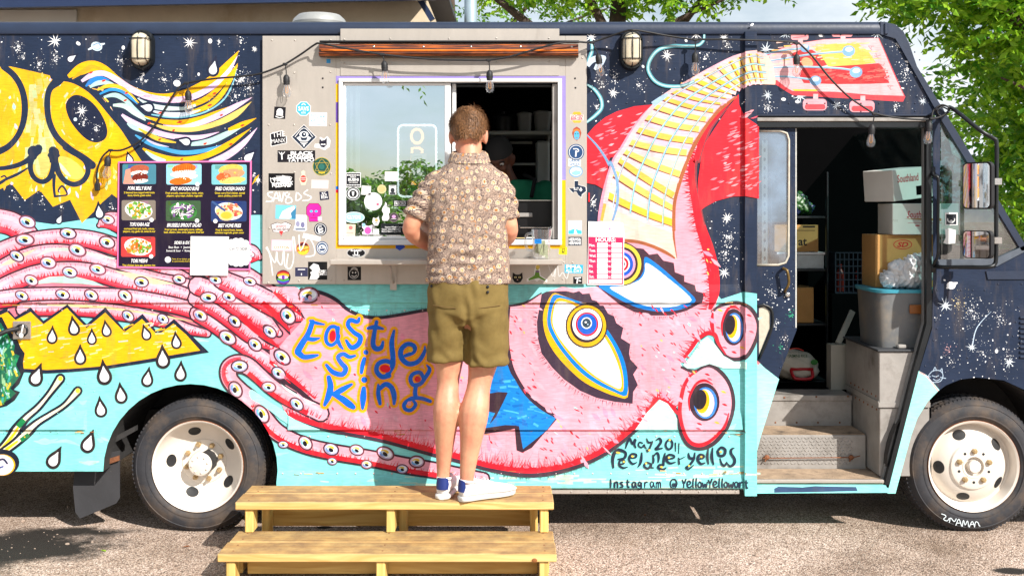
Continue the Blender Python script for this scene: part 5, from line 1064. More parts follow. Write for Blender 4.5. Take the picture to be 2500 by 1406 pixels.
# ---- cab: header over the door
HDR = Paint(-.001)
HDR.fill([(1848, 83), (2160, 83), (2186, 90), (2206, 110), (2236, 165), (2262, 210), (2302, 272), (2306, 282), (1848, 279)], NAVY)
HDR.clip = [(1848, 85), (2160, 85), (2186, 92), (2203, 112), (2232, 167), (2258, 212), (2298, 272), (1848, 277)]
specks(HDR, 90, 1855, 88, 2180, 275); specks(HDR, 30, 2180, 150, 2270, 270)
for a in ((1875, 265, 20, 70), (2195, 110, 22, 90), (2215, 170, 26, 70), (2210, 190, 18, 30), (2185, 260, 14, 30), (2060, 270, 20, 30), (2285, 245, 16, 60)): cluster(HDR, *a)
for x, y, r_ in ((1919, 84, 18), (1870, 122, 24), (1874, 233, 15), (1953, 236, 22), (2042, 258, 13), (2142, 82, 22), (2253, 248, 13)): HDR.star(x, y, r_, S(225, 238, 248), 9, rng)
for x, y in ((1913, 243), (1947, 249), (2004, 87), (1827, 62)): HDR.dot(x, y, 6, 4, .1, WHT, 8)
HDR.dot(2217, 145, 10, 9.5, 0, WHT, 14); HDR.dot(2211, 142, 8, 7.5, 0, NAVY, 14)
PB = S(247, 185, 190)
HDR.fill(zz('A', '25,440 120,470 200,430 340,380 430,365 600,340 800,332 1075,328 1130,450 1200,610 1280,790 1302,832 1282,875 1100,865 900,852 600,835 340,820 260,775 185,725 30,720'), S(226, 70, 80))
HDR.fill(zz('A', '25,445 120,480 210,430 340,385 430,368 600,342 800,335 1070,330 1120,445 1190,610 1270,785 1290,825 1000,815 700,790 330,782 260,740 200,690 30,715'), PB)
HDR.fill(zz('A', '520,420 620,385 760,370 900,380 980,440 1050,540 900,560 640,575'), S(250, 190, 90)); HDR.fill(zz('A', '330,460 400,430 500,430 580,480 630,560 560,580 430,590 340,560'), S(205, 60, 60)); HDR.fill(zz('A', '700,570 870,560 1080,545 1115,590 1165,715 1000,722 700,725 430,715 385,640 420,590'), S(200, 55, 60))
for i in range(70):
    x = rng.uniform(1960, 2160); y = rng.uniform(167, 200); c = rng.choice([S(225, 90, 85), S(185, 40, 50), S(235, 110, 100)]); HDR.ribbon([(x, y), (x+rng.uniform(10, 26), y-rng.uniform(0, 5))], rng.uniform(1.5, 4), c, n=1, caps=False)
for i in range(60):
    x = rng.uniform(1880, 2130); y = rng.uniform(105, 158); c = rng.choice([S(250, 195, 110), S(250, 205, 190), S(248, 200, 140)]); HDR.ribbon([(x, y), (x+rng.uniform(10, 26), y-rng.uniform(0, 3))], rng.uniform(1.5, 4), c, n=1, caps=False)
HDR.fill(zz('A', '410,520 440,495 490,510 510,560 460,580 420,560'), S(247, 175, 130), 3); HDR.fill(zz('A', '20,440 60,445 130,490 190,700 185,728 30,718'), S(250, 200, 100)); HDR.fill(zz('A', '330,768 560,770 540,785 350,783'), S(250, 200, 60))
for a in ('60,510 90,610', '130,490 170,640'): HDR.ribbon(zz('A', a), 3, S(120, 70, 70), caps=False)
for a in ('25,455 60,560 85,700', '95,470 130,590 165,700'): HDR.ribbon(zz('A', a), 9, S(250, 190, 30), caps=False)
for a in ('30,480 150,455 280,430 390,420 470,400', '30,530 160,520 320,495 480,470 640,455 780,445', '30,590 200,580 400,575 600,580 750,590 850,605', '20,670 150,660 290,660 400,672 500,685'): HDR.ribbon(zz('A', a), [4, 4.5, 5, 5, 5], S(120, 165, 195), caps=False); HDR.ribbon([(q[0], q[1]-1) for q in zz('A', a)], 1.6, S(190, 220, 230), caps=False)
for x, y, r_ in ((440, 415, 36), (815, 440, 48), (878, 622, 48), (530, 695, 44)):
    q = zz('A', f'{x},{y}')[0]; HDR.dot(q[0], q[1], r_*K*1.15, r_*K, -.1, S(130, 175, 215), 16); HDR.dot(q[0]+1, q[1]-4, r_*K*.7, r_*K*.45, -.1, S(215, 230, 240), 12)
for x, y, w in ((395, 318, 150), (760, 290, 180)):
    q = zz('A', f'{x},{y}')[0]; HDR.rrect(q[0]-w*K/2, q[1]-9, q[0]+w*K/2, q[1]+8, 6, S(245, 165, 170)); HDR.rect(q[0]-4, q[1]+6, q[0]+8, q[1]+18, PB); HDR.ribbon([(q[0]-w*K*.4, q[1]+3), (q[0]+w*K*.4, q[1]-1)], 3, S(230, 120, 130), caps=False)
for x, y, w in ((525, 900, 205), (930, 915, 215)):
    q = zz('A', f'{x},{y}')[0]; HDR.rect(q[0]-4, q[1]-26, q[0]+8, q[1]-6, PB); HDR.rrect(q[0]-w*K/2, q[1]-14, q[0]+w*K/2, q[1]+14, 10, S(246, 165, 175)); HDR.rrect(q[0]-w*K*.42, q[1]-1, q[0]+w*K*.44, q[1]+12, 6, S(226, 75, 85))
for ch, x, y, r_ in (('A', 1025, 400, .2), ('K', 1085, 470, .25), ('L', 1120, 540, .2), ('I', 1150, 600, .2), ('R', 1170, 660, .25), ('A', 1190, 740, .2)):
    q = zz('A', f'{x},{y}')[0]; HDR.text(q[0], q[1]+5, ch, 14, S(222, 140, 145), rot=-1.1, align='c')
HDR.obj('cab_header', M_paint, TRUCK)
rivets([(1880+43*i, 86) for i in range(7)]+[(1882+44*i, 253) for i in range(9)]+[(1882+44*i, 272) for i in range(10)]+[(2178, 88), (2203, 90), (2222, 108), (2233, 128), (2245, 147), (2263, 178), (2281, 209), (2298, 240), (2238, 236), (2258, 237), (2277, 236)], -.001, .0046)
bar(1848, 281, 2262, 287, .004, .05, 'door_track', M_black, par=TRUCK); bar(1848, 287.5, 2262, 297, .0, .04, 'door_track', M_alu, par=TRUCK); bar(1848, 297.5, 2262, 312, .006, .06, 'door_track', M_blackmetal, par=TRUCK)
mb = MB(); mb.prism([(1848, 280), (2265, 280), (2265, 283), (1848, 283)], -.004, -.0015); mb.obj('drip_edge', M_navy, TRUCK)
# ---- sliding door leaf, pushed back
DL = empty('sliding_door', (0, 0, 0)); DL.parent = TRUCK; DL.matrix_parent_inverse = wm(TRUCK).inverted()
dd = .030
LP = Paint(dd, [[(1849, 322), (1918, 322), (1925, 332), (1925, 636), (1915, 646), (1849, 646)], [(1853, 752), (1866, 748), (1880, 760), (1880, 800), (1853, 868)]])
LP.fill([(1840, 313), (1945, 313), (1945, 805), (1905, 908), (1857, 1065), (1848, 1100), (1838, 1110)], NAVY)
LP.fill([(1838, 878), (1853, 884), (1866, 897), (1902, 925), (1857, 1066), (1848, 1102), (1838, 1110)], S(170, 246, 240))
LP.ribbon([(1943.5, 314), (1943.5, 800)], 3, S(205, 205, 200), caps=False); LP.fill([(1846, 878), (1856, 886), (1850, 892)], S(235, 130, 140))
specks(LP, 40, 1850, 655, 1940, 760)
for a in ((1885, 715, 16, 40), (1895, 790, 14, 40), (1930, 770, 14, 40, S(60, 170, 130)), (1915, 830, 14, 30), (1905, 850, 12, 30, S(60, 170, 130))): cluster(LP, *a)
LP.obj('door_skin', M_paint, DL)
mb = MB(); mb.add([P(1849, 320, dd+.006), P(1926, 320, dd+.006), P(1926, 648, dd+.006), P(1849, 648, dd+.006)], [(0, 1, 2, 3)]); mb.obj('door_glass', glassmat('hazy_sky_tint_door_glass', (.55, .70, .86), .30, .02, .55, True, (.30, .42, .58)), DL)  # bluish film colour stands for dust and reflected sky together
mb = MB(); mb.tube([P(1848, 320, dd), P(1905, 320, dd), P(1921, 326, dd), P(1926, 342, dd), P(1925, 560, dd), P(1925, 625, dd), P(1918, 641, dd), P(1900, 647, dd), P(1848, 647, dd)], .006, 8); mb.obj('glass_seal', pmat('aged_seal', S(200, 192, 176), .6, 0, .3, 30), DL, True)
mb = MB(); mb.box(PX(1860, .07), PX(1874, .07), .070, .073, PZ(645, .07), PZ(325, .07)); ang = mb.obj('perforated_angle', pmat('galvanised_strip', S(228, 216, 190), .5, .2), DL)
mb = MB()
for i in range(14): c = P(1867, 345+22*i, .0695); mb.ell((c.x, .0695, c.z), (.006, .0012, .011), None, 8, 4)
tag(mb.obj('slot_shade_marks', M_black, ang), kind='stuff')  # black ovals on the uncut strip give the dark of its slots
mb = MB(); mb.tube(cr([P(1913, 655, dd), P(1913, 656, dd-.03), P(1922, 662, dd-.045), P(1926, 690, dd-.045), P(1918, 708, dd-.03), P(1916, 712, dd)], 4), .0075, 8); mb.obj('door_handle', pmat('worn_brass_handle', S(120, 96, 50), .4, .5, .4, 30), DL, True)
mb = MB(); c = P(1922, 719, dd); Mx = Matrix.Translation((c.x, dd, c.z)) @ Matrix.Rotation(R(90), 4, 'X'); mb.lathe([(.013, 0), (.013, .012), (.006, .014), (.0005, .012)], Mx, 16); mb.obj('door_lock', M_chrome, DL, True)
mb = MB(); gp = [(1853, 752), (1866, 748), (1880, 760), (1880, 800), (1853, 868)]; mb.prism(gp, dd+.004, dd+.012); mb.obj('vent_cover', pmat('beige_vent_cloth', S(205, 196, 178), .8, 0, .15, 60), DL)
mb = MB(); mb.tube([P(x, y, dd-.002) for x, y in cr([(1849, 748), (1866, 745), (1884, 758), (1884, 802), (1853, 876)], 4)], .007, 8); mb.obj('vent_gasket', M_blackmetal, DL, True)
rivets([(1886, 313+4), (1918, 317), (1936, 330), (1937, 355), (1937, 432), (1937, 498), (1938, 632), (1938, 697), (1887, 665), (1937, 797), (1926, 830), (1905, 897)], dd, .0042, DL)
# ---- front post, fender, cab glass
FP = Paint(-.001, [ARCH_R])
FP.fill([(2278, 652), (2434, 648), (2502, 612), (2570, 645), (2760, 720), (2760, 1190), (2168, 1195), (2244, 905), (2276, 800)], NAVY)
FP.fill([(2276, 285), (2306, 285), (2296, 298), (2293, 660), (2278, 660)], NAVY)
FP.fill([(2243, 905), (2262, 915), (2294, 952), (2330, 975), (2330, 1204), (2166, 1204)], S(165, 246, 238)); FP.ribbon([(2244, 908), (2264, 920), (2292, 956)], 3, S(240, 170, 170))
specks(FP, 120, 2282, 730, 2498, 930)
for a in ((2340, 740, 34, 130, S(240, 220, 170)), (2370, 760, 30, 90), (2440, 780, 30, 90), (2380, 770, 50, 120), (2460, 870, 40, 90), (2310, 855, 18, 60, S(245, 190, 190)), (2320, 885, 16, 60), (2400, 860, 60, 100), (2285, 780, 10, 14), (2290, 540, 4, 6)): cluster(FP, a[0], a[1], a[2], int(a[3]*.6), *a[4:], big=.85)
for x, y, r_ in ((2308, 746, 22), (2372, 848, 15), (2463, 884, 17)): FP.star(x, y, r_, S(232, 242, 250), 9, rng)
FP.ribbon([(2374, 845), (2385, 800), (2420, 760)], [2, 2, .6], S(200, 220, 240), caps=False); FP.ribbon([(2312, 703), (2322, 697), (2338, 690)], [4, 14, 2], WHT); FP.dot(2322, 697, 11, 9, .2, WHT, 12); FP.dot(2433, 857, 4, 5, 0, WHT, 8); FP.dot(2306, 684, 3, 2, .4, WHT, 6)
for s_ in ('1500,690 1540,650 1600,650 1625,690 1600,740 1530,745 1500,700', '1540,655 1555,620 1570,650', '1600,655 1615,630 1620,670', '1530,690 1560,700 1590,690', '1465,690 1520,700', '1600,705 1650,715', '1540,720 1570,735 1600,720'): FP.ribbon(zz('C', s_), 1.8, S(175, 195, 215), caps=False)
FP.obj('fender_panel', M_paint, TRUCK)
rivets([(2288+29*i, 708) for i in range(5)]+[(2437, 693), (2494, 693), (2284, 784), (2287, 802), (2279, 830), (2259, 893), (2344, 878), (2362, 873), (2486, 750), (2480, 786), (2473, 820)], -.001, .0046)
mb = MB(); mb.prism([(2502, 612), (2570, 645), (2760, 720), (2760, 1190), (2640, 1190), (2620, 1000), (2560, 930), (2480, 900), (2400, 905)], .006, 1.98); mb.obj('hood', M_navy, TRUCK)
mb = MB(); mb.prism([(2262, 288), (2275, 288), (2275, 795), (2243, 905), (2170, 1190), (2158, 1190), (2232, 900), (2262, 790)], -.004, .045); mb.obj('door_post_seal', M_blackmetal, TRUCK)
mb = MB(); mb.prism([(2253, 300), (2261.5, 300), (2261.5, 790), (2231, 900), (2157, 1188), (2147, 1188), (2222, 898), (2253, 788)], .03, .05); mb.obj('door_post_inner', pmat('bare_post', S(140, 140, 140), .5, .3), TRUCK)
mb = MB(); mb.prism([(2150, 53), (2185, 60), (2206, 78), (2219, 105), (2239, 163), (2312, 282), (2420, 458), (2512, 612), (2494, 612), (2405, 466), (2300, 296), (2228, 168), (2200, 118), (2186, 95), (2150, 84)], -.012, .03); mb.obj('a_pillar', M_navy, TRUCK)
mb = MB(); q = [P(2297, 296, .004), P(2306, 296, .004), P(2488, 600, .004), P(2430, 636, .004), P(2297, 640, .004)]; mb.add(q, [(0, 1, 2, 3, 4)]); mb.obj('cab_side_glass', M_cabglass, TRUCK)
mb = MB(); mb.prism([(2290, 634), (2432, 632), (2500, 600), (2503, 614), (2434, 650), (2290, 652)], -.012, .02); mb.obj('window_rail', pmat('grey_rail', S(92, 100, 112), .45, .2, .2, 20), TRUCK)
mb = MB(); mb.add([P(2312, 282, .02), P(2512, 612, .02), P(2512, 612, .02)+Vector((0, 1.95, 0)), P(2312, 282, .02)+Vector((0, 1.95, 0))], [(0, 1, 2, 3)]); mb.obj('windscreen', M_cabglass, TRUCK)
mb = MB(); 
for i in range(9): bx = P(2494, 775+12*i, 0); mb.bbox(bx.x-.012, bx.x+.1, -.010, -.001, bx.z-.006, bx.z+.006, .003)
o = mb.obj('cowl_louvres', M_navy, TRUCK); tag(o, kind='stuff')
mb = MB(); mb.prism([(2408, 662), (2760, 660), (2760, 682), (2412, 682)], -.008, -.0015); mb.obj('trim_moulding', M_navy, TRUCK)
st = Paint(.0005); st.rect(2307, 519, 2338, 550, S(235, 235, 235)); st.rect(2310, 523, 2335, 548, S(40, 44, 52)); st.dot(2322, 536, 10, 9, 0, S(225, 225, 225), 14); st.dot(2322, 532, 9, 5, 0, S(50, 52, 60), 12); st.dot(2318, 537, 3, None, 0, S(50, 50, 60), 8); st.dot(2327, 537, 3, None, 0, S(50, 50, 60), 8); st.obj('sticker', M_print, TRUCK)
st = Paint(.0005); st.fill([(2307, 560), (2315, 557), (2334, 562), (2333, 582), (2332, 594), (2312, 596), (2303, 593), (2309, 580)], S(240, 240, 238)); st.obj('torn_sticker', M_print, TRUCK)
st = Paint(.0005); st.fill([(2440, 516), (2452, 512), (2466, 540), (2450, 540)], S(30, 130, 200)); st.obj('blue_tape', M_print, TRUCK)
# mirror arms, mirrors and grab rail
dm = -.20
mb = MB(); mb.tube(cr([P(2318, 262, -.01), P(2335, 272, -.10), P(2395, 320, dm), P(2425, 338, dm), P(2433, 350, dm), P(2433, 420, dm), P(2432, 520, dm), P(2432, 620, dm), P(2428, 645, dm), P(2410, 652, dm), P(2360, 652, dm*.7), P(2300, 652, -.05), P(2285, 648, -.01)], 4), .0105, 10); MA = mb.obj('mirror_arm', M_blackmetal, TRUCK, True)
nrm = Vector((-.86, -.51, 0)).normalized(); tx = Vector((-nrm.y, nrm.x, 0)).normalized()
if tx.x < 0: tx = -tx
for (x0, y0, x1, y1, nm) in ((2353, 396, 2419, 511, 'wing_mirror'), (2353, 563, 2418, 631, 'blind_spot_mirror')):
    d_ = dm-.02; cx, cy = (x0+x1)/2, (y0+y1)/2; c = P(cx, cy, d_); hw = (PX(x1, d_)-PX(x0, d_))/2/.82; hh = (PZ(y0, d_)-PZ(y1, d_))/2
    def rr(w, h, r_, off):
        out = []
        for sx, sz, a0 in ((1, 1, 0), (-1, 1, 90), (-1, -1, 180), (1, -1, 270)):
            for k in range(6): a = R(a0+k*18); out.append(c+tx*(sx*(w-r_)+r_*math.cos(a))+Vector((0, 0, sz*(h-r_)+r_*math.sin(a)))+nrm*off)
        return out
    mb = MB(); mb.loft([rr(hw*.7, hh*.75, .02, -.045), rr(hw, hh, .025, -.02), rr(hw, hh, .025, .004), rr(hw*.90, hh*.94, .02, .004)], caps=True); mo = mb.obj(nm, M_black, TRUCK)
    mb = MB(); a = rr(hw*.895, hh*.935, .02, .0075); mb.add(a, [tuple(range(len(a)))]); mb.obj('mirror_glass', M_mirror, mo)
    mb = MB(); e_ = P(2433, cy-10, dm); mb.box(e_.x-.015, e_.x+.02, dm-.016, dm+.016, e_.z-.016, e_.z+.016); mb.obj('mirror_clamp', M_chrome, mo)
mb = MB(); mb.tube(cr([P(2277, 420, -.004), P(2278, 428, -.03), P(2288, 432, -.045), P(2291, 450, -.045), P(2290, 560, -.045), P(2290, 620, -.045), P(2282, 640, -.03), P(2279, 648, -.004)], 4), .0075, 8)
for y in (418, 655): c = P(2278, y, 0); mb.box(c.x-.010, c.x+.010, -.006, -.001, c.z-.022, c.z+.022)
mb.obj('grab_rail', M_blackmetal, TRUCK, True)
mb = MB(); mb.bbox(PX(2162)-.012, PX(2162)+.008, -.020, .02, PZ(86), PZ(58), .004); mb.obj('rail_end_cap', M_navy, TRUCK)
# ---- step well
SW = empty('step_well', (0, 0, 0)); SW.parent = TRUCK; SW.matrix_parent_inverse = wm(TRUCK).inverted()
XA, XB = PX(1846), PX(2172)
xr1, xr2 = 1.923, 1.923
mb = MB(); mb.bbox(XA+.004, PX(2160), .006, .252, .262, .285, .003); mb.obj('bottom_tread', pmat('gritty_tread', S(184, 158, 132), .8, .1, .4, 18, .5, 160, dirt=S(70, 62, 56), dirtpos=(.5, .7), dscale=9), SW)
mb = MB(); mb.bbox(XA-.012, xr1, .256, .494, .255, .465, .004); s2 = mb.obj('middle_step', M_alu, SW)
mb = MB(); mb.box(XA-.01, xr1-.002, .262, .494, .4655, .469); mb.obj('middle_tread', MATS['gritty_tread'], SW)
mb = MB(); mb.bbox(XA-.012, xr2, .498, .70, .43, .6405, .004); mb.obj('upper_step', M_alu, SW)
mb = MB(); mb.bbox(XA-.012, xr2, .490, .4975, .610, .6405, .002); mb.obj('step_nosing', M_alu, SW)
# diamond plate lugs on the middle riser
mb = MB()
for j in range(9):
    for i in range(30):
        x = XA+.03+i*.0185+(j % 2)*.009; z = .312+j*.0172
        if x > xr1-.015: continue
        a = R(38 if (i+j) % 2 else -38); l = .0105; w = .0032; cx_, sx_ = math.cos(a), math.sin(a); c = Vector((x, .2555, z))
        q = [Vector((u*cx_-v*sx_, 0, u*sx_+v*cx_)) for u, v in ((-l, 0), (0, -w), (l, 0), (0, w))]
        mb.add([c+p for p in q]+[c+Vector((0, -.0042, 0))], [(0, 1, 4), (1, 2, 4), (2, 3, 4), (3, 0, 4)])
tag(mb.obj('diamond_lugs', M_alu, s2), kind='stuff')
mb = MB(); mb.tube([P(1862, 1118, .24), P(2085, 1116, .24), P(2100, 1112, .24)], .003, 6); mb.obj('step_rod', M_rust, SW)
for px in (1872, 2078):
    mb = MB(); c = P(px, 1116, .245); mb.ell(c, (.016, .010, .014), None, 8, 6); mb.tube([c, c+Vector((-.012, -.01, -.02))], .004, 6); mb.obj('rod_clip', M_rust, SW)
rivets([(1893, 1031), (1945, 1031), (1997, 1031), (2050, 1031)], .4985, .006, SW, M_rust); rivets([(1915, 970), (1993, 968), (2070, 967), (2099, 1133)], .489, .006, SW, M_rust)
mb = MB(); mb.box(XA-.02, XA-.016, .03, .72, .28, .66); mb.obj('well_side', M_alu, SW)
# sill below the door
mb = MB(); mb.bbox(XA+.002, PX(2158), -.004, .02, PZ(1178), PZ(1171), .002); mb.obj('sill_strip', M_steel, SW)
SI = Paint(-.006); SI.fill([(1846, 1183), (2163, 1184), (2170, 1202), (1846, 1204)], S(150, 235, 235)); SI.fill([(1890, 1192), (1900, 1187), (1960, 1189), (1990, 1186), (2090, 1188), (2094, 1198), (2000, 1200), (1890, 1202)], S(60, 84, 120)); SI.obj('sill_panel', M_paint, SW)
mb = MB(); mb.box(XA, PX(2168), -.004, .25, .225, .262); mb.obj('sill_box', M_mint, SW)
# engine cover beside the steps
xd = 1.925; zd = .945
mb = MB(); mb.bbox(xd, PX(2262, .1), .052, .62, .655, zd, .004); mb.obj('engine_cover_top', M_alu, TRUCK); mb = MB(); mb.bbox(xd+.004, PX(2262, .1), .058, .62, .29, .652, .004); EC = mb.obj('engine_cover', M_alu, TRUCK)
mb = MB(); mb.box(xd-.004, PX(2262, .1), .047, .051, .655, .68); mb.box(xd-.006, xd-.001, .051, .62, .655, .685); mb.obj('cover_flange', M_alu, EC)
mb = MB(); mb.bbox(xd-.012, PX(2262, .1), .040, .64, zd+.001, zd+.012, .004); mb.obj('cover_lid', pmat('black_mat', S(58, 60, 64), .7), EC)
mb = MB(); c = P(2202, 846, .08); mb.bbox(c.x-.024, c.x+.024, .07, .11, zd+.0125, zd+.034, .006); mb.obj('latch_box', M_alu, EC)
rv = MB()
for i in range(7): rv.ell((xd-.001, .10+.07*i, .705), (.004, .006, .006), None, 6, 4); rv.ell((xd+.003, .10+.07*i, .635), (.004, .006, .006), None, 6, 4)
tag(rv.obj('cover_rivets', M_rust, EC), kind='stuff')
# inner walls around the cab
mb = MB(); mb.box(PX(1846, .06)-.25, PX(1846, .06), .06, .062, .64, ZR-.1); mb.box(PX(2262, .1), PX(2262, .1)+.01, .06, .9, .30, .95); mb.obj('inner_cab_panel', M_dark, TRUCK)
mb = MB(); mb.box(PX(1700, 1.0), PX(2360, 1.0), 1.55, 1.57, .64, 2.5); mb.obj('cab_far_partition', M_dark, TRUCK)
# roof vent
VT = empty('roof_vent', P(780, 50, .6)); VT.parent = TRUCK; VT.matrix_parent_inverse = wm(TRUCK).inverted(); c = P(780, 40, .6)
mb = MB(); Mx = Matrix.Translation((c.x, .6, 0)); k = (5.6+.6)/FPX
mb.lathe([(.001, ZR+.14), (.12, ZR+.135), (62*k, ZR+.11), (66*k, ZR+.09), (64*k, ZR+.075), (56*k, ZR+.07), (52*k, ZR), (.001, ZR)], Mx, 36); autosmooth(mb.obj('vent_cowl', pmat('galvanised_vent', S(190, 190, 186), .4, .5, .15, 8), VT))
# ------------------------------------------------------------------ wooden steps
def woodmat(name, c1, c2, axis='x', grey=0.0):
    m, t, b = newmat(name)
    tcn = N(t, 'TexCoord'); mp_ = N(t, 'Mapping'); mp_.inputs['Scale'].default_value = {'x': (2, 26, 26), 'z': (26, 26, 2), 'y': (26, 2, 26)}[axis]
    t.links.new(tcn.outputs['Object'], mp_.inputs[0])
    oi = N(t, 'ObjectInfo'); va = N(t, 'VectorMath', operation='ADD'); t.links.new(mp_.outputs[0], va.inputs[0])
    sc = N(t, 'VectorMath', operation='SCALE'); sc.inputs[0].default_value = (17, 31, 47); t.links.new(oi.outputs['Random'], sc.inputs['Scale']); t.links.new(sc.outputs[0], va.inputs[1])
    n1 = N(t, 'TexNoise', i_Scale=1.0, i_Detail=6.0, i_Distortion=1.2); t.links.new(va.outputs[0], n1.inputs['Vector'])
    r_ = N(t, 'ValToRGB'); r_.color_ramp.elements[0].position = .36; r_.color_ramp.elements[0].color = (*c1, 1); r_.color_ramp.elements[1].position = .66; r_.color_ramp.elements[1].color = (*c2, 1)
    t.links.new(n1.outputs[0], r_.inputs[0]); out = r_.outputs[0]
    rb_ = N(t, 'MapRange'); rb_.inputs['To Min'].default_value = .80; rb_.inputs['To Max'].default_value = 1.12; t.links.new(oi.outputs['Random'], rb_.inputs[0]); mb_ = N(t, 'Mix', data_type='RGBA', blend_type='MULTIPLY'); mb_.inputs['Factor'].default_value = 1; t.links.new(out, mb_.inputs['A']); t.links.new(rb_.outputs[0], mb_.inputs['B']); out = mb_.outputs['Result']
    if grey:
        ge = N(t, 'NewGeometry'); sp = N(t, 'SeparateXYZ'); t.links.new(ge.outputs['Normal'], sp.inputs[0])
        n2 = N(t, 'TexNoise', i_Scale=9.0, i_Detail=8.0, i_Roughness=.7); t.links.new(tcn.outputs['Object'], n2.inputs['Vector'])
        rr = N(t, 'MapRange'); rr.inputs['From Min'].default_value = .35; rr.inputs['From Max'].default_value = .7; rr.inputs['To Min'].default_value = grey*.35; rr.inputs['To Max'].default_value = grey; t.links.new(n2.outputs[0], rr.inputs[0])
        mm = N(t, 'Math', operation='MULTIPLY', use_clamp=True); t.links.new(sp.outputs[2], mm.inputs[0]); t.links.new(rr.outputs[0], mm.inputs[1])
        mx_ = N(t, 'Mix', data_type='RGBA'); mx_.inputs['B'].default_value = (*S(128, 100, 74), 1); t.links.new(mm.outputs[0], mx_.inputs['Factor']); t.links.new(out, mx_.inputs['A']); out = mx_.outputs['Result']
    t.links.new(out, b.inputs['Base Color']); b.inputs['Roughness'].default_value = .68
    bp = N(t, 'Bump', i_Strength=.4, i_Distance=.005); t.links.new(n1.outputs[0], bp.inputs['Height']); t.links.new(bp.outputs[0], b.inputs['Normal']); return m
M_plank = woodmat('trodden_pine', S(214, 168, 96), S(240, 206, 136), 'x', .95)
M_post = woodmat('pine_post', S(218, 172, 88), S(246, 216, 132), 'z')
M_posty = woodmat('pine_rail', S(206, 160, 80), S(240, 204, 120), 'x')
ST = empty('wooden_steps', (-.56, -.45, 0), 'two tread pine step bench under the serving window with a man standing on it', 'steps')
X0, X1 = -1.326, .198; ZT = .292; ZL = .140
def wb(nm, x0, x1, y0, y1, z0, z1, mat, rot=0, b=.004):
    mb = MB(); mb.bbox(x0, x1, y0, y1, z0, z1, b); return mb.obj(nm, mat, ST)
wb('tread_board', X0+.004, X1, -.280, -.130, ZT-.038, ZT, M_plank); wb('tread_board', X0, X1+.002, -.440, -.285, ZT-.038, ZT, M_plank)
wb('tread_board', X0+.003, X1, -.560, -.392, ZL-.038, ZL, M_plank); wb('tread_board', X0-.004, X1+.003, -.738, -.565, ZL-.038, ZL, M_plank)
for xc in (X0+.062, -.585, X1-.045):
    wb('front_post', xc-.019, xc+.022, -.425, -.336, ZL+.0005, ZT-.0385, M_post); wb('back_post', xc+.026, xc+.064, -.27, -.18, 0, ZT-.0385, M_post) if xc < 0 else wb('back_post', xc-.064, xc-.026, -.27, -.18, 0, ZT-.0385, M_post)
    wb('lower_post', xc-.03, xc+.012, -.725, -.636, 0, ZL-.0385, M_post); wb('bearer', xc-.019, xc+.019, -.62, -.39, ZL-.128, ZL-.0385, M_posty)
wb('bottom_rail', X0+.105, X1-.08, -.628, -.590, .012, .075, M_posty); wb('back_rail', X0+.105, X1-.10, -.178, -.142, .10, .185, M_posty)
for xc in (X0+.062, -.585, X1-.045):
    for y_, z_ in ((-.165, ZT), (-.245, ZT), (-.325, ZT), (-.405, ZT), (-.43, ZL), (-.52, ZL), (-.61, ZL), (-.695, ZL)):
        mb = MB(); mb.lathe([(.0048, 0), (.0046, .0012), (.0005, .0008)], Matrix.Translation((xc+(-.004 if y_ < -.3 else .004), y_, z_)), 8); mb.obj('screw_head', M_rust, ST)
mb = MB(); mb.ell((PX(1305, -.74), -.741, PZ(1367, -.74)), (.012, .002, .010)); mb.obj('wood_knot', pmat('dark_knot', S(150, 90, 40), .6), ST, True)

# ------------------------------------------------------------------ people
def evalmesh(o):
    bpy.context.view_layer.update()
    return bpy.data.meshes.new_from_object(o.evaluated_get(bpy.context.evaluated_depsgraph_get()))
def blob(name, mb, voxel, mat, parent=None, smooth=6, fac=.5, post=None):
    """one continuous skin grown round overlapping limbs"""
    o = link('tmp', mb.mesh('tmp')); m = o.modifiers.new('r', 'REMESH'); m.mode = 'VOXEL'; m.voxel_size = voxel; m.use_smooth_shade = True
    if smooth: s_ = o.modifiers.new('s', 'SMOOTH'); s_.iterations = smooth; s_.factor = fac
    me = evalmesh(o); bpy.data.objects.remove(o); me.name = name; me.materials.clear()
    if post:
        n = len(me.vertices); co = np.zeros(n*3, np.float32); no = np.zeros(n*3, np.float32); me.vertices.foreach_get('co', co); me.vertices.foreach_get('normal', no)
        co = post(co.reshape(-1, 3), no.reshape(-1, 3)); me.vertices.foreach_set('co', co.astype(np.float32).ravel()); me.update()
    return link(name, me, mat, parent, True)
def limb(mb, pts, n=14):
    """pts: (x, y, z, r)"""
    q = cr(pts, 4); P_ = [Vector(a[:3]) for a in q]; rr = [max(a[3], .003) for a in q]; mb.tube(P_, rr, n)
    mb.ell(P_[0], (rr[0],)*3, None, 12, 8); mb.ell(P_[-1], (rr[-1],)*3, None, 12, 8)
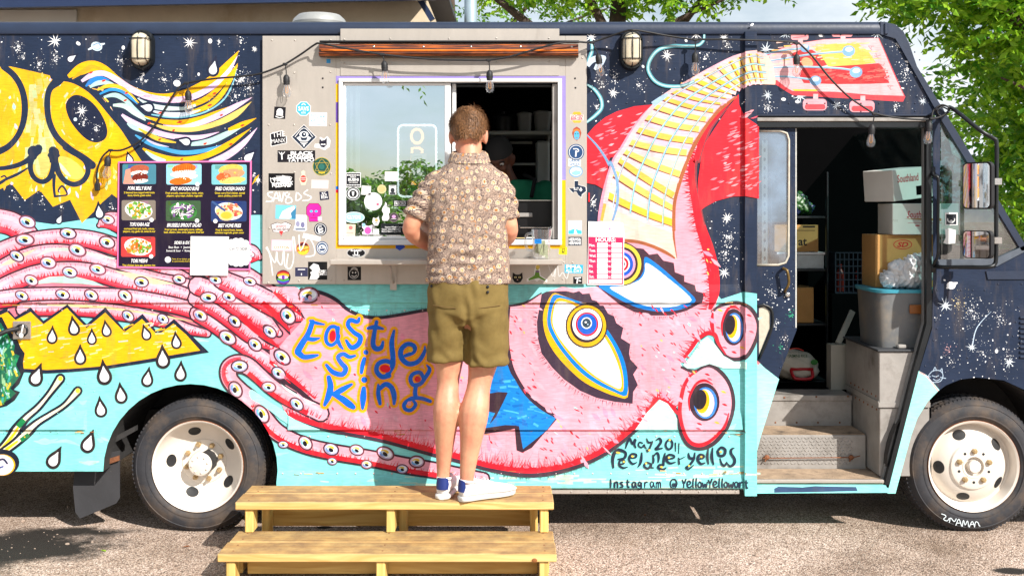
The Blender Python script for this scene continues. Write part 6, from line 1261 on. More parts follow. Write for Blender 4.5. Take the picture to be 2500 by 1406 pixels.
def hand5(mb, wrist, dirv, up, s_=1.0, curl=.35, side=1):
    """palm with five bent fingers; side=+1: thumb on the +across side"""
    d = Vector(dirv).normalized(); u = Vector(up).normalized(); a = d.cross(u).normalized()*side; w = Vector(wrist)
    Q = Matrix((a, d, u)).transposed(); mb.ell(w+d*.048*s_, (.040*s_, .050*s_, .015*s_), Q, 14, 10)
    for i, (off, ln) in enumerate(((.030, .072), (.010, .082), (-.011, .076), (-.030, .060))):
        p0 = w+d*.082*s_+a*off*s_; d1 = (d-u*curl).normalized(); p1 = p0+d1*ln*.5*s_; d2 = (d-u*curl*2.4).normalized(); p2 = p1+d2*ln*.5*s_
        limb(mb, [(*p0, .0085*s_), (*p1, .0085*s_), (*p2, .0065*s_)], 8)
    p0 = w+d*.022*s_+a*.030*s_; p1 = p0+(a*.8+d*.7-u*.3).normalized()*.038*s_; p2 = p1+(a*.3+d*.9-u*.5).normalized()*.030*s_; limb(mb, [(*p0, .012*s_), (*p1, .010*s_), (*p2, .008*s_)], 8)
def headparts(mb, c, yaw=0.0, pitch=0.0, s_=1.0):
    """c: centre of the skull, face looks to +y turned by yaw, bent down by pitch; returns local->world"""
    M = Matrix.Translation(c) @ Matrix.Rotation(yaw, 4, 'Z') @ Matrix.Rotation(-pitch, 4, 'X') @ Matrix.Scale(s_, 4)
    def E(p, r_): mb.ell(M @ Vector(p), tuple(q*s_ for q in r_), M.to_3x3().normalized(), 18, 12)
    E((0, -.006, .018), (.077, .094, .092)); E((0, .030, -.05), (.058, .060, .070)); E((0, .058, -.088), (.030, .026, .022)); E((0, .010, -.062), (.064, .055, .045))
    E((0, .094, -.022), (.013, .016, .024)); E((0, .103, -.035), (.017, .012, .010)); E((0, .083, .022), (.050, .012, .012)); E((.036, .072, -.03), (.020, .014, .016)); E((-.036, .072, -.03), (.020, .014, .016))
    E((0, .084, -.062), (.024, .010, .006)); E((0, .081, -.074), (.021, .010, .007))
    for sx in (-1, 1): E((sx*.080, -.008, -.022), (.011, .022, .033)); E((sx*.087, -.016, -.012), (.006, .018, .024))
    return M
def facebits(M, par, s_=1.0, brow=(0.08, 0.05, 0.03)):
    me_ = MATS.get('eye_white') or pmat('eye_white', S(235, 232, 226), .3); mbw = pmat('brow_hair_%d' % len(MATS), brow, .8)
    for sx in (-1, 1):
        mb = MB(); mb.ell(M @ Vector((sx*.032, .078, .004)), (.013*s_, .010*s_, .009*s_), None, 12, 8); e = mb.obj('eye', me_, par, True)
        mb = MB(); mb.ell(M @ Vector((sx*.032, .0865, .003)), (.0055*s_, .003*s_, .0055*s_), None, 10, 6); mb.obj('iris', M_black, e, True)
        mb = MB(); mb.tube([M @ Vector((sx*.016, .090, .022)), M @ Vector((sx*.034, .089, .027)), M @ Vector((sx*.050, .080, .020))], .0035*s_, 6); mb.obj('eyebrow', mbw, par, True)
def skinmat(name, col, red):
    m = pmat(name, col, .52, 0, .10, 26, .10, 260, dirt=red, dirtpos=(.42, .78), dscale=11)
    b = m.node_tree.nodes['Principled BSDF']; b.inputs['Subsurface Weight'].default_value = .08; b.inputs['Subsurface Radius'].default_value = (.012, .004, .002); b.inputs['Subsurface Scale'].default_value = .5; return m
M_skin = skinmat('fair_sunlit_skin', S(222, 162, 128), S(212, 122, 98)); M_skin2 = skinmat('brown_skin', S(120, 72, 50), S(110, 60, 44))
# ---- the customer
MAN = empty('person', (-.25, -.36, ZT), 'man seen from behind in patterned shirt and khaki shorts standing on the steps', 'person')
nz = random.Random(3)
mb = MB()
limb(mb, [(-.305, -.36, 1.18, .098), (-.308, -.345, .98, .076), (-.312, -.343, .84, .054), (-.318, -.378, .72, .066), (-.327, -.360, .56, .048), (-.334, -.345, .42, .034), (-.335, -.345, .345, .034)])
limb(mb, [(-.120, -.36, 1.18, .100), (-.138, -.350, .98, .079), (-.160, -.362, .84, .058), (-.182, -.402, .71, .071), (-.200, -.402, .56, .052), (-.216, -.408, .42, .036), (-.220, -.408, .345, .035)])
mb.ell((-.213, -.36, 1.24), (.165, .12, .13)); mb.ell((-.212, -.350, 1.55), (.16, .11, .26)); mb.ell((-.209, -.335, 1.78), (.17, .095, .11))
limb(mb, [(-.372, -.335, 1.80, .048), (-.440, -.350, 1.70, .046), (-.492, -.352, 1.595, .043), (-.440, -.240, 1.535, .041), (-.375, -.125, 1.492, .028), (-.345, -.085, 1.478, .026)])
limb(mb, [(-.075, -.330, 1.80, .048), (-.038, -.345, 1.70, .046), (-.012, -.345, 1.590, .043), (-.045, -.240, 1.535, .041), (-.105, -.125, 1.492, .028), (-.125, -.085, 1.478, .026)])
hand5(mb, (-.345, -.085, 1.478), (.4, .9, -.05), (0, 0, 1), .95, .3, 1); hand5(mb, (-.125, -.085, 1.478), (-.4, .9, -.05), (0, 0, 1), .95, .3, -1)
limb(mb, [(-.209, -.345, 1.85, .075), (-.209, -.325, 1.93, .061), (-.211, -.305, 2.0, .058)])
HM = headparts(mb, Vector((-.213, -.292, 2.062)), R(-4), R(16), 1.06)
body_o = blob('body', mb, .0075, M_skin, MAN, 3, .5); facebits(HM, MAN, 1.06, (.10, .06, .03))
# hair: a cap of short locks
def hairline(p):                                             # p in head space: True where hair grows
    x, y, z = p
    if y > .055: return z > .052
    if y > -.005: return z > .008+(y+.005)*.6
    return z > -.052+max(0, abs(x)-.052)*1.3+max(0, (y+.05))*.75
mb = MB(); V = []; F = []; nu, nv = 60, 40; keep = {}
for i in range(nv+1):
    th = math.pi*i/nv
    for j in range(nu):
        ph = 2*math.pi*j/nu; d_ = Vector((math.sin(th)*math.cos(ph), math.sin(th)*math.sin(ph), math.cos(th)))
        k_ = 1+.035*math.sin(ph*7+th*9)*math.sin(th*5+ph*3); p = Vector((d_.x*.083, d_.y*.100-.006, d_.z*.100+.018)); p = p+d_*(.004+.006*max(0, d_.z))*k_
        if i == 0: p = Vector((0, -.006, .128))
        V.append(p)
for i in range(nv):
    for j in range(nu):
        k_ = (j+1) % nu; f = (i*nu+j, (i+1)*nu+j, (i+1)*nu+k_, i*nu+k_)
        if all(hairline(V[q]) for q in f): F.append(f)
mb.add([HM @ v for v in V], F)
for i in range(5200):
    z_ = nz.uniform(-.75, 1); ph = nz.uniform(0, 6.283); sn = math.sqrt(1-z_*z_); d_ = Vector((sn*math.cos(ph), sn*math.sin(ph), z_)); p = Vector((d_.x*.084, d_.y*.101-.006, d_.z*.101+.018))+d_*.006*max(0, d_.z)
    if not hairline(p+Vector((0, 0, -.004))): continue
    top = .55*max(0, d_.z+.15)/1.15; dn = Vector((-d_.x*d_.z, -d_.y*d_.z, sn)) * -1
    sw = Vector((math.sin(p.y*70+p.z*40), math.cos(p.x*80+p.z*50), math.sin(p.x*60)*.5))
    t_ = (dn*.8+sw*(.2+.6*top)+Vector((nz.uniform(-.3, .3), nz.uniform(-.3, .3), nz.uniform(-.15, .25)))).normalized(); l = nz.uniform(.012, .022)*(1+1.1*top)
    sd = t_.cross(d_).normalized()*nz.uniform(.0008, .0019); a = p+d_*.001; b_ = a+t_*l*.45+d_*(.004+.010*top); c_ = a+t_*l+d_*(.002+.012*top*nz.random())
    mb.add([HM @ q for q in (a-sd, a+sd, b_+sd, b_-sd, c_)], [(0, 1, 2, 3), (3, 2, 4)])
m_, t, b = newmat('short_brown_hair'); tcn = N(t, 'TexCoord'); no = N(t, 'TexNoise', i_Scale=170.0, i_Detail=4.0); t.links.new(tcn.outputs['Object'], no.inputs['Vector'])
rr_ = N(t, 'ValToRGB'); rr_.color_ramp.elements[0].position = .3; rr_.color_ramp.elements[0].color = (*S(66, 42, 24), 1); rr_.color_ramp.elements[1].position = .7; rr_.color_ramp.elements[1].color = (*S(156, 108, 64), 1); t.links.new(no.outputs[0], rr_.inputs[0]); t.links.new(rr_.outputs[0], b.inputs['Base Color']); b.inputs['Roughness'].default_value = .55
link('hair', mb.mesh('hair', False), m_, MAN)
# shirt cloth: cream ground, ochre blossoms, plum scrolls
def shirtmat():
    m, t, b = newmat('paisley_shirt_cotton'); tcn = N(t, 'TexCoord'); sp = N(t, 'SeparateXYZ'); t.links.new(tcn.outputs['Object'], sp.inputs[0])
    def math_(op, a, b_=None, c=None, clamp=False):
        n = N(t, 'Math', operation=op, use_clamp=clamp)
        for i, v in enumerate((a, b_, c)):
            if v is None: continue
            if isinstance(v, (int, float)): n.inputs[i].default_value = v
            else: t.links.new(v, n.inputs[i])
        return n.outputs[0]
    ax = math_('SUBTRACT', sp.outputs[0], -.21); ay = math_('SUBTRACT', sp.outputs[1], -.34)
    an = math_('ARCTAN2', ax, math_('MULTIPLY', ay, -1.0)); u = math_('MULTIPLY', an, .17)
    cb = N(t, 'CombineXYZ'); t.links.new(u, cb.inputs[0]); t.links.new(sp.outputs[2], cb.inputs[1])
    nd = N(t, 'TexNoise', i_Scale=14.0, i_Detail=2.0); t.links.new(cb.outputs[0], nd.inputs['Vector'])
    sb = N(t, 'VectorMath', operation='SUBTRACT'); t.links.new(nd.outputs['Color'], sb.inputs[0]); sb.inputs[1].default_value = (.5, .5, .5)
    sc = N(t, 'VectorMath', operation='SCALE'); sc.inputs['Scale'].default_value = .02; t.links.new(sb.outputs[0], sc.inputs[0])
    va = N(t, 'VectorMath', operation='ADD'); t.links.new(cb.outputs[0], va.inputs[0]); t.links.new(sc.outputs[0], va.inputs[1])
    def ramp(src, st, interp='LINEAR'):
        r_ = N(t, 'ValToRGB'); r_.color_ramp.interpolation = interp; e = r_.color_ramp.elements
        while len(e) < len(st): e.new(.5)
        for i, (p, c) in enumerate(st): e[i].position = p; e[i].color = (*c, 1) if len(c) == 3 else c
        t.links.new(src, r_.inputs[0]); return r_.outputs[0]
    def mix(f, A, B):
        x = N(t, 'Mix', data_type='RGBA'); t.links.new(f, x.inputs['Factor'])
        for k, v in (('A', A), ('B', B)):
            if isinstance(v, tuple): x.inputs[k].default_value = (*v, 1)
            else: t.links.new(v, x.inputs[k])
        return x.outputs['Result']
    CRM, PLM, OCH, TAN = S(208, 182, 160), S(56, 38, 52), S(200, 128, 50), S(206, 170, 142)
    # scrolling vines
    wv = N(t, 'TexNoise', i_Scale=70.0, i_Detail=2.0, i_Distortion=2.2); t.links.new(va.outputs[0], wv.inputs['Vector'])
    c = mix(ramp(wv.outputs[0], [(.0, (0, 0, 0)), (.37, (0, 0, 0)), (.40, (1, 1, 1)), (.47, (1, 1, 1)), (.50, (0, 0, 0)), (.54, (0, 0, 0)), (.57, (.95, .95, .95)), (.62, (.95, .95, .95)), (.64, (0, 0, 0))]), CRM, PLM)
    w2 = N(t, 'TexNoise', i_Scale=40.0, i_Detail=2.0, i_Distortion=1.0); t.links.new(cb.outputs[0], w2.inputs['Vector'])
    c = mix(ramp(w2.outputs[0], [(.66, (0, 0, 0)), (.69, (.8, .8, .8))]), c, OCH)
    # blossoms
    scl = 21.5
    vo = N(t, 'TexVoronoi', i_Scale=scl, voronoi_dimensions='2D'); vo.inputs['Randomness'].default_value = .62; t.links.new(va.outputs[0], vo.inputs['Vector'])
    df = N(t, 'VectorMath', operation='SUBTRACT'); t.links.new(va.outputs[0], df.inputs[0]); t.links.new(vo.outputs['Position'], df.inputs[1])
    s2 = N(t, 'SeparateXYZ'); t.links.new(df.outputs[0], s2.inputs[0]); ag = math_('ARCTAN2', s2.outputs[1], s2.outputs[0])
    pet = math_('MULTIPLY', math_('ABSOLUTE', math_('SINE', math_('MULTIPLY', ag, 5.0))), .09); D = vo.outputs['Distance']; rd = math_('SUBTRACT', D, pet)
    W1 = (1, 1, 1); K0 = (0, 0, 0)
    c = mix(ramp(rd, [(.0, W1), (.27, W1), (.30, K0)]), c, PLM); c = mix(ramp(rd, [(.0, W1), (.215, W1), (.235, K0)]), c, S(238, 216, 190))
    tick = math_('MULTIPLY', math_('GREATER_THAN', math_('SINE', math_('MULTIPLY', ag, 17.0)), .25), ramp(D, [(.15, K0), (.17, W1), (.27, W1), (.29, K0)])); c = mix(tick, c, S(96, 70, 76))
    dx = N(t, 'VectorMath', operation='ADD'); t.links.new(df.outputs[0], dx.inputs[0]); dx.inputs[1].default_value = (.0012, .0022, 0); ln = N(t, 'VectorMath', operation='LENGTH'); t.links.new(dx.outputs[0], ln.inputs[0]); dl = math_('MULTIPLY', ln.outputs['Value'], scl)
    c = mix(ramp(D, [(.0, W1), (.13, W1), (.15, K0)]), c, OCH); c = mix(ramp(dl, [(.0, W1), (.075, W1), (.095, K0)]), c, S(248, 222, 170)); c = mix(ramp(dl, [(.095, K0), (.105, W1), (.12, W1), (.135, K0)]), c, S(130, 84, 60))
    t.links.new(c, b.inputs['Base Color']); b.inputs['Roughness'].default_value = .85; b.inputs['Specular IOR Level'].default_value = .2; return m
def ringz(cx, cy, z, rx, ry, n=40, e=2.4, tilt=0.0):
    out = []
    for j in range(n):
        a = 2*math.pi*j/n; c_, s_ = math.cos(a), math.sin(a); u = math.copysign(abs(c_)**(2/e), c_)*rx; v = math.copysign(abs(s_)**(2/e), s_)*ry
        out.append(Vector((cx+u, cy+v, z+tilt*u)))
    return out
mb = MB()
mb.loft([ringz(-.213, -.358, 1.334, .206, .142, tilt=-.02), ringz(-.213, -.358, 1.40, .203, .140), ringz(-.213, -.357, 1.50, .196, .134), ringz(-.213, -.352, 1.60, .193, .130), ringz(-.212, -.347, 1.70, .200, .130), ringz(-.211, -.342, 1.78, .206, .126), ringz(-.210, -.338, 1.84, .192, .114, e=2.2), ringz(-.210, -.335, 1.885, .145, .098, e=2.0), ringz(-.210, -.332, 1.925, .090, .084, e=2.0), ringz(-.210, -.330, 1.945, .078, .078, e=2.0)])
for pts in ([(-.360, -.335, 1.815, .068), (-.405, -.342, 1.765, .066), (-.448, -.348, 1.70, .064), (-.472, -.350, 1.650, .066)], [(-.080, -.332, 1.815, .068), (-.050, -.340, 1.765, .066), (-.033, -.344, 1.70, .064), (-.026, -.344, 1.642, .066)]):
    q = cr(pts, 4); mb.tube([Vector(a[:3]) for a in q], [a[3] for a in q], 20); mb.ell(pts[0][:3], (.070, .070, .070))
def wrinkle(co, no):
    x, y, z = co[:, 0], co[:, 1], co[:, 2]
    def rd(t_, w): return np.exp(-(t_/w)**2)
    d = np.zeros(len(co)); back = np.clip((-y-.33)*12, 0, 1)
    for (x0, z0, x1, z1, amp, w) in ((-.42, 1.43, -.10, 1.545, .010, .016), (-.40, 1.39, -.05, 1.475, .011, .016), (-.40, 1.49, -.24, 1.60, .007, .014), (-.04, 1.40, -.25, 1.37, .008, .014), (-.40, 1.36, -.20, 1.40, .009, .014), (-.02, 1.52, -.16, 1.60, .006, .013), (-.33, 1.78, -.24, 1.68, .006, .018), (-.09, 1.78, -.18, 1.68, .006, .018), (-.21, 1.86, -.21, 1.55, .004, .03), (-.40, 1.56, -.30, 1.66, .007, .014), (-.03, 1.62, -.10, 1.72, .006, .014)):
        L_ = math.hypot(x1-x0, z1-z0); tx, tz = (x1-x0)/L_, (z1-z0)/L_; s_ = (x-x0)*tx+(z-z0)*tz; n_ = -(x-x0)*tz+(z-z0)*tx+.012*np.sin(s_*30)
        m_ = np.clip(np.minimum(s_, L_-s_)/.05, 0, 1); d += amp*m_*(rd(n_, w)-.8*rd(n_-.022, w))*(.35+.65*back)
    d += .0026*np.sin(x*55+z*38+2*np.sin(z*21))*np.sin(z*47-x*19+y*30)+.0016*np.sin(z*60+x*90+3*np.sin(x*25))*np.clip((1.50-z)*6, 0, 1)
    sl = (x < -.41) | (x > -.01); d += np.where(sl, .004*np.sin(z*110+x*60+y*40), 0)
    co = co+no*d[:, None]; return co
shirt = blob('shirt', mb, .0075, shirtmat(), MAN, 8, .5, wrinkle)
mb = MB(); cpt = [Vector((-.210+.080*math.cos(a), -.327+.078*math.sin(a)*1.0, 1.952+.012*math.sin(a)-.0)) for a in np.linspace(0, 2*math.pi, 33)[:-1]]
rings = [[p+Vector(((p.x+.210)*.32, (p.y+.327)*.32, -.030)) for p in cpt], [p+Vector(((p.x+.210)*.16, (p.y+.327)*.16, .010)) for p in cpt], [p+Vector((0, 0, .022)) for p in cpt], [p+Vector((-(p.x+.210)*.12, -(p.y+.327)*.12, .006)) for p in cpt]]
mb.loft(rings, caps=False); mb.obj('collar', MATS['paisley_shirt_cotton'], MAN, True)
# shorts
M_khaki = pmat('khaki_cotton_twill', S(126, 106, 60), .85, 0, .10, 60, .10, 300, spec=.2, dirt=S(106, 88, 48), dirtpos=(.5, .8), dscale=10)
mb = MB(); mb.loft([ringz(-.213, -.36, 1.13, .150, .105), ringz(-.213, -.362, 1.20, .197, .136), ringz(-.213, -.362, 1.30, .198, .138), ringz(-.213, -.360, 1.385, .186, .130)])
def leg_ring(x, y, z, rx, ry, tilt=0): return ringz(x, y, z, rx, ry, 30, 2.2, tilt)
mb.loft([leg_ring(-.325, -.350, .955, .090, .098), leg_ring(-.322, -.350, 1.02, .092, .100), leg_ring(-.315, -.354, 1.10, .094, .112), leg_ring(-.308, -.358, 1.22, .094, .125)])
mb.loft([leg_ring(-.122, -.362, .938, .110, .112), leg_ring(-.122, -.361, 1.02, .106, .110), leg_ring(-.118, -.360, 1.10, .102, .118), leg_ring(-.116, -.360, 1.22, .098, .128)])
def shortw(co, no):
    x, y, z = co[:, 0], co[:, 1], co[:, 2]; d = .004*np.sin(z*42+x*50+2*np.sin(x*31))*np.sin(x*38-z*20)+.003*np.sin(z*95+x*20+2*np.sin(x*40))*np.clip((1.08-z)*8, 0, 1)
    n_ = z-1.165-abs(x+.213)*.45; d += .006*np.exp(-(n_/.014)**2)*np.exp(-((x+.213)/.08)**2); d -= .012*np.exp(-((x+.215)/.012)**2)*np.clip((1.30-z)*5, 0, 1)*(y < -.36); return co+no*d[:, None]
blob('shorts', mb, .0075, M_khaki, MAN, 5, .5, shortw)
for x, z in ((-.385, 1.325), (-.115, 1.300), (-.115, 1.325)):
    mb = MB(); Mx = Matrix.Translation((x, -.36-.138*math.sqrt(max(.05, 1-abs((x+.213)/.2)**2.4))-.004, z)) @ Matrix.Rotation(R(90), 4, 'X'); mb.lathe([(.007, -.006), (.007, .003), (.004, .0045), (.0005, .004)], Mx, 12); mb.obj('button', M_black, MAN, True)
mb = MB()
for x0, z0, x1, z1 in ((-.375, 1.235, -.265, 1.225), (-.155, 1.225, -.055, 1.235)):
    pts = [(x0+(x1-x0)*k/8, -.362-.138*(1-abs((x0+(x1-x0)*k/8+.213)/.2)**2.4)**(1/2.4)-.0025, z0+(z1-z0)*k/8) for k in range(9)]; mb.tube(pts, .0022, 5)
tag(mb.obj('pocket_welts', pmat('khaki_stitch', S(118, 92, 50), .9), MAN), kind='stuff')
# shoes
M_shoe = pmat('white_leather', S(240, 238, 238), .45, 0, .04, 30, .04, 120); M_sole = pmat('white_rubber_sole', S(226, 222, 216), .6, 0, .06, 30, dirt=S(180, 165, 145), dirtpos=(.6, .85), dscale=30); M_heel = pmat('navy_heel_leather', S(24, 48, 120), .5)
def shoe(hx, hy, ang):
    SH = empty('shoe', (hx, hy, ZT)); SH.parent = MAN; SH.matrix_parent_inverse = wm(MAN).inverted()
    M = Matrix.Translation((hx, hy, ZT)) @ Matrix.Rotation(ang, 4, 'Z')          # +y = towards the toe
    outl = [(0, .031), (.03, .038), (.08, .038), (.13, .041), (.19, .050), (.235, .049), (.27, .038), (.295, .012)]
    def ring(y, w, z0, z1, xs=0, n=20):
        r_ = []
        for j in range(n):
            a = 2*math.pi*j/n; c_, s_ = math.cos(a), math.sin(a); r_.append(M @ Vector((xs+math.copysign(abs(c_)**.7, c_)*w, y, (z0+z1)/2+math.copysign(abs(s_)**.7, s_)*(z1-z0)/2)))
        return r_
    mb = MB(); mb.loft([ring(-.012, .018, .002, .026)]+[ring(y-.006+.0*i, w+.004, .001, .028) for i, (y, w) in enumerate(outl)]); autosmooth(mb.obj('sole', M_sole, SH), 60)
    mb = MB(); hs = [.082, .094, .096, .090, .068, .058, .050, .036]; mb.loft([ring(-.006, .022, .024, .070)]+[ring(y, w*(.97 if i < 2 else .99), .024, hs[i], (.004 if i > 3 else 0)) for i, (y, w) in enumerate(outl)]); mb.obj('upper', M_shoe, SH, True)
    mb = MB(); mb.tube([M @ Vector((.033*math.cos(a), .048+.052*math.sin(a), .094+.006*math.sin(-a))) for a in np.linspace(0, 2*math.pi, 25)], .007, 8); mb.obj('padded_collar', M_shoe, SH, True)
    mb = MB(); rg = []
    for z, w in ((.050, .5), (.075, .62), (.100, .55), (.108, .30)): rg.append([M @ Vector(((.034 if z < .1 else .031)*math.sin(a*w*2), .020-(.034 if z < .1 else .030)*math.cos(a*w*2)-.004, z)) for a in np.linspace(-1, 1, 9)])
    V = [v for r_ in rg for v in r_]; mb.add(V, [(i*9+j, i*9+j+1, (i+1)*9+j+1, (i+1)*9+j) for i in range(3) for j in range(8)]); mb.obj('heel_tab', M_heel, SH, True)
    mb = MB()
    for i in range(5): y = .115+.022*i; mb.tube([M @ Vector((-.022, y, .100-.012*i)), M @ Vector((0, y+.003, .103-.0125*i)), M @ Vector((.022, y, .100-.012*i))], .003, 6)
    tag(mb.obj('laces', M_shoe, SH, True), kind='stuff')
shoe(-.336, -.395, R(-10)); shoe(-.240, -.432, R(-60))
# ---- the cook inside
CK = empty('person', (.03, .72, .64), 'cook in a green shirt and dark apron bending over the counter inside the window', 'person')
mb = MB()
limb(mb, [(-.02, .76, 1.16, .09), (-.02, .72, .92, .07), (-.02, .74, .70, .045)]); limb(mb, [(.13, .76, 1.16, .09), (.13, .72, .92, .07), (.13, .74, .70, .045)]); mb.ell((-.02, .70, .68), (.045, .11, .035)); mb.ell((.13, .70, .68), (.045, .11, .035))
mb.ell((.055, .76, 1.25), (.16, .12, .14)); mb.ell((.045, .71, 1.52), (.165, .12, .25)); mb.ell((.03, .64, 1.74), (.18, .10, .12))
limb(mb, [(-.150, .63, 1.79, .058), (-.19, .58, 1.66, .05), (-.20, .50, 1.53, .042), (-.17, .36, 1.50, .032), (-.155, .30, 1.49, .027)]); limb(mb, [(.205, .63, 1.79, .058), (.245, .58, 1.66, .05), (.25, .50, 1.53, .042), (.19, .36, 1.50, .032), (.17, .30, 1.49, .027)])
hand5(mb, (-.155, .30, 1.49), (.3, -.9, -.1), (0, 0, 1), .95, .3, -1); hand5(mb, (.17, .30, 1.49), (-.3, -.9, -.1), (0, 0, 1), .95, .3, 1)
limb(mb, [(.0, .62, 1.80, .065), (-.04, .57, 1.88, .056), (-.06, .55, 1.94, .055)])
CM = headparts(mb, Vector((-.075, .54, 1.985)), R(180-12), R(34), 1.0); blob('body', mb, .008, M_skin2, CK, 3, .5); facebits(CM, CK, 1.0, (.012, .01, .01))
mb = MB(); mb.loft([ringz(.05, .75, 1.18, .185, .14), ringz(.05, .73, 1.35, .180, .135), ringz(.045, .70, 1.55, .190, .135), ringz(.035, .66, 1.70, .205, .125), ringz(.025, .635, 1.80, .190, .108, e=2.1), ringz(.01, .615, 1.86, .10, .085, e=2)])
for pts in ([(-.135, .63, 1.79, .07), (-.175, .60, 1.70, .073), (-.20, .57, 1.63, .070)], [(.19, .63, 1.79, .07), (.232, .60, 1.70, .073), (.258, .57, 1.63, .070)]): limb(mb, pts)
blob('shirt', mb, .009, pmat('green_tshirt', S(24, 130, 92), .85, 0, .1, 20), CK, 5, .5)
mb = MB(); V = []
for z, w, yo in ((1.20, .15, -.150), (1.40, .14, -.150), (1.60, .11, -.150), (1.76, .075, -.142)):
    for k in range(-4, 5): V.append((.04+w*k/4, .72-.12*math.cos(k/4*1.0)+yo+.105+(.06-.035*(z-1.2)/.5)-.09*(z-1.2), z))
mb.add(V, [(i*9+j, i*9+j+1, (i+1)*9+j+1, (i+1)*9+j) for i in range(3) for j in range(8)]); mb.tube([(-.03, .50, 1.76), (-.10, .53, 1.86), (-.09, .62, 1.90)], .012, 6); mb.tube([(.11, .50, 1.76), (.13, .55, 1.86), (.07, .63, 1.89)], .012, 6)
mb.obj('apron', pmat('black_apron', S(24, 22, 24), .85), CK, True)
mb = MB(); V = []; F = []
for i in range(13):
    th = R(86)*i/12
    for j in range(24): ph = 2*math.pi*j/24; V.append(CM @ Vector((.083*math.sin(th)*math.cos(ph), .101*math.sin(th)*math.sin(ph)-.012, .096*math.cos(th)+.026)))
mb.add(V, [(i*24+j, (i+1)*24+j, (i+1)*24+(j+1) % 24, i*24+(j+1) % 24) for i in range(12) for j in range(24)]); mb.obj('skull_cap', pmat('grey_black_cap', S(52, 50, 50), .9), CK, True)
# ------------------------------------------------------------------ menu board
def rotmap(paint, cx, cy, ang):
    """turn everything painted so far about a point, in the plane of the board"""
    ca, sa = math.cos(ang), math.sin(ang)
    paint.polys = [([(cx+(q[0]-cx)*ca-(q[1]-cy)*sa, cy+(q[0]-cx)*sa+(q[1]-cy)*ca, q[2]) for q in p], o) for p, o in paint.polys]
MBD = empty('menu_board', P(450, 660, -.01), 'pink edged black menu board of dishes with food photos beside the skull', 'menu board')
mb = MB(); mb.prism([(288.5, 394.5), (614, 392.5), (610.5, 659.5), (285.5, 653.5)], -.010, -.0015); mb.obj('board', pmat('pink_board_edge', S(238, 120, 180), .5), MBD)
MN = Paint(-.0102); BG = S(30, 20, 44)
MN.fill([(291.5, 398), (610.5, 396), (607.5, 656), (289, 650)], BG)
FOOD = {0: [S(120, 60, 40), S(200, 90, 70), S(245, 235, 225), S(90, 40, 30)], 1: [S(225, 120, 40), S(245, 240, 235), S(235, 165, 80), S(120, 170, 60)], 2: [S(225, 150, 90), S(245, 205, 120), S(200, 110, 60), S(250, 225, 170)], 3: [S(240, 240, 235), S(90, 150, 50), S(240, 150, 50), S(120, 180, 70)], 4: [S(60, 130, 60), S(130, 90, 150), S(240, 235, 230), S(50, 90, 50)], 5: [S(240, 120, 90), S(245, 200, 120), S(225, 90, 80), S(250, 220, 190)], 6: [S(240, 165, 60), S(235, 120, 40), S(110, 170, 60), S(250, 240, 220)]}
FBG = [S(70, 130, 150), S(150, 215, 235), S(120, 190, 200), S(130, 120, 110), S(60, 90, 60), S(40, 60, 110), S(200, 60, 60)]
cells = [(299, 401, 82, 49), (406, 401, 86, 50), (516.5, 402, 86, 49), (297, 489, 83, 49), (405, 490, 85, 50), (515, 491, 87, 50), (295.5, 578, 83.5, 49)]
TT = [('PORK BELLY BUNS', '2 Steamed buns topped with hoisin', 'sauce, kimchi, green onion'), ('SPICY AVOCADO BUNS', 'Fried avocado, steamed bun, herbs, onion,', 'jalapeno, spicy mayo, shallots, togarashi'), ('FRIED CHICKEN SANDO', 'Green curry fried chicken, special', 'sauce, pickles, potato roll'), ('TOFU KARA AGE', 'marinated fried tofu, herbs, onions,', 'jalapeno, soy, garlic oil, sweet & sour'), ('BRUSSELS SPROUT SALAD', 'Fried sprouts, sweet-spicy sauce, cabbage,', 'basil, cilantro, mint, onion, jalapeno, fried bun'), ('BEET HOME FRIES', 'Fried & roasted beets, kewpie,', 'schichimi togarashi, green onion'), ('TORI MESHI', 'Thai chicken kara age, jasmine rice', '')]
fr = random.Random(11)
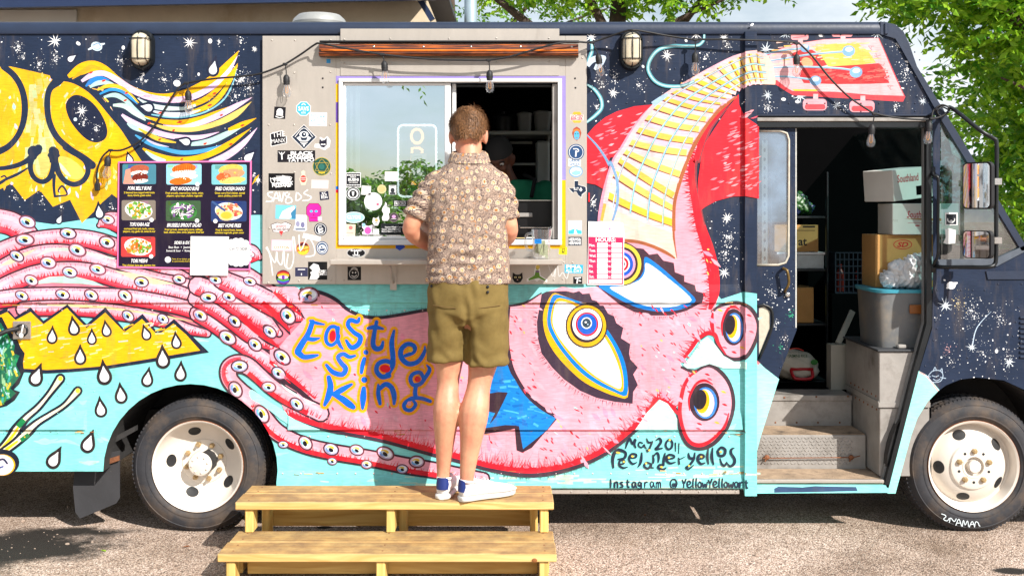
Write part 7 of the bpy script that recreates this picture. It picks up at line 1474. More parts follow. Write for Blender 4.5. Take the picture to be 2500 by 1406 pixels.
for i, (x, y, w, h) in enumerate(cells):
    MN.rrect(x, y, x+w, y+h, 4, FBG[i])
    for k in range(10): MN.rect(*(lambda a, b: (a, b, a+fr.uniform(4, 22), b+fr.uniform(2, 10)))(x+fr.uniform(2, w-26), y+fr.choice([2, h-13])), tuple(c*fr.uniform(.4, 1.5) for c in FBG[i]))
    cx, cy = x+w/2, y+h/2; pal = FOOD[i]
    if i in (0, 1, 2):                                          # buns: stacked layers
        lay = {0: [(0, -12, 24, 11, S(176, 92, 66)), (0, -3, 22, 6, S(250, 240, 232)), (2, 8, 20, 11, S(120, 40, 28)), (2, 17, 20, 5, S(250, 242, 236))], 1: [(0, -14, 30, 12, S(222, 110, 30)), (-2, -2, 32, 8, S(248, 242, 236)), (6, 6, 28, 7, S(250, 250, 248)), (-8, 16, 28, 9, S(225, 110, 25))], 2: [(4, -12, 30, 13, S(245, 190, 90)), (6, -2, 32, 12, S(226, 150, 110)), (-14, 6, 18, 10, S(205, 100, 50)), (8, 14, 32, 8, S(250, 205, 110))]}[i]
        for dx, dy, rx, ry, c in lay: MN.dot(cx+dx, cy+dy, rx, ry, -.1, c, 18)
        for k in range(90):
            dx, dy, rx, ry, c = fr.choice(lay); a = fr.uniform(0, 6.28); q = fr.random()**.5*.85; s_ = fr.uniform(.8, 3); f = fr.uniform(.6, 1.35); MN.dot(cx+dx+rx*q*math.cos(a), cy+dy+ry*q*math.sin(a), s_, s_*.6, a, tuple(v*f for v in c), 6)
        if i == 0: MN.fill([(x+2, y+h-1), (x+8, y+14), (cx-22, cy-14), (cx-20, cy+8), (cx-10, y+h-1)], S(246, 150, 130))
        if i == 1:
            for k in range(9): MN.ribbon([(cx-22+k*5, cy-22), (cx-24+k*5.5, cy-6)], 1.2, S(150, 60, 10), caps=False)
    else:
        MN.dot(cx, cy, 34, 21, .15, S(245, 243, 240) if i != 4 else pal[0], 20)
        for k in range(150):
            a = fr.uniform(0, 6.28); q = fr.random()**.5; s_ = fr.uniform(1.5, 6.5); c = fr.choice(pal); f = fr.uniform(.6, 1.25); MN.dot(cx+29*q*math.cos(a), cy+17*q*math.sin(a), s_, s_*fr.uniform(.4, .9), fr.uniform(0, 3), tuple(v*f for v in c), 7)
        if i == 5: MN.dot(cx-6, cy+10, 19, 13, 0, S(250, 215, 150), 18); MN.dot(cx-6, cy+10, 14, 9, 0, S(250, 190, 60), 16); MN.ribbon([(x+4, y+2), (cx-10, cy-2)], 5, S(60, 90, 140))
        if i == 4:
            for k in range(26): a = fr.uniform(0, 6.28); MN.ribbon([(cx+26*math.cos(a), cy+14*math.sin(a)), (cx+10*math.cos(a+1), cy+8*math.sin(a+1))], 1.3, fr.choice([S(240, 240, 240), S(140, 90, 160)]), caps=False, n=1)
    t1, t2, t3 = TT[i]; tcx = cx+(1.5 if i else 0); yb = y+h+{0: 14}.get(i, 14)
    MN.text(tcx, yb, t1, 8.6, S(250, 250, 252), w={0: 57, 1: 69, 2: 72, 3: 48, 4: 83, 5: 55, 6: 40}[i], align='c', off=.02, shear=.22)
    MN.text(tcx, yb+8.6, t2, 4.6, S(245, 215, 40), w={0: 75, 1: 92, 2: 73, 3: 74, 4: 93, 5: 66, 6: 80}[i], align='c', off=.012)
    if t3: MN.text(tcx, yb+15.2, t3, 4.6, S(245, 215, 40), w={0: 57, 1: 87, 2: 57, 3: 79, 4: 97, 5: 70}[i], align='c', off=.012)
    if i in (1, 3, 4, 5, 6): MN.dot({1: x+w-10, 3: x+w-10, 4: x+w-9, 5: x+11, 6: x+w-10}[i], y+h-1, 5.2, 5.2, 0, S(248, 248, 250), 14)
MN.text(425, 596, 'SIDES & EXTRAS', 7.2, S(250, 250, 252), w=54, off=.02, shear=.2); MN.text(412, 606, 'Bao Bun  •  Jasmine Rice', 5, S(245, 245, 245), w=74, off=.01); MN.text(406, 614.5, 'Sweet & Sour  •  Kewpie Mayo', 5, S(245, 245, 245), w=80, off=.01)
MN.dot(410, 634, 7.5, 7.5, 0, S(245, 245, 248), 16); MN.text(420, 634, 'Some of our dishers can', 3.6, S(245, 215, 40), w=44); MN.text(420, 639.5, 'to accommodate food al', 3.6, S(245, 215, 40), w=44); MN.text(406, 633, 'GF', 3, BG, w=8); MN.text(406, 638, 'VE', 3, BG, w=8)
MN.obj('printed_menu', M_print, MBD)
CD = Paint(-.0108)
for x, y, r_ in ((565, 592, 8), (576, 590, 9), (588, 590, 9), (600, 594, 8), (606, 604, 7), (608, 618, 7), (607, 632, 7), (600, 640, 8), (588, 643, 8), (576, 643, 8), (566, 640, 8)): CD.dot(x, y, r_, r_, 0, S(250, 250, 250), 14)
CD.rect(556, 592, 606, 641, S(250, 250, 250)); CD.text(557.5, 611, 'SCAN TO ORDER', 6.6, S(30, 34, 60), w=46, shear=.2, off=.03); CD.rect(558, 615, 604, 615.8, S(120, 140, 170)); CD.text(557.5, 624, 'PICK UP AT', 4.6, S(150, 160, 190), w=28); CD.text(557.5, 631, 'THE WINDOW', 4.6, S(150, 160, 190), w=32)
CD.obj('order_label', M_print, MBD)
mb = MB(); mb.prism([(465.5, 577), (558.5, 578), (556, 673), (464, 671.5)], -.016, -.0112); mb.obj('blank_order_card', pmat('white_card', S(246, 246, 248), .5, 0, .03), MBD)
# ------------------------------------------------------------------ opening hours sign
HS = empty('hours_sign', P(1480, 696, -.004), 'red and white opening hours sign taped beside the guitar neck', 'sign')
mb = MB(); mb.prism([(1436.5, 540.5), (1521, 543.5), (1524, 568), (1523, 696.5), (1433.5, 695.5)], -.009, -.0055); mb.obj('card', pmat('white_sign_card', S(246, 244, 244), .45, 0, .03), HS)
hp = Paint(-.0092); RDP = S(226, 44, 96)
hp.fill([(1436.5, 578), (1521.5, 580), (1521, 694), (1436, 693)], RDP)
hp.text(1479, 590, 'HOURS:', 9.5, S(252, 250, 250), w=49, align='c', off=.03)
for i, dn in enumerate(('Mon.', 'Tues.', 'Wed.', 'Thur.', 'Fri.', 'Sat.', 'Sun.')):
    y = 593+12.7*i; hp.text(1438.5, y+9, dn, 6.6, S(252, 240, 245), off=.025, sx=.78); hp.rect(1458, y, 1483.5, y+11, S(250, 250, 250)); hp.rect(1493, y, 1518.5, y+11, S(250, 250, 250)); hp.text(1485, y+9, 'to', 6.2, S(252, 240, 245), off=.02, sx=.75)
hp.rect(1438, 682, 1518.5, 691, S(250, 250, 250))
for i in range(7):
    y = 593+12.7*i; hp.text(1471 if i else 1463, y+8.4, '00' if i else '4: 00', 5.6, S(60, 110, 170), off=.01, sx=.8); hp.text(1495, y+8.8, '1: 00', 5.6, S(60, 110, 170), off=.01, sx=.8)
for y in (553, 558, 563): hp.rect(1448, y, 1478, y+1.1, S(190, 180, 190))
hp.rect(1482.5, 551, 1513.5, 552, S(130, 160, 200)); hp.rect(1482.5, 570, 1513.5, 571, S(130, 160, 200)); hp.rect(1482.5, 552, 1483.5, 570, S(130, 160, 200)); hp.rect(1512.5, 552, 1513.5, 570, S(130, 160, 200)); hp.rect(1486, 556, 1491, 561, S(190, 150, 200)); hp.rect(1485, 566, 1500, 567, S(150, 150, 160))
hp.obj('printed_hours', M_print, HS)
# ------------------------------------------------------------------ stickers on the metal sheet and the glass
DSK = -.0222
def sticker(lab, cx, cy, w, h, shape, bg, items=(), rot=0.0, d=DSK, par=None, edge=None):
    s_ = Paint(d)
    def base(col, k=1.0, gw=0):
        W, H = w/2+gw, h/2+gw
        if shape == 'r': s_.rect(cx-W, cy-H, cx+W, cy+H, col)
        elif shape == 'c': s_.dot(cx, cy, W, H, 0, col, 28)
        elif shape == 'o': s_.fill([(cx+W*math.cos(R(22.5+45*k_)), cy+H*math.sin(R(22.5+45*k_))) for k_ in range(8)], col)
        elif shape == 'd': s_.fill([(cx, cy-H), (cx+W, cy), (cx, cy+H), (cx-W, cy)], col)
        elif isinstance(shape, list): s_.fill([(cx+(u*(w/2+gw)), cy+v*(h/2+gw)) for u, v in shape], col)
    if edge: base(edge, gw=1.6); s_.L()
    base(bg)
    for it in items:
        k = it[0]
        if k == 't': s_.text(cx+it[2], cy+it[3], it[1], it[4], it[6], w=it[5], align='c', off=it[7] if len(it) > 7 else .03)
        elif k == 'c': s_.dot(cx+it[1], cy+it[2], it[3], it[4], 0, it[5], 20)
        elif k == 'r': s_.rect(cx+it[1], cy+it[2], cx+it[3], cy+it[4], it[5])
        elif k == 'p': s_.fill([(cx+u, cy+v) for u, v in it[1]], it[2])
        elif k == 'l': s_.ribbon([(cx+u, cy+v) for u, v in it[1]], it[2], it[3], caps=False)
    if rot: rotmap(s_, cx, cy, rot)
    o = s_.obj('sticker', M_print, par if par is not None else PAN)
    if lab: o['label'] = lab
    return o
W_, B_, LB = S(245, 245, 246), S(26, 26, 34), S(70, 180, 235)
sticker('black square sticker with a white dome', 683, 276, 28, 29, 'r', B_, [('c', 0, -2, 8, 9, W_), ('r', -8, 2, 8, 7, W_), ('l', [(-10, 9), (0, 12), (10, 9)], 2, W_)], .06)
sticker('light blue stop shaped sticker reading SAVS', 741, 266, 35, 34, 'o', LB, [('t', 'SAVS', 0, 4.5, 10, 26, W_), ('t', 'ATX', 0, 12, 4.5, 12, W_), ('l', [(-5, -9), (0, -12), (5, -9)], 2, W_)], .02, edge=W_)
sticker('white sticker reading POLAR BACON', 776.5, 291.5, 43, 33, 'r', W_, [('t', 'POLAR', 0, -2, 10, 36, S(60, 150, 215), .0), ('t', 'BACON', 0, 9, 10, 36, S(60, 150, 215), 0), ('t', 'company', 0, 14, 3, 16, S(60, 150, 215))], .03)
sticker('black lettered sticker reading THE MANX', 679, 338, 38, 34, [(-.9, -.7), (.6, -1), (.65, -.2), (1, -.2), (1, .75), (-.95, 1)], B_, [('t', 'THE', 2, -3, 13, 30, W_, .0), ('t', 'MANX', 0, 11, 10, 34, W_, .0)], -.1, edge=W_)
sticker('navy diamond sticker with an eye', 742, 335, 58, 58, 'd', S(28, 44, 66), [('l', [(-22, 0), (0, -22), (22, 0)], 1.6, W_), ('c', 0, -6, 11, 8, W_), ('c', 0, -6, 6, 6, S(28, 44, 66)), ('c', 1, -7, 2, 2, W_), ('p', [(-18, 2), (-10, -2), (-6, 8), (6, 8), (10, -2), (18, 2), (10, 10), (-10, 10)], W_), ('r', -9, 12, 9, 14, W_), ('r', -6, 16, 6, 18, W_), ('r', -2, 18, 2, 23, W_)], 0, edge=W_)
sticker('white edged sticker with a dark horned shape', 787, 350, 40, 34, [(-.3, -.9), (.2, -.6), (.6, -1), (1, -.4), (.9, .5), (.3, 1), (-.4, .7), (-1, .6), (-.9, .1), (-.4, .1)], W_, [('p', [(-6, -12), (-2, -6), (6, -8), (11, -14), (11, 4), (4, 11), (-4, 9), (-8, 0)], S(40, 40, 56)), ('c', -1, 3, 3, 1.6, W_), ('c', 5, 3, 3, 1.6, W_)])
sticker('black sticker reading BLACK DAGGER TATTOO', 723.5, 382, 92, 29, 'r', B_, [('t', 'BLACK', 14, -4, 8, 56, W_, .04), ('t', 'DAGGER', 11, 4.6, 8, 64, W_, .04), ('t', 'TATTOO', 11, 13, 8, 66, W_, .04), ('l', [(-36, -10), (-35, 8)], 3, W_), ('l', [(-43, -11), (-36, -4), (-28, -11)], 1.5, W_)])
sticker('round dark green sticker with gold triangles', 785.5, 407, 42, 42, 'c', S(34, 84, 74), [('l', [(-16, 10), (0, -18), (16, 10), (-16, 10)], 1.2, S(190, 160, 60)), ('l', [(-16, -8), (0, 18), (16, -8), (-16, -8)], 1.2, S(190, 160, 60)), ('c', 0, 0, 7, 7, S(50, 110, 100)), ('r', -8, 13, 8, 17, S(200, 180, 50))], 0, edge=S(190, 170, 70))
mt = [('l', [(fr.uniform(-28, 28), fr.uniform(-14, 14)), (fr.uniform(-26, 26), fr.uniform(-12, 12)), (fr.uniform(-28, 28), fr.uniform(-16, 16))], fr.uniform(.8, 1.8), W_) for _ in range(18)]
sticker('black sticker with spiky white metal band lettering', 687.5, 444.5, 64, 42, 'r', S(14, 14, 18), mt+[('t', 'MAOH', 0, -2, 9, 38, W_), ('t', 'RITUAL', 0, 11, 9, 46, W_)])
sticker('tall cream sticker with a red beetle shape', 740.5, 434, 20, 36, [(0, -1), (.5, -.8), (.4, -.4), (1, .2), (.5, 1), (-.5, 1), (-1, .2), (-.4, -.4), (-.5, -.8)], S(232, 214, 190), [('c', 0, 3, 7, 9, S(216, 80, 70)), ('r', -6, 0, 6, 1, W_), ('r', -6, 4, 6, 5, W_)])
sticker('faded blank pinkish sticker', 781, 450, 42, 21, 'r', S(226, 208, 206), [], .03)
sticker('small navy sticker with stacked white letters', 791.5, 478, 22, 21, 'r', S(30, 34, 62), [('t', 'KC', 0, -4, 5, 10, W_), ('t', 'LILY', 0, 1.5, 5, 15, W_), ('t', 'KUN', 0, 7, 5, 15, W_)], -.1)
sticker('light blue and white picture sticker with diagonal stripes', 697.5, 518, 50, 34, 'r', S(120, 200, 225), [('p', [(-16, 16), (-8, -2), (6, -10), (20, -16), (25, -4), (16, 10), (10, 16)], W_), ('p', [(12, 2), (25, -12), (25, 16), (16, 16)], S(60, 130, 170))], .03)
PXS = [(-.6, -1), (.6, -1), (1, -.6), (1, .2), (.7, .45), (.6, 1), (-.6, 1), (-.7, .45), (-1, .2), (-1, -.6)]
sticker('hot pink pixel style skull sticker', 766, 519, 34, 42, PXS, S(240, 40, 160), [('c', -6, -3, 4, 3, LB), ('c', 6, -3, 4, 3, LB), ('r', -1, 4, 1, 8, S(90, 10, 60)), ('l', [(-8, 13), (8, 13)], 1.6, S(150, 20, 90)), ('r', 10, 10, 20, 20, S(250, 200, 220))], 0, edge=S(120, 20, 80))
sticker('white torn sticker reading VINYL', 733, 545, 33, 41, [(-.8, -1), (.9, -.95), (1, .8), (.6, 1), (-1, .85), (-.7, 0)], S(238, 238, 246), [('t', 'VINYL', 0, -12, 7, 26, S(200, 190, 225)), ('c', -6, 2, 5, 7, S(150, 150, 180)), ('c', 6, 4, 5, 7, S(120, 120, 160)), ('r', -12, 12, 12, 17, S(120, 130, 150))])
sticker('red white and black winged sticker', 686.5, 559, 48, 33, [(-1, -.6), (-.4, -.9), (0, -.7), (.4, -1), (1, -.6), (.7, .3), (.2, .5), (0, 1), (-.2, .5), (-.8, .4)], S(240, 235, 235), [('t', 'HOWDY', 0, -3, 6, 26, S(200, 50, 60)), ('t', 'ROADSIDE', 0, 4, 6, 38, S(70, 30, 40)), ('p', [(-6, 5), (6, 5), (0, 16)], S(235, 60, 60))], 0, edge=S(60, 30, 40))
sticker('round navy sticker reading ATX', 782.5, 560, 32, 32, 'c', S(24, 36, 56), [('c', 0, 0, 13.5, 13.5, W_), ('c', 0, 0, 12.3, 12.3, S(24, 36, 56)), ('t', 'ATX', 0, -5, 4.5, 10, W_), ('t', 'Bao', 0, 2, 7, 13, W_), ('t', 'Bar', 0, 9, 7, 13, W_)], -.25)
sticker('white sticker with wavy blue lines and orange lettering', 687.5, 599, 46, 23, 'r', S(240, 232, 240), [('l', [(-20, -7), (-10, -5), (0, -7), (10, -5), (20, -7)], 1.2, S(150, 170, 220)), ('l', [(-20, -3), (-10, -1), (0, -3), (10, -1), (20, -3)], 1.2, S(150, 170, 220)), ('t', 'COTTON', 0, 9, 7, 38, S(240, 140, 50))], .02, edge=S(235, 190, 215))
sticker('round sunset sticker reading AMERICAN', 739.5, 607, 32, 32, 'c', S(245, 120, 50), [('p', [(-15, -3), (-11, -11), (0, -15.5), (11, -11), (15, -3)], S(90, 30, 40)), ('p', [(-14, 6), (14, 4), (9, 13), (0, 15.6), (-9, 13)], S(250, 205, 60)), ('t', 'AMERICAN', 0, 1, 7, 27, S(250, 225, 90)), ('t', 'ATX', 0, 8, 5, 10, S(90, 20, 20))], -.1)
sticker('round white and navy sticker with a boat', 786.5, 605.5, 30, 33, 'c', S(40, 74, 116), [('c', 0, 0, 13, 14, W_), ('c', 0, 0, 11.5, 12.5, S(44, 80, 120)), ('c', 0, 1, 9, 9, W_), ('p', [(-8, 2), (8, 1), (5, 7), (-5, 7)], S(40, 70, 110)), ('p', [(-3, -6), (4, 0), (-4, 0)], S(40, 70, 110))])
sticker('blank white strip of tape stuck at an angle', 761, 579.5, 44, 12, 'r', S(238, 238, 236), [], .22)
sticker('black and white portrait style square sticker', 775.5, 661, 47, 44, 'r', S(14, 16, 20), [('p', [(-20, -8), (-10, -18), (2, -14), (6, -2), (0, 8), (4, 14), (-2, 21), (-20, 21), (-16, 10), (-18, 4), (-12, 0)], W_), ('t', 'ACHILL', 10, 4, 6, 26, W_), ('t', 'DONERS', 10, 11, 6, 26, W_)])
sticker('plain dark slate sticker', 736, 664, 31, 22, 'r', S(52, 54, 84), [('r', -9, -7, 9, -5, W_), ('r', -1, 3, 1, 8, W_)])
rb = [S(150, 30, 50), S(230, 90, 40), S(245, 190, 50), S(80, 170, 70), S(50, 90, 190), S(110, 50, 150)]
sticker('round rainbow striped sticker with a purple eye', 691.5, 677, 36, 36, 'c', B_, [('l', [(-14, y_), (0, y_-4 if y_ < 0 else y_+4), (14, y_)], 3.6, rb[i]) for i, y_ in enumerate((-11, -7, -3.5, 4, 8, 11))]+[('c', 0, 0, 12, 4, S(235, 215, 245)), ('c', 0, 0, 4, 4, S(120, 50, 170))])
sticker('black oval sticker reading TATTOO', 869.5, 617.5, 43, 20, 'c', S(18, 18, 22), [('c', 0, 0, 5, 6, W_), ('c', 0, 0, 3, 5, B_), ('t', 'BLINDED', 0, -4, 4, 26, W_), ('t', 'TATTOO', 0, 8.5, 4.4, 18, W_)], 0, edge=S(190, 190, 190))
sticker('black square sticker with a white ring drawing', 865, 667.5, 33, 33, 'r', S(14, 14, 18), [('c', -1, 1, 12, 12, S(200, 200, 200)), ('c', -1, 1, 10.5, 10.5, S(14, 14, 18)), ('c', -4, -2, 1.6, 2.2, W_), ('c', 3, -2, 1.6, 2.2, W_), ('l', [(-7, 5), (0, 8), (6, 4)], 1.4, W_), ('l', [(-8, -10), (0, -14), (8, -9)], 2.5, S(200, 200, 200))])
sticker('bun shaped sticker reading LICHTEN BERGER', 1408.5, 287, 31, 27, [(-.8, -.4), (-.5, -1), (.5, -1), (.8, -.4), (1, -.2), (1, .3), (.8, .5), (.5, 1), (-.5, 1), (-.8, .5), (-1, .3), (-1, -.2)], S(242, 175, 60), [('r', -16, -6.5, 16, 7.5, S(250, 236, 226)), ('t', 'LICHTEN', 0, -.5, 5.6, 29, S(214, 50, 80), .04), ('t', 'BERGER', 0, 6.6, 6.2, 30, S(214, 50, 80), .04)])
sticker('sticker of a blue face with red turban shape', 1408, 327, 23, 35, [(0, -1), (.7, -.7), (1, -.1), (.7, .6), (0, 1), (-.7, .6), (-1, -.1), (-.7, -.7)], S(176, 84, 60), [('c', 0, 4, 7, 11, S(90, 180, 215)), ('l', [(-8, -6), (0, -10), (8, -6)], 3, S(230, 140, 60)), ('c', -3, 0, 1.5, 1, B_), ('c', 3, 0, 1.5, 1, B_), ('l', [(-3, 10), (3, 10)], 1.2, S(160, 40, 60))])
sticker('round blue sticker with a white P', 1406.5, 372, 40, 40, 'c', S(44, 78, 122), [('c', 0, 0, 17.5, 17.5, W_), ('c', 0, 0, 16.2, 16.2, S(44, 78, 122)), ('l', [(-1, 11), (0, -4)], 3.4, W_), ('l', [(-7, -8), (3, -8), (6, -3), (0, 0)], 2.4, W_)])
sticker('white sticker reading LASOE GHOLA', 1403, 397, 30, 19, 'r', S(236, 238, 240), [('t', 'LASOE', 0, -1.5, 6, 26, S(60, 110, 160)), ('t', 'GHOLA', 0, 7, 6, 26, S(60, 110, 160))])
sticker('round white and pale blue sticker', 1406, 419, 33, 28, 'c', S(120, 170, 215), [('c', 0, 0, 14, 11, W_), ('p', [(-12, 3), (0, -3), (13, -1), (10, 7), (0, 10), (-8, 8)], S(150, 215, 235)), ('c', 4, -5, 5, 3, S(240, 200, 215))])
TEX = [(-.35, -1), (.08, -1), (.08, -.5), (.55, -.38), (.95, -.25), (1, .25), (.75, .45), (.5, .65), (.45, 1), (.1, .75), (-.1, .35), (-.35, .25), (-.5, .45), (-.75, .2), (-1, -.1), (-.35, -.1)]
sticker('navy Texas shaped sticker with a drop', 1410, 462, 42, 40, TEX, S(30, 48, 72), [('t', 'ILLT', -3, 2, 6, 12, W_), ('p', [(8, -5), (12, 2), (8, 6), (4, 2)], W_)], 0, edge=W_)
sticker('white sticker with a teal mountain road', 1404, 555.5, 33, 34, 'r', S(238, 246, 248), [('p', [(-16, 16), (-16, 8), (-2, 3), (16, 8), (16, 16)], S(70, 190, 205)), ('p', [(-3, 16), (-1, 4), (1, 4), (6, 16)], W_)])
sticker('navy sticker reading HERMS & HERMANE', 1403.5, 589, 33, 21, 'r', S(24, 44, 66), [('t', 'HERMS&', 0, -1, 7, 30, W_), ('t', 'HERMANE', 0, 8, 7, 30, W_)])
sticker('small yellow note with black scribble', 1374.5, 612, 20, 19, 'r', S(236, 226, 40), [('l', [(-3, -3), (3, -6), (4, 1), (-3, 1), (5, -6)], 1.4, B_), ('t', '051', 1, 7, 5, 9, B_)], .04)
sticker('light blue sticker reading PMA ALL DAY', 1401, 656.5, 45, 21, 'r', S(60, 180, 230), [('t', 'PMA', 0, -1, 8, 38, W_, .04), ('t', 'ALL DAY', 0, 8.5, 8, 40, W_, .02)], .03)
sticker('black and white letter sticker at the panel foot', 1410.5, 684, 22, 17, 'r', S(18, 18, 22), [('l', [(-7, -5), (8, -6)], 3, W_), ('l', [(0, -5), (-2, 8)], 3, W_), ('l', [(2, 1), (8, 2)], 2.6, W_)])
sticker('black cat head sticker below the shelf', 1263.5, 678, 26, 26, [(-.9, -1), (-.35, -.6), (.35, -.6), (.9, -1), (1, .1), (.6, .8), (0, 1), (-.6, .8), (-1, .1)], S(22, 20, 20), [('c', -5, -1, 3, 2.2, S(230, 220, 160)), ('c', 5, -1, 3, 2.2, S(230, 220, 160)), ('c', -5, -1, 1, 2, B_), ('c', 5, -1, 1, 2, B_), ('c', 0, 5, 1.6, 1.2, S(220, 180, 180))], 0, edge=S(200, 195, 185))
sticker('sticker of a seated green figure with spread legs', 1311, 668, 50, 42, [(-.1, -1), (.2, -1), (.3, -.5), (.35, .2), (1, .7), (1, 1), (.3, .7), (0, .9), (-.3, .7), (-1, .95), (-1, .6), (-.3, .2), (-.25, -.5)], W_, [('p', [(-3, -8), (4, -8), (7, 6), (22, 15), (20, 18), (4, 11), (-2, 12), (-20, 17), (-21, 13), (-6, 4)], S(110, 160, 60)), ('c', 1, -14, 4, 5, S(140, 170, 70)), ('c', 2, -16, 5, 5, S(235, 215, 110)), ('l', [(-3, -5), (6, -5)], 3, S(140, 80, 170))])
# scribbles in white paint pen on the sheet
gf = Paint(DSK)
for s_ in ('190,370 140,380 150,410 185,430 180,460 120,465', '195,465 225,370 255,460', '205,430 245,432', '255,370 280,465 300,370', '345,372 310,385 330,415 375,430 380,470 330,480 320,450 350,400 360,380', '430,370 425,455 480,420 440,375', '545,345 505,380 540,400 580,420 550,450 490,455'): gf.ribbon([(620+float(a.split(',')[0])/4.136, 380+float(a.split(',')[1])/4.136) for a in s_.split()], 2.6, W_)
for s_ in ('120,930 160,1000 190,1210', '130,920 210,1080 230,970 240,1060 280,1100 300,960 310,1100 340,1140', '345,990 330,1120 370,1135 400,1040 390,850 405,830 420,960', '455,800 470,960 540,830 600,900 610,1000 520,1020'): gf.ribbon([(620+float(a.split(',')[0])/4.136, 380+float(a.split(',')[1])/4.136) for a in s_.split()], 2.6, W_)
for s_ in ('1235,1100 1280,1220 1310,1130 1300,1230', '1330,1110 1345,1220 1380,1180 1420,1240 1440,1180'): gf.ribbon([(1040+float(a.split(',')[0])/4.136, 380+float(a.split(',')[1])/4.136) for a in s_.split()], 1.8, S(225, 225, 225))
tag(gf.obj('paint_pen_scribble', M_print, PAN), kind='stuff'); tp_ = Paint(DSK); tp_.rect(797, 145, 807, 155, S(60, 160, 225)); tp_.obj('blue_tape', M_print, PAN)
# stickers on the glass
GD = -.0075; gk = dict(d=GD, par=WIN)
sticker('black and white checked sticker on the glass', 862.5, 440, 34, 33, 'r', S(20, 26, 34), [('t', 'MAKE A', 0, -6, 3, 14, W_), ('t', 'SUSHI', 0, 2, 6.5, 26, W_, .04), ('t', 'YOU CUNNING', 0, 7, 2.6, 22, W_)]+[('c', -14+4*i, -12, 1.6, 1.6, W_) for i in range(8)]+[('c', -14+4*i, 12, 1.6, 1.6, W_) for i in range(8)], 0, edge=W_, **gk)
sticker('round black sticker with a white shield on the glass', 862, 473, 32, 29, 'c', S(34, 40, 46), [('c', 0, 0, 13, 12, W_), ('c', 0, 0, 9.5, 9, S(30, 34, 40)), ('p', [(-3, -5), (3, -5), (2, 4), (0, 6), (-2, 4)], W_)], 0, edge=S(200, 205, 205), **gk)
sticker('blank white square note on the glass', 894, 465, 23, 22, 'r', S(240, 240, 238), [], .05, **gk)
sticker('large plain round white sticker on the glass', 911, 492, 44, 44, 'c', S(242, 242, 242), [('c', 0, -1, 14, 14, S(232, 236, 236)), ('r', 8, 4, 14, 10, S(225, 100, 130))], **gk)
sticker('round cream sticker on the glass', 932, 462, 22, 22, 'c', S(214, 200, 150), [('c', 0, 0, 8, 8, S(206, 186, 130))], **gk)
sticker('blank white card on the glass beside the neon sign', 955, 431, 31, 23, 'r', S(244, 238, 240), [], **gk)
sticker('black and white portrait sticker on the glass', 958.5, 464, 18, 23, 'r', S(225, 228, 228), [('c', 0, 1, 5, 6, S(50, 55, 60)), ('r', -7, 6, 7, 11, S(60, 66, 70)), ('t', 'PRESENT', 0, -8, 2.4, 14, B_)], **gk)
sticker('black sticker reading FASCKO on the glass', 977, 497, 34, 15, 'r', S(22, 26, 32), [('t', 'FASCKO', 0, 3.5, 7.5, 28, W_), ('r', -15, -6, 15, -5, W_), ('r', -15, 5, 15, 6, W_)], **gk)
sticker('tall white cut out figure sticker on the glass', 941, 516, 22, 46, [(0, -1), (.3, -.8), (.2, -.5), (.9, -.35), (1, .1), (.7, .3), (.9, .7), (.5, 1), (-.6, 1), (-.8, .7), (-.4, .3), (-.8, -.1), (-.5, -.5), (-.2, -.6)], S(246, 244, 246), [('c', 0, 17, 6, 4, S(225, 205, 225))], **gk)
sticker('pale aqua oval sticker reading CLYDE on the glass', 864, 531, 49, 24, 'c', S(160, 225, 232), [('t', 'CLYDE', 0, 3, 8, 34, W_)], 0, edge=S(225, 245, 245), **gk)
sticker('cream sticker with a pink rose on the glass', 854, 562, 27, 29, 'r', S(232, 214, 186), [('c', 2, -6, 5, 5, S(214, 120, 120)), ('r', -9, 6, 9, 8, S(222, 150, 150))], .04, **gk)
sticker('pink and lilac blob shaped sticker on the glass', 896, 558, 27, 30, [(-.9, -.9), (-.3, -.5), (.3, -.4), (1, -.6), (.8, .1), (1, 1), (-.8, 1), (-.9, .6), (-.5, .3), (-.9, -.2)], S(236, 214, 236), [('c', 2, 5, 8, 9, S(224, 90, 170)), ('c', -8, -8, 4, 5, S(150, 200, 235))], **gk)
sticker('small white outlined face sticker on the glass', 918, 540, 18, 22, [(-.8, -.8), (0, -.6), (.7, -1), (1, 0), (.5, 1), (-.5, 1), (-1, .2)], S(240, 236, 232), [('c', 1, -2, 4, 4, S(220, 170, 110)), ('l', [(-3, 4), (4, 4)], 1.4, B_)], **gk)
sticker('small round dark sticker on the glass', 961.5, 531, 20, 20, 'c', S(70, 62, 68), [('c', 0, -2, 5, 4, S(215, 160, 210)), ('r', -6, 3, 6, 4, W_)], 0, edge=S(120, 110, 110), **gk)
sticker('small white square sticker on the glass', 917.5, 566, 15, 14, 'r', S(226, 232, 226), [], **gk)
tx_ = Paint(GD); tx_.fill([(930, 546), (990, 546), (990, 574), (928, 574)], S(24, 30, 34))
for i, s_ in enumerate(('Inpass Must Carve', 'Slayer Into Palestine', 'Before Returning to Wi')): tx_.text(932+(8 if i == 0 else 0), 556+5.4*i, s_, 3.6, W_, off=.01, w=44 if i == 0 else 46)
tx_.obj('window_notice', M_print, WIN)
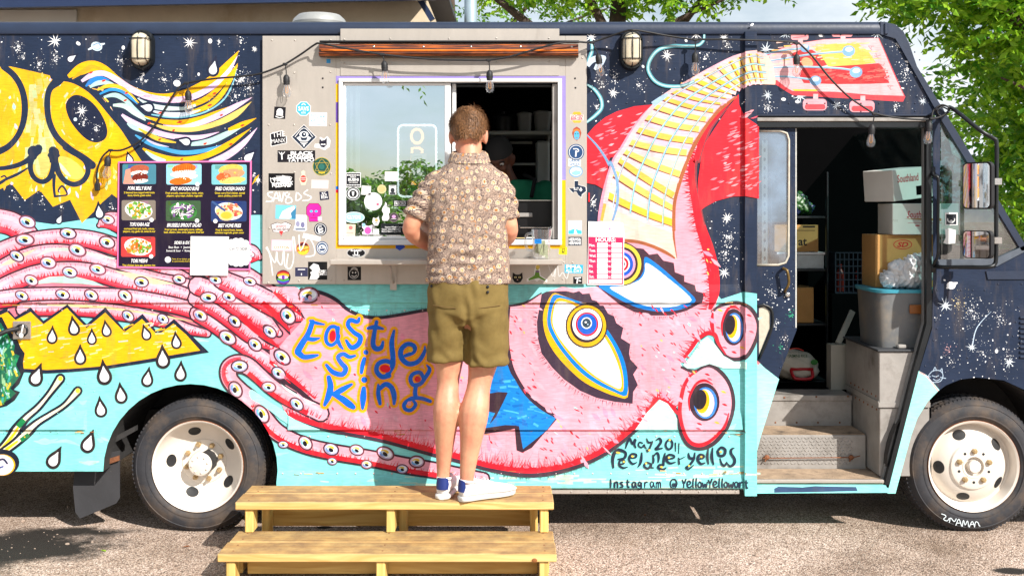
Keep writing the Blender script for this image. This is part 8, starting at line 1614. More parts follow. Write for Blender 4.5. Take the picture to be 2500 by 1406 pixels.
# ------------------------------------------------------------------ neon OPEN sign behind the glass
NE = empty('neon_sign', P(1018, 480, .05), 'vertical OPEN neon sign hanging behind the window glass', 'sign')
def neon(name, col, e):
    m, t, b = newmat(name); b.inputs['Base Color'].default_value = (*col, 1); b.inputs['Emission Color'].default_value = (*col, 1); b.inputs['Emission Strength'].default_value = e; return m
dn = .030
mb = MB(); fr_ = []
for cx, cy, a0 in ((1053, 468, 0), (984, 468, 90), (984, 318, 180), (1053, 318, 270)):
    for k in range(5): a = R(a0+22.5*k); fr_.append(P(cx+12*math.cos(a), cy+12*math.sin(a), dn))
mb.tube(fr_+[fr_[0]], .0055, 8); mb.obj('neon_frame', neon('white_neon_tube', (.95, .97, 1.0), 2.5), NE, True)
mO = neon('orange_neon_tube', (1.0, .42, .10), 2.4)
def ntube(px): mb = MB(); mb.tube([P(x, y, dn) for x, y in px], .0075, 8); mb.obj('neon_letter', mO, NE, True)
ntube([(1018+14*math.cos(a), 333+17*math.sin(a)) for a in np.linspace(0, 2*math.pi, 25)])
ntube([(1006, 392), (1006, 362), (1024, 362), (1031, 367), (1031, 374), (1024, 379), (1008, 379)]); ntube([(1031, 402), (1006, 402), (1006, 418), (1026, 418), (1006, 418), (1006, 434), (1031, 434)]); ntube([(1006, 472), (1006, 442), (1031, 472), (1031, 442)])
mb = MB(); mb.bbox(PX(975, .045), PX(1062, .045), .044, .052, PZ(478, .045), PZ(308, .045), .004); mb.obj('clear_backing', pmat('smoked_sign_panel', S(116, 100, 72), .5), NE)
mb = MB(); mb.tube([P(985, 306, .05), P(1000, 250, .05), P(1018, 206, .05)], .0025, 6); mb.tube([P(1052, 306, .05), P(1040, 250, .05), P(1018, 206, .05)], .0025, 6); mb.obj('hanging_cord', M_black, NE)
pp = Paint(.020); pp.rect(1003, 374, 1042, 402, S(205, 175, 130)); pp.rect(1006, 377, 1039, 399, S(235, 222, 195)); pp.rect(1010, 381, 1030, 384, S(150, 110, 70)); pp.rect(1010, 388, 1034, 390, S(190, 160, 110)); pp.obj('paper_notice', M_print, WIN)
pp = Paint(.020); pp.rect(1004, 402, 1040, 442, S(240, 236, 228)); pp.rect(1008, 408, 1034, 412, S(180, 120, 70)); pp.rect(995, 452, 1020, 476, S(40, 150, 90)); pp.obj('paper_notice', M_print, WIN)
# ------------------------------------------------------------------ string lights
SL = empty('string_lights', P(1193, 148, -.06), 'black string of clear filament bulbs draped along the top of the truck', 'string lights')
wp = [(238, 446, -.02), (236, 425, -.03), (246, 390, -.035), (262, 371, -.03), (272, 368, -.03), (300, 366, -.035), (340, 346, -.035), (375, 310, -.035), (405, 262, -.035), (432, 220, -.035), (448, 206, -.03), (458, 203, -.03), (520, 193, -.04), (600, 186, -.045), (643, 178, -.05), (690, 160, -.05), (697, 157, -.05), (735, 133, -.055), (768, 110, -.08), (782, 107, -.10), (830, 116, -.105), (880, 125, -.10), (925, 132, -.095), (938, 134, -.095), (1000, 141, -.095), (1070, 146, -.09), (1150, 147.5, -.09), (1193, 147, -.085), (1240, 140, -.09), (1290, 126, -.10), (1345, 110, -.105), (1380, 104, -.10), (1412, 103, -.09), (1440, 104, -.06), (1475, 94, -.05), (1525, 77, -.085), (1545, 74, -.10), (1565, 76, -.085), (1630, 88, -.05), (1690, 97, -.04), (1700, 97, -.04), (1770, 97, -.05), (1830, 98.5, -.055), (1900, 101, -.05), (1945, 105, -.045), (1955, 110, -.045), (1985, 140, -.05), (2025, 190, -.055), (2070, 235, -.05), (2115, 266, -.05), (2135, 277, -.055), (2170, 285, -.06), (2220, 291, -.06), (2265, 292, -.055), (2295, 286, -.05), (2312, 275, -.05), (2318, 264, -.04), (2305, 258, -.035), (2290, 262, -.04), (2278, 272, -.045), (2275, 288, -.05)]
pts = cr([tuple(P(*w)) for w in wp], 5); mb = MB(); mb.tube(pts, .0052, 7); mb.obj('cable', M_black, SL, True)
mb = MB(); q = cr([tuple(P(x, y, d)) for x, y, d in ((2318, 270, -.02), (2300, 262, -.05), (2288, 272, -.055), (2296, 284, -.05), (2312, 278, -.05), (2316, 264, -.05), (2300, 256, -.05), (2284, 266, -.05), (2290, 280, -.04))], 5); mb.tube(q, .004, 7); mb.obj('cable_coil', M_black, SL, True)
def sbulb(px, py, d, lean=0.0, ln=40, reach=0):
    """socket hangs from (px, py) on the cable"""
    B = empty('bulb_drop', P(px, py, d)); B.parent = SL; B.matrix_parent_inverse = wm(SL).inverted()
    k = (d-CAMY)/FPX; top = P(px, py, d); c = P(px+lean, py+ln*.55, d); ax = (P(px+lean*1.6, py+ln+30, d)-c).normalized()
    mb = MB(); mb.tube(cr([tuple(top), tuple((top+c)/2+Vector((.002, 0, 0))), tuple(c)], 4), .0030, 6); mb.bbox(top.x-.012, top.x+.012, d-.007, d+.007, top.z-.006, top.z+.008, .003); mb.obj('drop_lead', M_black, B)
    q = Vector((0, 0, -1)).rotation_difference(ax).to_matrix().to_4x4(); Mx = Matrix.Translation(c) @ q @ Matrix.Rotation(math.pi, 4, 'X')
    mb = MB(); mb.lathe([(.0005, -.004), (.008, -.002), (.012, .004), (.0165, .012), (.0165, .026), (.0175, .027), (.0175, .033), (.0165, .034), (.0160, .048), (.012, .049)], Mx, 18); autosmooth(mb.obj('socket', M_black, B), 40)
    mb = MB(); mb.lathe([(.0125, .047), (.0135, .056), (.0185, .068), (.0225, .082), (.0225, .094), (.018, .106), (.010, .113), (.0005, .115)], Mx, 20); mb.obj('bulb_glass', M_bulb, B, True)
    mb = MB(); mb.tube([Mx @ Vector((-.004, 0, .050)), Mx @ Vector((-.006, 0, .086)), Mx @ Vector((0, .003, .094)), Mx @ Vector((.006, 0, .086)), Mx @ Vector((.004, 0, .050))], .0016, 5); mb.obj('filament', M_fil, B)
for a in ((270, 368, -.045, -6, 28), (455, 204, -.045, 4, 34), (696, 158, -.065, 3, 48), (933, 134, -.10, 5, 30), (1193, 148, -.095, 2, 46), (1446, 105, -.07, 14, 52), (1697, 98, -.055, 0, 58), (1945, 107, -.06, 0, 50), (2135, 279, -.07, -6, 48), (2275, 290, -.06, -6, 16)): sbulb(*a)
mb = MB(); c = P(238, 456, -.02); mb.bbox(c.x-.012, c.x+.012, -.032, -.010, c.z-.022, c.z+.018, .004); mb.tube([c+Vector((.0, -.0, .015)), c+Vector((-.001, 0, .04))], .008, 8); mb.obj('plug_end', M_black, SL)
# ------------------------------------------------------------------ tip pitcher on the shelf
PT = empty('tip_pitcher', P(1322, 632, -.13), 'clear ribbed plastic pitcher with folded bills on the counter shelf', 'pitcher')
c = Vector((PX(1322, -.13), -.13, zs)); Mx = Matrix.Translation(c)
M_pl = glassmat('clear_plastic', (.90, .92, .93), .10, .02, .06)
mb = MB(); V = []; F = []; n = 48; prof = [(.040, .0015), (.042, .02), (.046, .08), (.050, .135), (.052, .150)]
for r_, h in prof:
    for j in range(n):
        a = 2*math.pi*j/n; rr_ = r_*(1+.022*math.cos(a*16)) ; lift = 0
        if h > .13: lift = .016*max(0, math.cos(a-R(20)))**6
        V.append(c+Vector((rr_*math.cos(a)*(1+lift*6), rr_*math.sin(a), h+lift)))
for i in range(len(prof)-1):
    for j in range(n): k_ = (j+1) % n; F.append((i*n+j, i*n+k_, (i+1)*n+k_, (i+1)*n+j))
F.append(tuple(range(n))); mb.add(V, F); mb.obj('pitcher_body', M_pl, PT, True)
mb = MB(); mb.tube(cr([tuple(c+Vector(q)) for q in ((-.047, 0, .13), (-.072, 0, .125), (-.082, 0, .10), (-.078, 0, .06), (-.066, 0, .045), (-.046, 0, .04))], 5), .007, 8); mb.obj('pitcher_handle', M_pl, PT, True)
lb = Paint(-.183); lb.rect(1305, 584, 1322, 595, S(30, 130, 215)); lb.text(1313.5, 592, 'TIPS', 4.5, S(20, 60, 130), w=11, align='c'); lb.obj('blue_label', M_print, PT)
for i, (dx, dy, a) in enumerate(((.010, -.004, .3), (-.012, .006, -.5), (.004, .012, 1.0))):
    mb = MB(); q = Matrix.Translation(c+Vector((dx, dy, .012+.012*i))) @ Matrix.Rotation(a, 4, 'Z') @ Matrix.Rotation(R(20-14*i), 4, 'Y'); V = []; n_ = 6
    for k in range(n_):
        for z in (0, .058): V.append(q @ Vector((-.026+.0104*k, .006*math.sin(k*1.7+i), z+.004*math.sin(k))))
    mb.add(V, [(2*k, 2*k+2, 2*k+3, 2*k+1) for k in range(n_-1)]); bl = mb.obj('banknote', pmat('paper_money_%d' % i, S(176, 182, 140), .8, 0, .35, 90), None); tag(bl, ['folded banknote lying lowest in the clear pitcher', 'crumpled banknote between two others in the clear pitcher', 'topmost crumpled banknote in the clear pitcher'][i], 'banknote', 'banknotes in the pitcher')
# papers lying on the window sill
fr2 = random.Random(4)
for i, (px, w) in enumerate(((1232, .05), (1268, .06), (1295, .045))):
    mb = MB(); c = P(px, 583, 0); mb.bbox(c.x-w/2, c.x+w/2, .0, .028, PZ(585)+.0005, PZ(585)+.006+.003*i, .001); o = mb.obj('paper_slip', pmat('paper_%d' % i, [S(245, 245, 245), S(235, 205, 130), S(240, 240, 230)][i], .8)); tag(o, ['small white order slip on the window sill by the man\'s arm', 'tan order slip lying on the white window sill', 'white slip on the window sill beside the pitcher'][i], 'paper')
# ------------------------------------------------------------------ things inside the truck
def boxat(name, px0, py0, px1, py1, d, dep, mat, label=None, cat=None, rot=None, b=.004, parent=None, group=None):
    """a box whose front face fills the pixel rectangle on plane d"""
    mb = MB(); x0, x1, z0, z1 = PX(px0, d), PX(px1, d), PZ(py1, d), PZ(py0, d)
    M = None
    if rot: c = Vector(((x0+x1)/2, d+dep/2, z0)); M = Matrix.Translation(c) @ rot @ Matrix.Translation(-c)
    mb.bbox(x0, x1, d, d+dep, z0, z1, b, M); o = mb.obj(name, mat, parent)
    if label: tag(o, label, cat, group)
    return o, M
M_card = pmat('brown_cardboard', S(196, 146, 84), .85, 0, .10, 12, .05, 80); M_wcard = pmat('white_cardboard', S(224, 222, 216), .7, 0, .06, 10)
M_grey = pmat('grey_plastic', S(150, 150, 148), .5, 0, .1, 10); M_shelf = pmat('pale_shelf', S(190, 190, 182), .5, .1, .08, 10)
# kitchen side
o, _ = boxat('wall_shelf', 1150, 320, 1420, 329, 1.25, .45, M_shelf, 'pale metal shelf on the back wall inside the window', 'shelf'); 
boxat('shelf_bracket', 1338, 329, 1342, 360, 1.30, .35, M_shelf, parent=o)
for i, (a, b_, c_, e_, lab) in enumerate(((1262, 274, 1299, 319.6, 'grey plastic tub with a loose lid, nearest the dark pot on the shelf'), (1303, 270, 1346, 319.6, 'wide grey plastic tub at the end of the kitchen shelf'))):
    mb = MB(); x0, x1 = PX(a, 1.35), PX(b_ if False else c_, 1.35); z0, z1 = PZ(e_, 1.25), PZ(b_, 1.35); cx, hw = (x0+x1)/2, (x1-x0)/2
    mb.loft([ringz(cx, 1.35+hw, z0+.001, hw*.86, hw*.86, 28, 4), ringz(cx, 1.35+hw, z1-.02, hw, hw, 28, 4), ringz(cx, 1.35+hw, z1-.018, hw*1.04, hw*1.04, 28, 4), ringz(cx, 1.35+hw, z1-.006, hw*1.04, hw*1.04, 28, 4), ringz(cx, 1.35+hw, z1+.004, hw*.5, hw*.5, 28, 3)]); tag(autosmooth(mb.obj('plastic_tub', M_grey)), lab, 'tub')
mb = MB(); x0, x1 = PX(1200, 1.35), PX(1256, 1.35); z0 = PZ(319.6, 1.25); mb.lathe([(.0005, z0+.001), (.072, z0+.002), (.075, z0+.10), (.078, z0+.104), (.06, z0+.118), (.012, z0+.125), (.012, z0+.14), (.0005, z0+.142)], Matrix.Translation(((x0+x1)/2, 1.45, 0)), 30); tag(autosmooth(mb.obj('lidded_pot', pmat('black_enamel', S(40, 40, 42), .4, .2))), 'dark lidded pot on the kitchen shelf beside the grey tubs', 'pot')
o2, _ = boxat('work_counter', 1120, 470, 1420, 482, 1.20, .5, M_shelf, 'steel work counter against the kitchen back wall', 'counter')
boxat('counter_base', 1130, 482.5, 1420, 760, 1.24, .45, M_dark, parent=o2)
mb = MB(); x0, x1 = PX(1308, 1.3), PX(1342, 1.3); z0, z1 = PZ(470, 1.2)+.0012, PZ(345, 1.3); mb.bbox(x0, x1, 1.28, 1.28+.12, z0, z1, .012); tag(mb.obj('white_canister', pmat('white_canister_plastic', S(205, 205, 200), .5)), 'tall white canister on the kitchen work counter', 'canister')
boxat('back_rail', 1180, 345, 1300, 352, 1.60, .02, M_shelf, 'narrow pale rail on the back wall behind the cook', 'rail'); boxat('back_rail', 1180, 398, 1340, 404, 1.60, .02, M_shelf, 'lower pale rail on the back wall behind the cook', 'rail')
GR, _ = boxat('fryer', 1262, 489, 1352, 640, .14, .30, pmat('black_fryer_steel', S(26, 26, 28), .35, .4), 'low black fryer cabinet just inside the open window', 'fryer')
mb = MB(); mb.bbox(PX(1262, .13), PX(1352, .13), .128, .138, PZ(491, .13), PZ(488, .13), .001); mb.obj('chrome_lip', M_chrome, GR); mb = MB(); mb.tube([P(1268, 552, .12), P(1270, 556, .10), P(1340, 556, .10), P(1342, 552, .12)], .004, 6); mb.obj('door_bar', M_chrome, GR); mb = MB(); mb.bbox(PX(1264, .13), PX(1300, .13), .131, .1385, PZ(530, .13), PZ(520, .13), .002); mb.obj('nameplate', M_alu, GR)
ck, _ = boxat('prep_board', 1085, 575, 1255, 582, .07, .34, M_shelf, 'pale prep board just inside the open serving window', 'board')
boxat('board_cabinet', 1085, 582.5, 1250, 980, .10, .28, M_dark, parent=ck)
# cab side
TO = empty('storage_tote', P(2200, 836, .2), 'grey storage tote with a teal lid standing on the engine cover', 'tote')
def taper(cx0, cx1, y0, y1, z0, z1, k):
    mx, my = (cx0+cx1)/2, (y0+y1)/2; hx, hy = (cx1-cx0)/2, (y1-y0)/2; return [ringz(mx, my, z0, hx*k, hy*k, 36, 7), ringz(mx, my, z1, hx, hy, 36, 7)]
zt = zd+.0125; tx0 = PX(2143, .1); ztop = PZ(716, .1)
mb = MB(); mb.loft(taper(tx0, tx0+.42, .105, .50, zt, ztop, .93)); autosmooth(mb.obj('tote_body', pmat('cloudy_tote_plastic', S(112, 114, 116), .4, 0, .2, 6, dirt=S(150, 140, 126), dirtpos=(.5, .7), dscale=5), TO))
mb = MB(); mb.loft(taper(tx0-.012, tx0+.432, .093, .512, ztop+.0005, ztop+.018, .98)); autosmooth(mb.obj('tote_lid', pmat('teal_lid', S(70, 170, 195), .4), TO))
mb = MB(); mb.bbox(PX(2222, .09), PX(2222, .09)+.10, .088, .104, PZ(766, .09), PZ(744, .09), .004); mb.obj('tote_latch', pmat('amber_latch', S(150, 90, 40), .4), TO)
zl = ztop+.0185
SB = empty('cardboard_box', P(2200, 712, .3), 'brown cardboard box marked SD on top of the grey tote', 'box'); x0 = PX(2136, .28); z1 = 1.552
mb = MB(); mb.bbox(x0, x0+.34, .27, .50, zl, z1, .003); mb.obj('carton', M_card, SB)
pr_ = Paint(.2695); lx, ly = 2204, 597
for k in range(24): pr_.ribbon([(lx+22*math.cos(2*math.pi*k/24), ly+11*math.sin(2*math.pi*k/24)), (lx+22*math.cos(2*math.pi*(k+1.05)/24), ly+11*math.sin(2*math.pi*(k+1.05)/24))], 1.8, S(200, 50, 50), n=1, caps=False)
pr_.text(lx-1, ly+6, 'SD', 12, S(200, 50, 50), w=26, align='c', shear=.3, off=.03); pr_.obj('printed_logo', M_print, SB)
WB = empty('white_carton', P(2200, 575, .3), 'white carton printed Southland in red between the brown box and the tilted carton', 'box'); x0 = PX(2178, .25)
mb = MB(); mb.bbox(x0, x0+.36, .245, .48, z1+.001, 1.722, .003); mb.obj('carton', M_wcard, WB)
pr_ = Paint(.2445); pr_.text(2214, 532, 'Southland', 17, S(190, 40, 60), sx=.62, shear=.15, off=.01); pr_.fill([(2206, 534), (2300, 533), (2300, 540), (2230, 536)], S(176, 128, 60)); pr_.rect(2216, 544, 2300, 545, S(200, 100, 110)); pr_.dot(2240, 551, 6, 2, 0, S(200, 90, 100), 8); pr_.text(2178, 541, '722', 5, S(190, 180, 170), w=14); pr_.obj('printed_name', M_print, WB)
TB = empty('tilted_carton', P(2210, 500, .3), 'white carton printed Southland lying tilted on top of the stack', 'box')
Mt = Matrix.Translation((PX(2178, .30)+.02, .27, 1.735)) @ Matrix.Rotation(R(32), 4, 'Z') @ Matrix.Rotation(R(-5), 4, 'Y')
mb = MB(); mb.bbox(-.03, .30, 0, .20, 0, .170, .003, Mt); mb.obj('carton', M_wcard, TB)
mb = MB()
T = text_tris('Southland', .01); q = [[Mt @ Vector((.005+p[0]*.045, -.0012, .10+p[1]*.06)) for p in t_] for t_ in T]; 
for t_ in q: mb.add(t_, [(0, 1, 2)])
mb.obj('printed_name', pmat('red_carton_ink', S(190, 50, 60), .6), TB)
mb = MB(); mb.box(.16, .205, -.0012, 0, .02, .07, Mt); mb.obj('dark_label', M_dark, TB)
# plastic bag in front of the stack
mb = MB(); cb_ = P(2205, 680, .17)
for dx, dz, r_ in ((-.045, .05, .075), (.03, .055, .085), (.09, .075, .08), (-.075, .04, .05), (.05, .12, .06), (.11, .14, .05), (-.03, .10, .05)): mb.ell((cb_.x+dx, .175+.02*math.sin(dx*90), zl+dz*1.05+.002), (r_, r_*.75, min(r_, dz*1.05)), None, 16, 10)
def crump(co, no):
    d = .008*np.sin(co[:, 0]*130+co[:, 2]*90+3*np.sin(co[:, 2]*70))*np.sin(co[:, 0]*60-co[:, 2]*120)+.004*np.sin(co[:, 0]*260+co[:, 1]*200); return co+no*d[:, None]
bagm = pmat('white_thin_plastic', S(232, 234, 236), .25, 0, .06, 20); bagm.node_tree.nodes['Principled BSDF'].inputs['Transmission Weight'].default_value = .15
pb = blob('plastic_bag', mb, .008, bagm, None, 2, .4, crump); tag(pb, 'crumpled white plastic bag on the teal tote lid in front of the boxes', 'bag')
# rack behind the door leaf
RK = empty('storage_rack', P(1960, 960, 1.0), 'dark storage rack inside the cab behind the sliding door', 'rack')
def rk(nm, a, b_, c_, e_, d, dep, m=M_blackmetal): return boxat(nm, a, b_, c_, e_, d, dep, m, parent=RK)[0]
for px in (1880, 2018): rk('rack_post', px, 420, px+5, 955, .95, .03); rk('rack_post', px, 420, px+5, 940, 1.38, .03)
zs_ = []
for py in (528, 657, 790, 930): rk('rack_shelf', 1880, py, 2023, py+6, .96, .44); zs_.append(PZ(py, .96)+.0015)
def onrack(nm, a, b_, c_, k, d, dep, mat, lab, cat):
    mb = MB(); mb.bbox(PX(a, d), PX(c_, d), d, d+dep, zs_[k], PZ(b_, d), .004); o = mb.obj(nm, mat); tag(o, lab, cat); return o
tr = onrack('clear_bin', 1900, 622, 2012, 1, .98, .30, pmat('clear_bin_plastic', S(200, 208, 210), .25, 0, .2, 14), 'pale clear plastic bin on the rack below the cardboard box', 'bin')
mb = MB(); mb.bbox(PX(1896, .975), PX(2015, .975), .972, 1.288, PZ(622, .98), PZ(616, .98), .003); mb.obj('bin_rim', M_wframe, tr)
mb = MB(); zb = PZ(616, .98)+.0012; mb.bbox(PX(1890, 1.0), PX(1998, 1.0), 1.0, 1.26, zb, PZ(549, 1.0), .003); cb1 = mb.obj('cardboard_carton', M_card); tag(cb1, 'brown cardboard carton with black lettering standing on the clear bin', 'box')
pr_ = Paint(.9993); pr_.text(1949, 599, 'at', 20, S(30, 24, 22), sx=.95, off=.02); pr_.rect(1945, 562, 1990, 563.5, S(60, 44, 32)); pr_.rect(1960, 549.5+2, 1990, 556, S(60, 44, 32)); pr_.text(1976, 616, 'Fresh', 4, S(40, 30, 26)); pr_.obj('printed_word', M_print, cb1)
onrack('cardboard_carton', 1900, 702, 1987, 2, .98, .25, M_card, 'plain brown cardboard carton on the middle rack shelf', 'box')
mb = MB(); c = P(1952, 500, 1.05)
for dx, dz, r_ in ((-.03, .05, .07), (.04, .045, .065), (.0, .09, .06)): mb.ell((c.x+dx, 1.1, zs_[0]+dz), (r_, r_*.8, min(r_, dz)), None, 14, 10)
gb = blob('green_bag', mb, .009, pmat('green_blue_wrapper', S(34, 84, 26), .4, 0, .2, 10, dirt=S(20, 36, 80), dirtpos=(.48, .55), dscale=12), None, 2, .4, crump); tag(gb, 'shiny green and blue bag on the top rack shelf', 'bag')
# rice sack
mb = MB(); c = P(1950, 885, .80); zr = zs_[3]+.0
x0, x1 = PX(1890, .84), PX(2012, .84); cx = (x0+x1)/2
mb.ell((cx, .98, zr+.095), ((x1-x0)/2, .14, .092), None, 24, 14); mb.ell((cx-.06, .98, zr+.11), (.11, .13, .09), None, 20, 12); mb.ell((cx+.03, .98, zr+.06), (.125, .15, .058), None, 20, 12)
rs = blob('rice_sack', mb, .009, pmat('woven_sack', S(222, 208, 188), .7, 0, .06, 60, .1, 200), None, 4, .5, lambda co, no: co+no*(.004*np.sin(co[:, 0]*70+co[:, 2]*50)*np.sin(co[:, 2]*90))[:, None]); tag(rs, 'bulging printed rice sack with a red handle on the lowest rack shelf', 'sack')
mb = MB(); yf = .826
mb.tube(cr([(cx-.045, yf+.03, zr+.085), (cx-.04, yf-.005, zr+.05), (cx-.02, yf-.012, zr+.035), (cx+.05, yf-.012, zr+.035), (cx+.075, yf-.005, zr+.05), (cx+.08, yf+.03, zr+.085)], 5), .010, 8); mb.tube([(cx-.05, yf+.018, zr+.088), (cx+.085, yf+.018, zr+.088)], .009, 8); mb.obj('sack_handle', pmat('red_plastic', S(205, 30, 40), .35), rs, True)
pr_ = Paint(.838); pr_.text(1925, 872, 'JASMINE RICE', 7, S(50, 90, 60), w=46, off=.02); pr_.text(1925, 862, 'PREMIUM THAI', 4, S(120, 100, 90), w=34); pr_.dot(1988, 884, 9, 7, 0, S(60, 130, 60), 12); pr_.ribbon([(1925, 853), (1945, 850), (1962, 856)], 2.4, S(200, 60, 50)); pr_.obj('sack_print', M_print, rs)
# crate, red cloth, loose slat further in
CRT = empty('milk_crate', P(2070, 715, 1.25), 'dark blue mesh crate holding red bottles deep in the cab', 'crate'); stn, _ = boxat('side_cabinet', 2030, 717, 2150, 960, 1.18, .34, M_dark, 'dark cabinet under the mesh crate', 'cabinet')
mb = MB(); x0, x1, z0, z1 = PX(2040, 1.2), PX(2105, 1.2), PZ(717, 1.18)+.0015, PZ(617, 1.2); nb = MATS.get('navy_crate') or pmat('navy_crate', S(20, 24, 44), .5)
for k in range(7):
    x = x0+(x1-x0)*k/6; mb.box(x-.003, x+.003, 1.20, 1.206, z0, z1); z = z0+(z1-z0)*k/6; mb.box(x0, x1, 1.198, 1.2, z-.003, z+.003)
mb.box(x0, x0+.006, 1.206, 1.45, z0, z1); mb.box(x1-.006, x1, 1.206, 1.45, z0, z1); mb.box(x0, x1, 1.206, 1.45, z0, z0+.006); mb.obj('crate_mesh', nb, CRT)
mb = MB(); mb.lathe([(.0005, z0+.008), (.03, z0+.008), (.03, z0+.12), (.012, z0+.15), (.012, z0+.18), (.0005, z0+.18)], Matrix.Translation((x0+.05, 1.27, 0)), 16); tag(mb.obj('sauce_bottle', pmat('red_sauce', S(120, 30, 20), .35)), 'red sauce bottle standing inside the mesh crate', 'bottle')
mb = MB(); 
for dx, dz in ((0, .04), (.035, .03), (.015, .08)): mb.ell((PX(2118, 1.2)+dx, 1.3, PZ(717, 1.18)+.0015+dz+.07), (.045, .04, .05))
mb.ell((PX(2118, 1.2)+.012, 1.3, PZ(717, 1.18)+.05), (.05, .05, .049)); rc = blob('red_cloth', mb, .009, pmat('red_cloth_fabric', S(200, 50, 30), .85), None, 3, .5, crump); tag(rc, 'bunched red cloth on the cabinet beside the mesh crate', 'cloth')
mb = MB(); c0, c1 = P(2046, 838, .72), P(2074, 776, .80); dv = (c1-c0).normalized(); q = Vector((0, 0, 1)).rotation_difference(dv).to_matrix().to_4x4(); mb.bbox(-.017, .017, -.008, .008, 0, (c1-c0).length+.05, .002, Matrix.Translation(c0-Vector((0, 0, 0))) @ q); mb.box(c0.x-.05, c0.x+.05, .69, .78, .6395, c0.z-.006); tag(mb.obj('gear_lever', pmat('pale_lever', S(190, 185, 172), .5)), 'pale flat lever on its floor pedestal beside the engine cover', 'lever')

# ------------------------------------------------------------------ building behind the truck
BL = empty('tan_building', (-4.5, 6, 0), 'tan rendered building with a navy roof edge behind the truck', 'building')
m_w = pmat('tan_render_wall', S(214, 196, 168), .9, 0, .10, 5, .5, 14, dirt=S(176, 152, 120), dirtpos=(.5, .75), dscale=1.6)
dB = 4.4; xb1 = PX(1040, dB)
mb = MB(); mb.box(-12, xb1, dB, dB+7, 0, 3.66); mb.obj('wall', m_w, BL)
mb = MB(); mb.bbox(-12, PX(186, dB-.03), dB-.03, dB-.001, 1.5, PZ(24, dB-.03), .004); mb.obj('white_wall_panel', pmat('white_wall_board', S(226, 222, 212), .8, 0, .06, 4), BL)
mb = MB(); pa, pb_ = P(-700, 32, dB-.40), P(1030, 0, dB-.40)
def lineZ(x): return pa.z+(pb_.z-pa.z)*(x-pa.x)/(pb_.x-pa.x)
for x0, x1 in ((-12, PX(1062, dB-.4)),): mb.add([(x, y, lineZ(x)+h) for x in (x0, x1) for y in (dB-.40, dB-.34) for h in (0, .36)], [(0, 1, 3, 2), (4, 6, 7, 5), (0, 4, 5, 1), (2, 3, 7, 6), (0, 2, 6, 4), (1, 5, 7, 3)])
mb.obj('fascia', pmat('navy_fascia', S(30, 48, 84), .45, .1, .1, 4), BL)
mb = MB(); mb.add([(x, y, lineZ(x)+h+.36) for x in (-12, PX(1066, dB-.4)) for y in (dB-.43, dB+7.2) for h in (0.002, .06)], [(0, 1, 3, 2), (4, 6, 7, 5), (0, 4, 5, 1), (2, 3, 7, 6), (0, 2, 6, 4), (1, 5, 7, 3)]); mb.obj('roof', pmat('dark_roof', S(60, 64, 74), .7), BL)
mb = MB(); q0, q1 = P(1022, -6, dB-.2), P(1056, 50, dB-.2); mb.tube([q0, q1], .035, 4); mb.obj('rake_board', MATS['navy_fascia'], BL)
mb = MB(); xs_ = PX(1048, dB-.3); mb.box(-12, xs_, dB-.335, dB-.001, 3.655, 3.665); mb.obj('soffit', pmat('dark_soffit', S(40, 36, 34), .8), BL)
# pole
PO = empty('utility_pole', (PX(1149, 7), 7, 0), 'slim grey metal pole behind the truck roof', 'pole'); mb = MB(); mb.tube([(PX(1149, 7), 7, 0), (PX(1149, 7), 7, 7.5)], .075, 14); mb.obj('pole_shaft', pmat('galvanised_pole', S(168, 188, 200), .45, .3, .08, 6), PO, True)
mb = MB(); mb.box(PX(1149, 7)-.5, PX(1149, 7)+.5, 6.95, 7.05, 7.1, 7.2); mb.obj('crossarm', MATS['galvanised_pole'], PO)
# ------------------------------------------------------------------ trees
def leafmat(name, c1, c2):
    m, t, b = newmat(name); out = t.nodes['Material Output']
    tcn = N(t, 'TexCoord'); no = N(t, 'TexNoise', i_Scale=1.6, i_Detail=5.0); t.links.new(tcn.outputs['Object'], no.inputs['Vector'])
    n2 = N(t, 'TexWhiteNoise'); ge = N(t, 'NewGeometry'); t.links.new(ge.outputs['Random Per Island'], n2.inputs['Vector'])
    ad = N(t, 'Math', operation='ADD'); t.links.new(no.outputs[0], ad.inputs[0]); sc = N(t, 'Math', operation='MULTIPLY_ADD'); sc.inputs[1].default_value = .5; sc.inputs[2].default_value = -.25; t.links.new(ge.outputs['Random Per Island'], sc.inputs[0]); t.links.new(sc.outputs[0], ad.inputs[1])
    r_ = N(t, 'ValToRGB'); r_.color_ramp.elements[0].position = .3; r_.color_ramp.elements[0].color = (*c1, 1); r_.color_ramp.elements[1].position = .72; r_.color_ramp.elements[1].color = (*c2, 1); t.links.new(ad.outputs[0], r_.inputs[0])
    t.links.new(r_.outputs[0], b.inputs['Base Color']); b.inputs['Roughness'].default_value = .5
    tl = N(t, 'BsdfTranslucent'); t.links.new(r_.outputs[0], tl.inputs[0]); ms = N(t, 'MixShader'); ms.inputs[0].default_value = .42; t.links.new(b.outputs[0], ms.inputs[1]); t.links.new(tl.outputs[0], ms.inputs[2]); t.links.new(ms.outputs[0], out.inputs[0]); return m
M_leafA = leafmat('spring_leaf', S(80, 146, 18), S(178, 224, 54)); M_leafB = leafmat('deep_leaf', S(60, 116, 22), S(136, 186, 46)); M_bark = pmat('dark_bark', S(74, 60, 50), .9, 0, .3, 12, .5, 30)
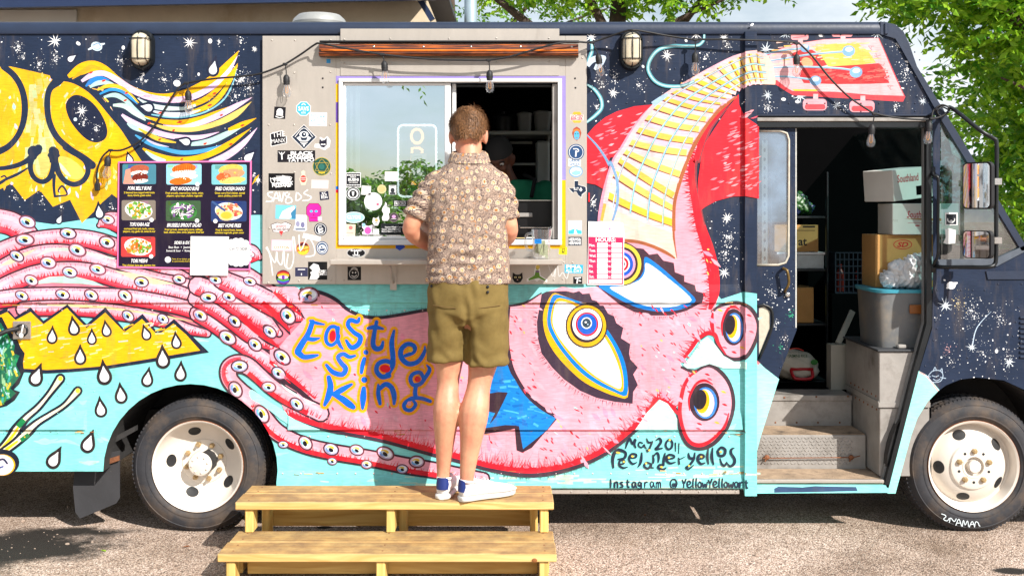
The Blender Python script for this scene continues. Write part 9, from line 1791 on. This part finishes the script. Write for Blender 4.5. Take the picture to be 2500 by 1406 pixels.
def tree(name, label, base, trunk, limbs, clumps, n, leaf, mat, seed, group='trees beyond the truck', droop=.5):
    r_ = random.Random(seed); T_ = empty(name, base, label, 'tree', group); bx, by, bz = base
    mb = MB(); mb.tube([(bx+p[0], by+p[1], p[2]) for p in trunk], [p[3] for p in trunk], 12); mb.obj('trunk', M_bark, T_, True)
    for L_ in limbs:
        mb = MB(); q = cr([(bx+p[0], by+p[1], p[2], p[3]) for p in L_], 5); mb.tube([a[:3] for a in q], [max(.006, a[3]) for a in q], 8); mb.obj('branch', M_bark, T_, True)
    V = []; F = []; tw = MB(); wts = [c[3]*c[4]*c[5] for c in clumps]; tot = sum(wts)
    for c, w in zip(clumps, wts):
        k = int(n*w/tot/9)
        for i in range(k):
            while True:
                u = Vector((r_.uniform(-1, 1), r_.uniform(-1, 1), r_.uniform(-1, 1)))
                if .18 < u.length < 1: break
            ct = Vector((bx+c[0]+u.x*c[3], by+c[1]+u.y*c[4], c[2]+u.z*c[5])); dr = Vector((r_.gauss(0, 1), r_.gauss(0, 1), r_.gauss(-.2, .5))).normalized(); ln = leaf*r_.uniform(2.5, 4.5)
            for j in range(9):                                   # a spray of leaves along a twig
                p = ct+dr*ln*(j/8-.3)+Vector((0, 0, -.12*ln*(j/8)**2)); side = (dr.cross(Vector((0, 0, 1)))).normalized()*(1 if j % 2 else -1) if abs(dr.z) < .98 else Vector((1, 0, 0))
                a = (side*r_.uniform(.5, 1)+dr*r_.uniform(.2, .7)+Vector((0, 0, -droop*r_.uniform(.3, 1.3)))).normalized(); l = leaf*r_.uniform(.7, 1.25); nn = a.cross(Vector((r_.gauss(0, 1), r_.gauss(0, 1), r_.gauss(0, 1)))).normalized(); up = a.cross(nn).normalized()*l*.08
                b0 = len(V); V += [p, p+a*l*.45+nn*l*.24+up, p+a*l, p+a*l*.45-nn*l*.24+up]; F += [(b0, b0+1, b0+2), (b0, b0+2, b0+3)]
    o = link('crown', mesh('crown', V, F), mat, T_); return T_
tree('leafy_tree', 'bright green tree hanging over the cab windscreen', (6.2, 5.6, 0), [(0, 0, 0, .20), (.05, 0, 1.5, .17), (-.1, 0, 2.6, .14), (-.4, .1, 3.6, .10), (-.7, .1, 4.8, .06)],
     [[(-.1, 0, 2.5, .09), (-.9, -.3, 3.4, .06), (-1.6, -.4, 3.9, .035), (-2.4, -.5, 4.2, .01)], [(-.3, 0, 3.2, .08), (-1.2, .2, 4.2, .05), (-2.0, .2, 4.9, .02)], [(0, 0, 2.3, .08), (-.6, -.3, 2.7, .04), (-1.3, -.4, 3.0, .01)], [(.1, 0, 2.8, .08), (.8, .2, 3.6, .05), (1.4, .2, 4.2, .02)], [(-1.2, .2, 4.2, .04), (-1.9, -.1, 4.3, .02), (-2.6, -.2, 4.1, .008)]],
     [(-1.5, -.2, 4.1, 1.1, .9, .55), (-.6, -.1, 3.6, 1.1, 1.0, .8), (-1.0, .2, 4.9, 1.5, 1.2, .7), (.3, .1, 4.2, 1.5, 1.2, 1.1), (-.5, .4, 2.7, .9, .8, .6), (.5, .3, 2.6, 1.3, 1.0, .9), (-.2, .6, 1.9, 1.1, .8, .7), (-1.9, -.3, 3.85, .7, .6, .28), (-1.25, -.2, 3.35, .5, .6, .3)], 30000, .115, M_leafA, 21)
tree('leafy_tree', 'deeper green tree behind the bright one at the cab', (8.6, 9.5, 0), [(0, 0, 0, .25), (0, 0, 2, .2), (-.2, 0, 3.5, .15), (-.3, 0, 5.5, .06)], [[(-.1, 0, 2.6, .1), (-1.2, 0, 3.6, .05), (-2.2, 0, 4.2, .02)], [(0, 0, 3, .1), (1, 0, 4, .05), (1.8, 0, 5, .02)]], [(-.8, 0, 3.4, 2.0, 1.4, 1.5), (.8, .2, 4.6, 2.0, 1.6, 1.6), (-1.6, 0, 2.0, 1.4, 1.2, 1.2), (-.2, .5, 1.2, 2.2, 1.2, 1.1)], 16000, .14, M_leafB, 8)
tree('leafy_tree', 'airy spring tree rising behind the truck roof', (1.4, 9.2, 0), [(0, 0, 0, .24), (.05, 0, 2, .2), (0, 0, 3.4, .16), (.1, 0, 5.2, .07)], [[(0, 0, 3.2, .10), (-1.2, -.2, 4.2, .06), (-2.0, -.3, 4.75, .03), (-3.1, -.3, 5.1, .01)], [(0, 0, 3.0, .10), (1.0, -.2, 4.3, .05), (1.7, -.3, 5.2, .02)], [(.05, 0, 3.8, .08), (-.4, -.3, 4.6, .05), (-.9, -.4, 5.6, .02)], [(0, 0, 3.2, .07), (.5, -.4, 4.0, .04), (1.5, -.5, 4.5, .02), (2.4, -.5, 4.9, .008)]],
     [(-1.3, -.2, 5.2, 1.4, 1.0, .75), (.2, -.2, 5.3, 1.2, 1.0, 1.0), (1.5, -.3, 5.4, 1.3, 1.0, .95), (-.5, -.4, 4.7, .8, .8, .40), (.8, -.4, 4.65, .9, .8, .5), (2.2, -.4, 5.1, .8, .7, .5), (2.9, -.4, 5.2, .7, .6, .5), (-2.6, -.3, 5.4, .6, .6, .4)], 11000, .115, M_leafA, 5)
tree('leafy_tree', 'hazy thin tree behind the building corner', (-1.2, 15, 0), [(0, 0, 0, .22), (.1, 0, 3, .16), (0, 0, 6.5, .06)], [[(0, 0, 3.5, .09), (1.2, 0, 5.2, .05), (2.2, 0, 6.3, .02)], [(0, 0, 4, .08), (-1, 0, 5.5, .04)], [(.05, 0, 3.2, .07), (1.6, .2, 4.9, .04), (3.2, .2, 5.6, .01)]], [(.8, 0, 6.0, 2.2, 1.2, 1.2), (-1, 0, 6.0, 1.6, 1.2, 1.2), (2.6, 0, 5.8, 1.4, 1, .8)], 3600, .12, M_leafB, 13)
# trees across the lot: seen mirrored in the window glass
for i, (x, y, s_) in enumerate(((-6.0, -33, .75), (-1.6, -38, .9), (-9.5, -40, .9), (3.4, -42, 1.1), (-4.4, -48, 1.0))):
    tree('far_tree', ['round green tree across the lot facing the window', 'low bushy tree across the lot between two taller trees', 'tall spreading tree at the far end of the lot', 'broad dark tree at the right of the far row', 'hindmost tree of the row across the lot'][i], (x, y, 0), [(0, 0, 0, .2), (0, 0, 1.5*s_, .15), (.1, 0, 3*s_, .06)], [[(0, 0, 1.4*s_, .08), (.9*s_, 0, 2.6*s_, .02)], [(0, 0, 1.4*s_, .08), (-.9*s_, 0, 2.6*s_, .02)]], [(0, 0, 2.9*s_, 2.2*s_, 1.6, 1.3*s_), (1.4*s_, 0, 2.1*s_, 1.6*s_, 1.2, .9*s_), (-1.4*s_, 0, 2.2*s_, 1.6*s_, 1.2, .9*s_)], 2600, .32, M_leafB, 40+i, 'trees across the lot')
tree('shade_tree', 'overhanging tree near the lot entrance mirrored at the top of the window', (-4.3, -10.2, 0), [(0, 0, 0, .22), (0, 0, 2, .18), (.1, 0, 3.6, .12), (.2, .1, 5.4, .06)], [[(.05, 0, 2.8, .09), (1.2, .5, 3.9, .05), (2.6, 1.0, 3.9, .02)], [(.1, 0, 3.2, .08), (-1.0, 0, 4.6, .03)]], [(2.75, 1.0, 3.68, .42, .4, .34), (2.6, .9, 3.8, .5, .4, .30), (2.85, 1.0, 3.75, .4, .4, .30), (1.6, .6, 4.5, 1.1, .9, .6), (.2, .1, 5.2, 1.5, 1.3, .9), (-1.0, 0, 4.7, 1.0, 1.0, .8)], 8200, .11, M_leafB, 77, 'trees across the lot')
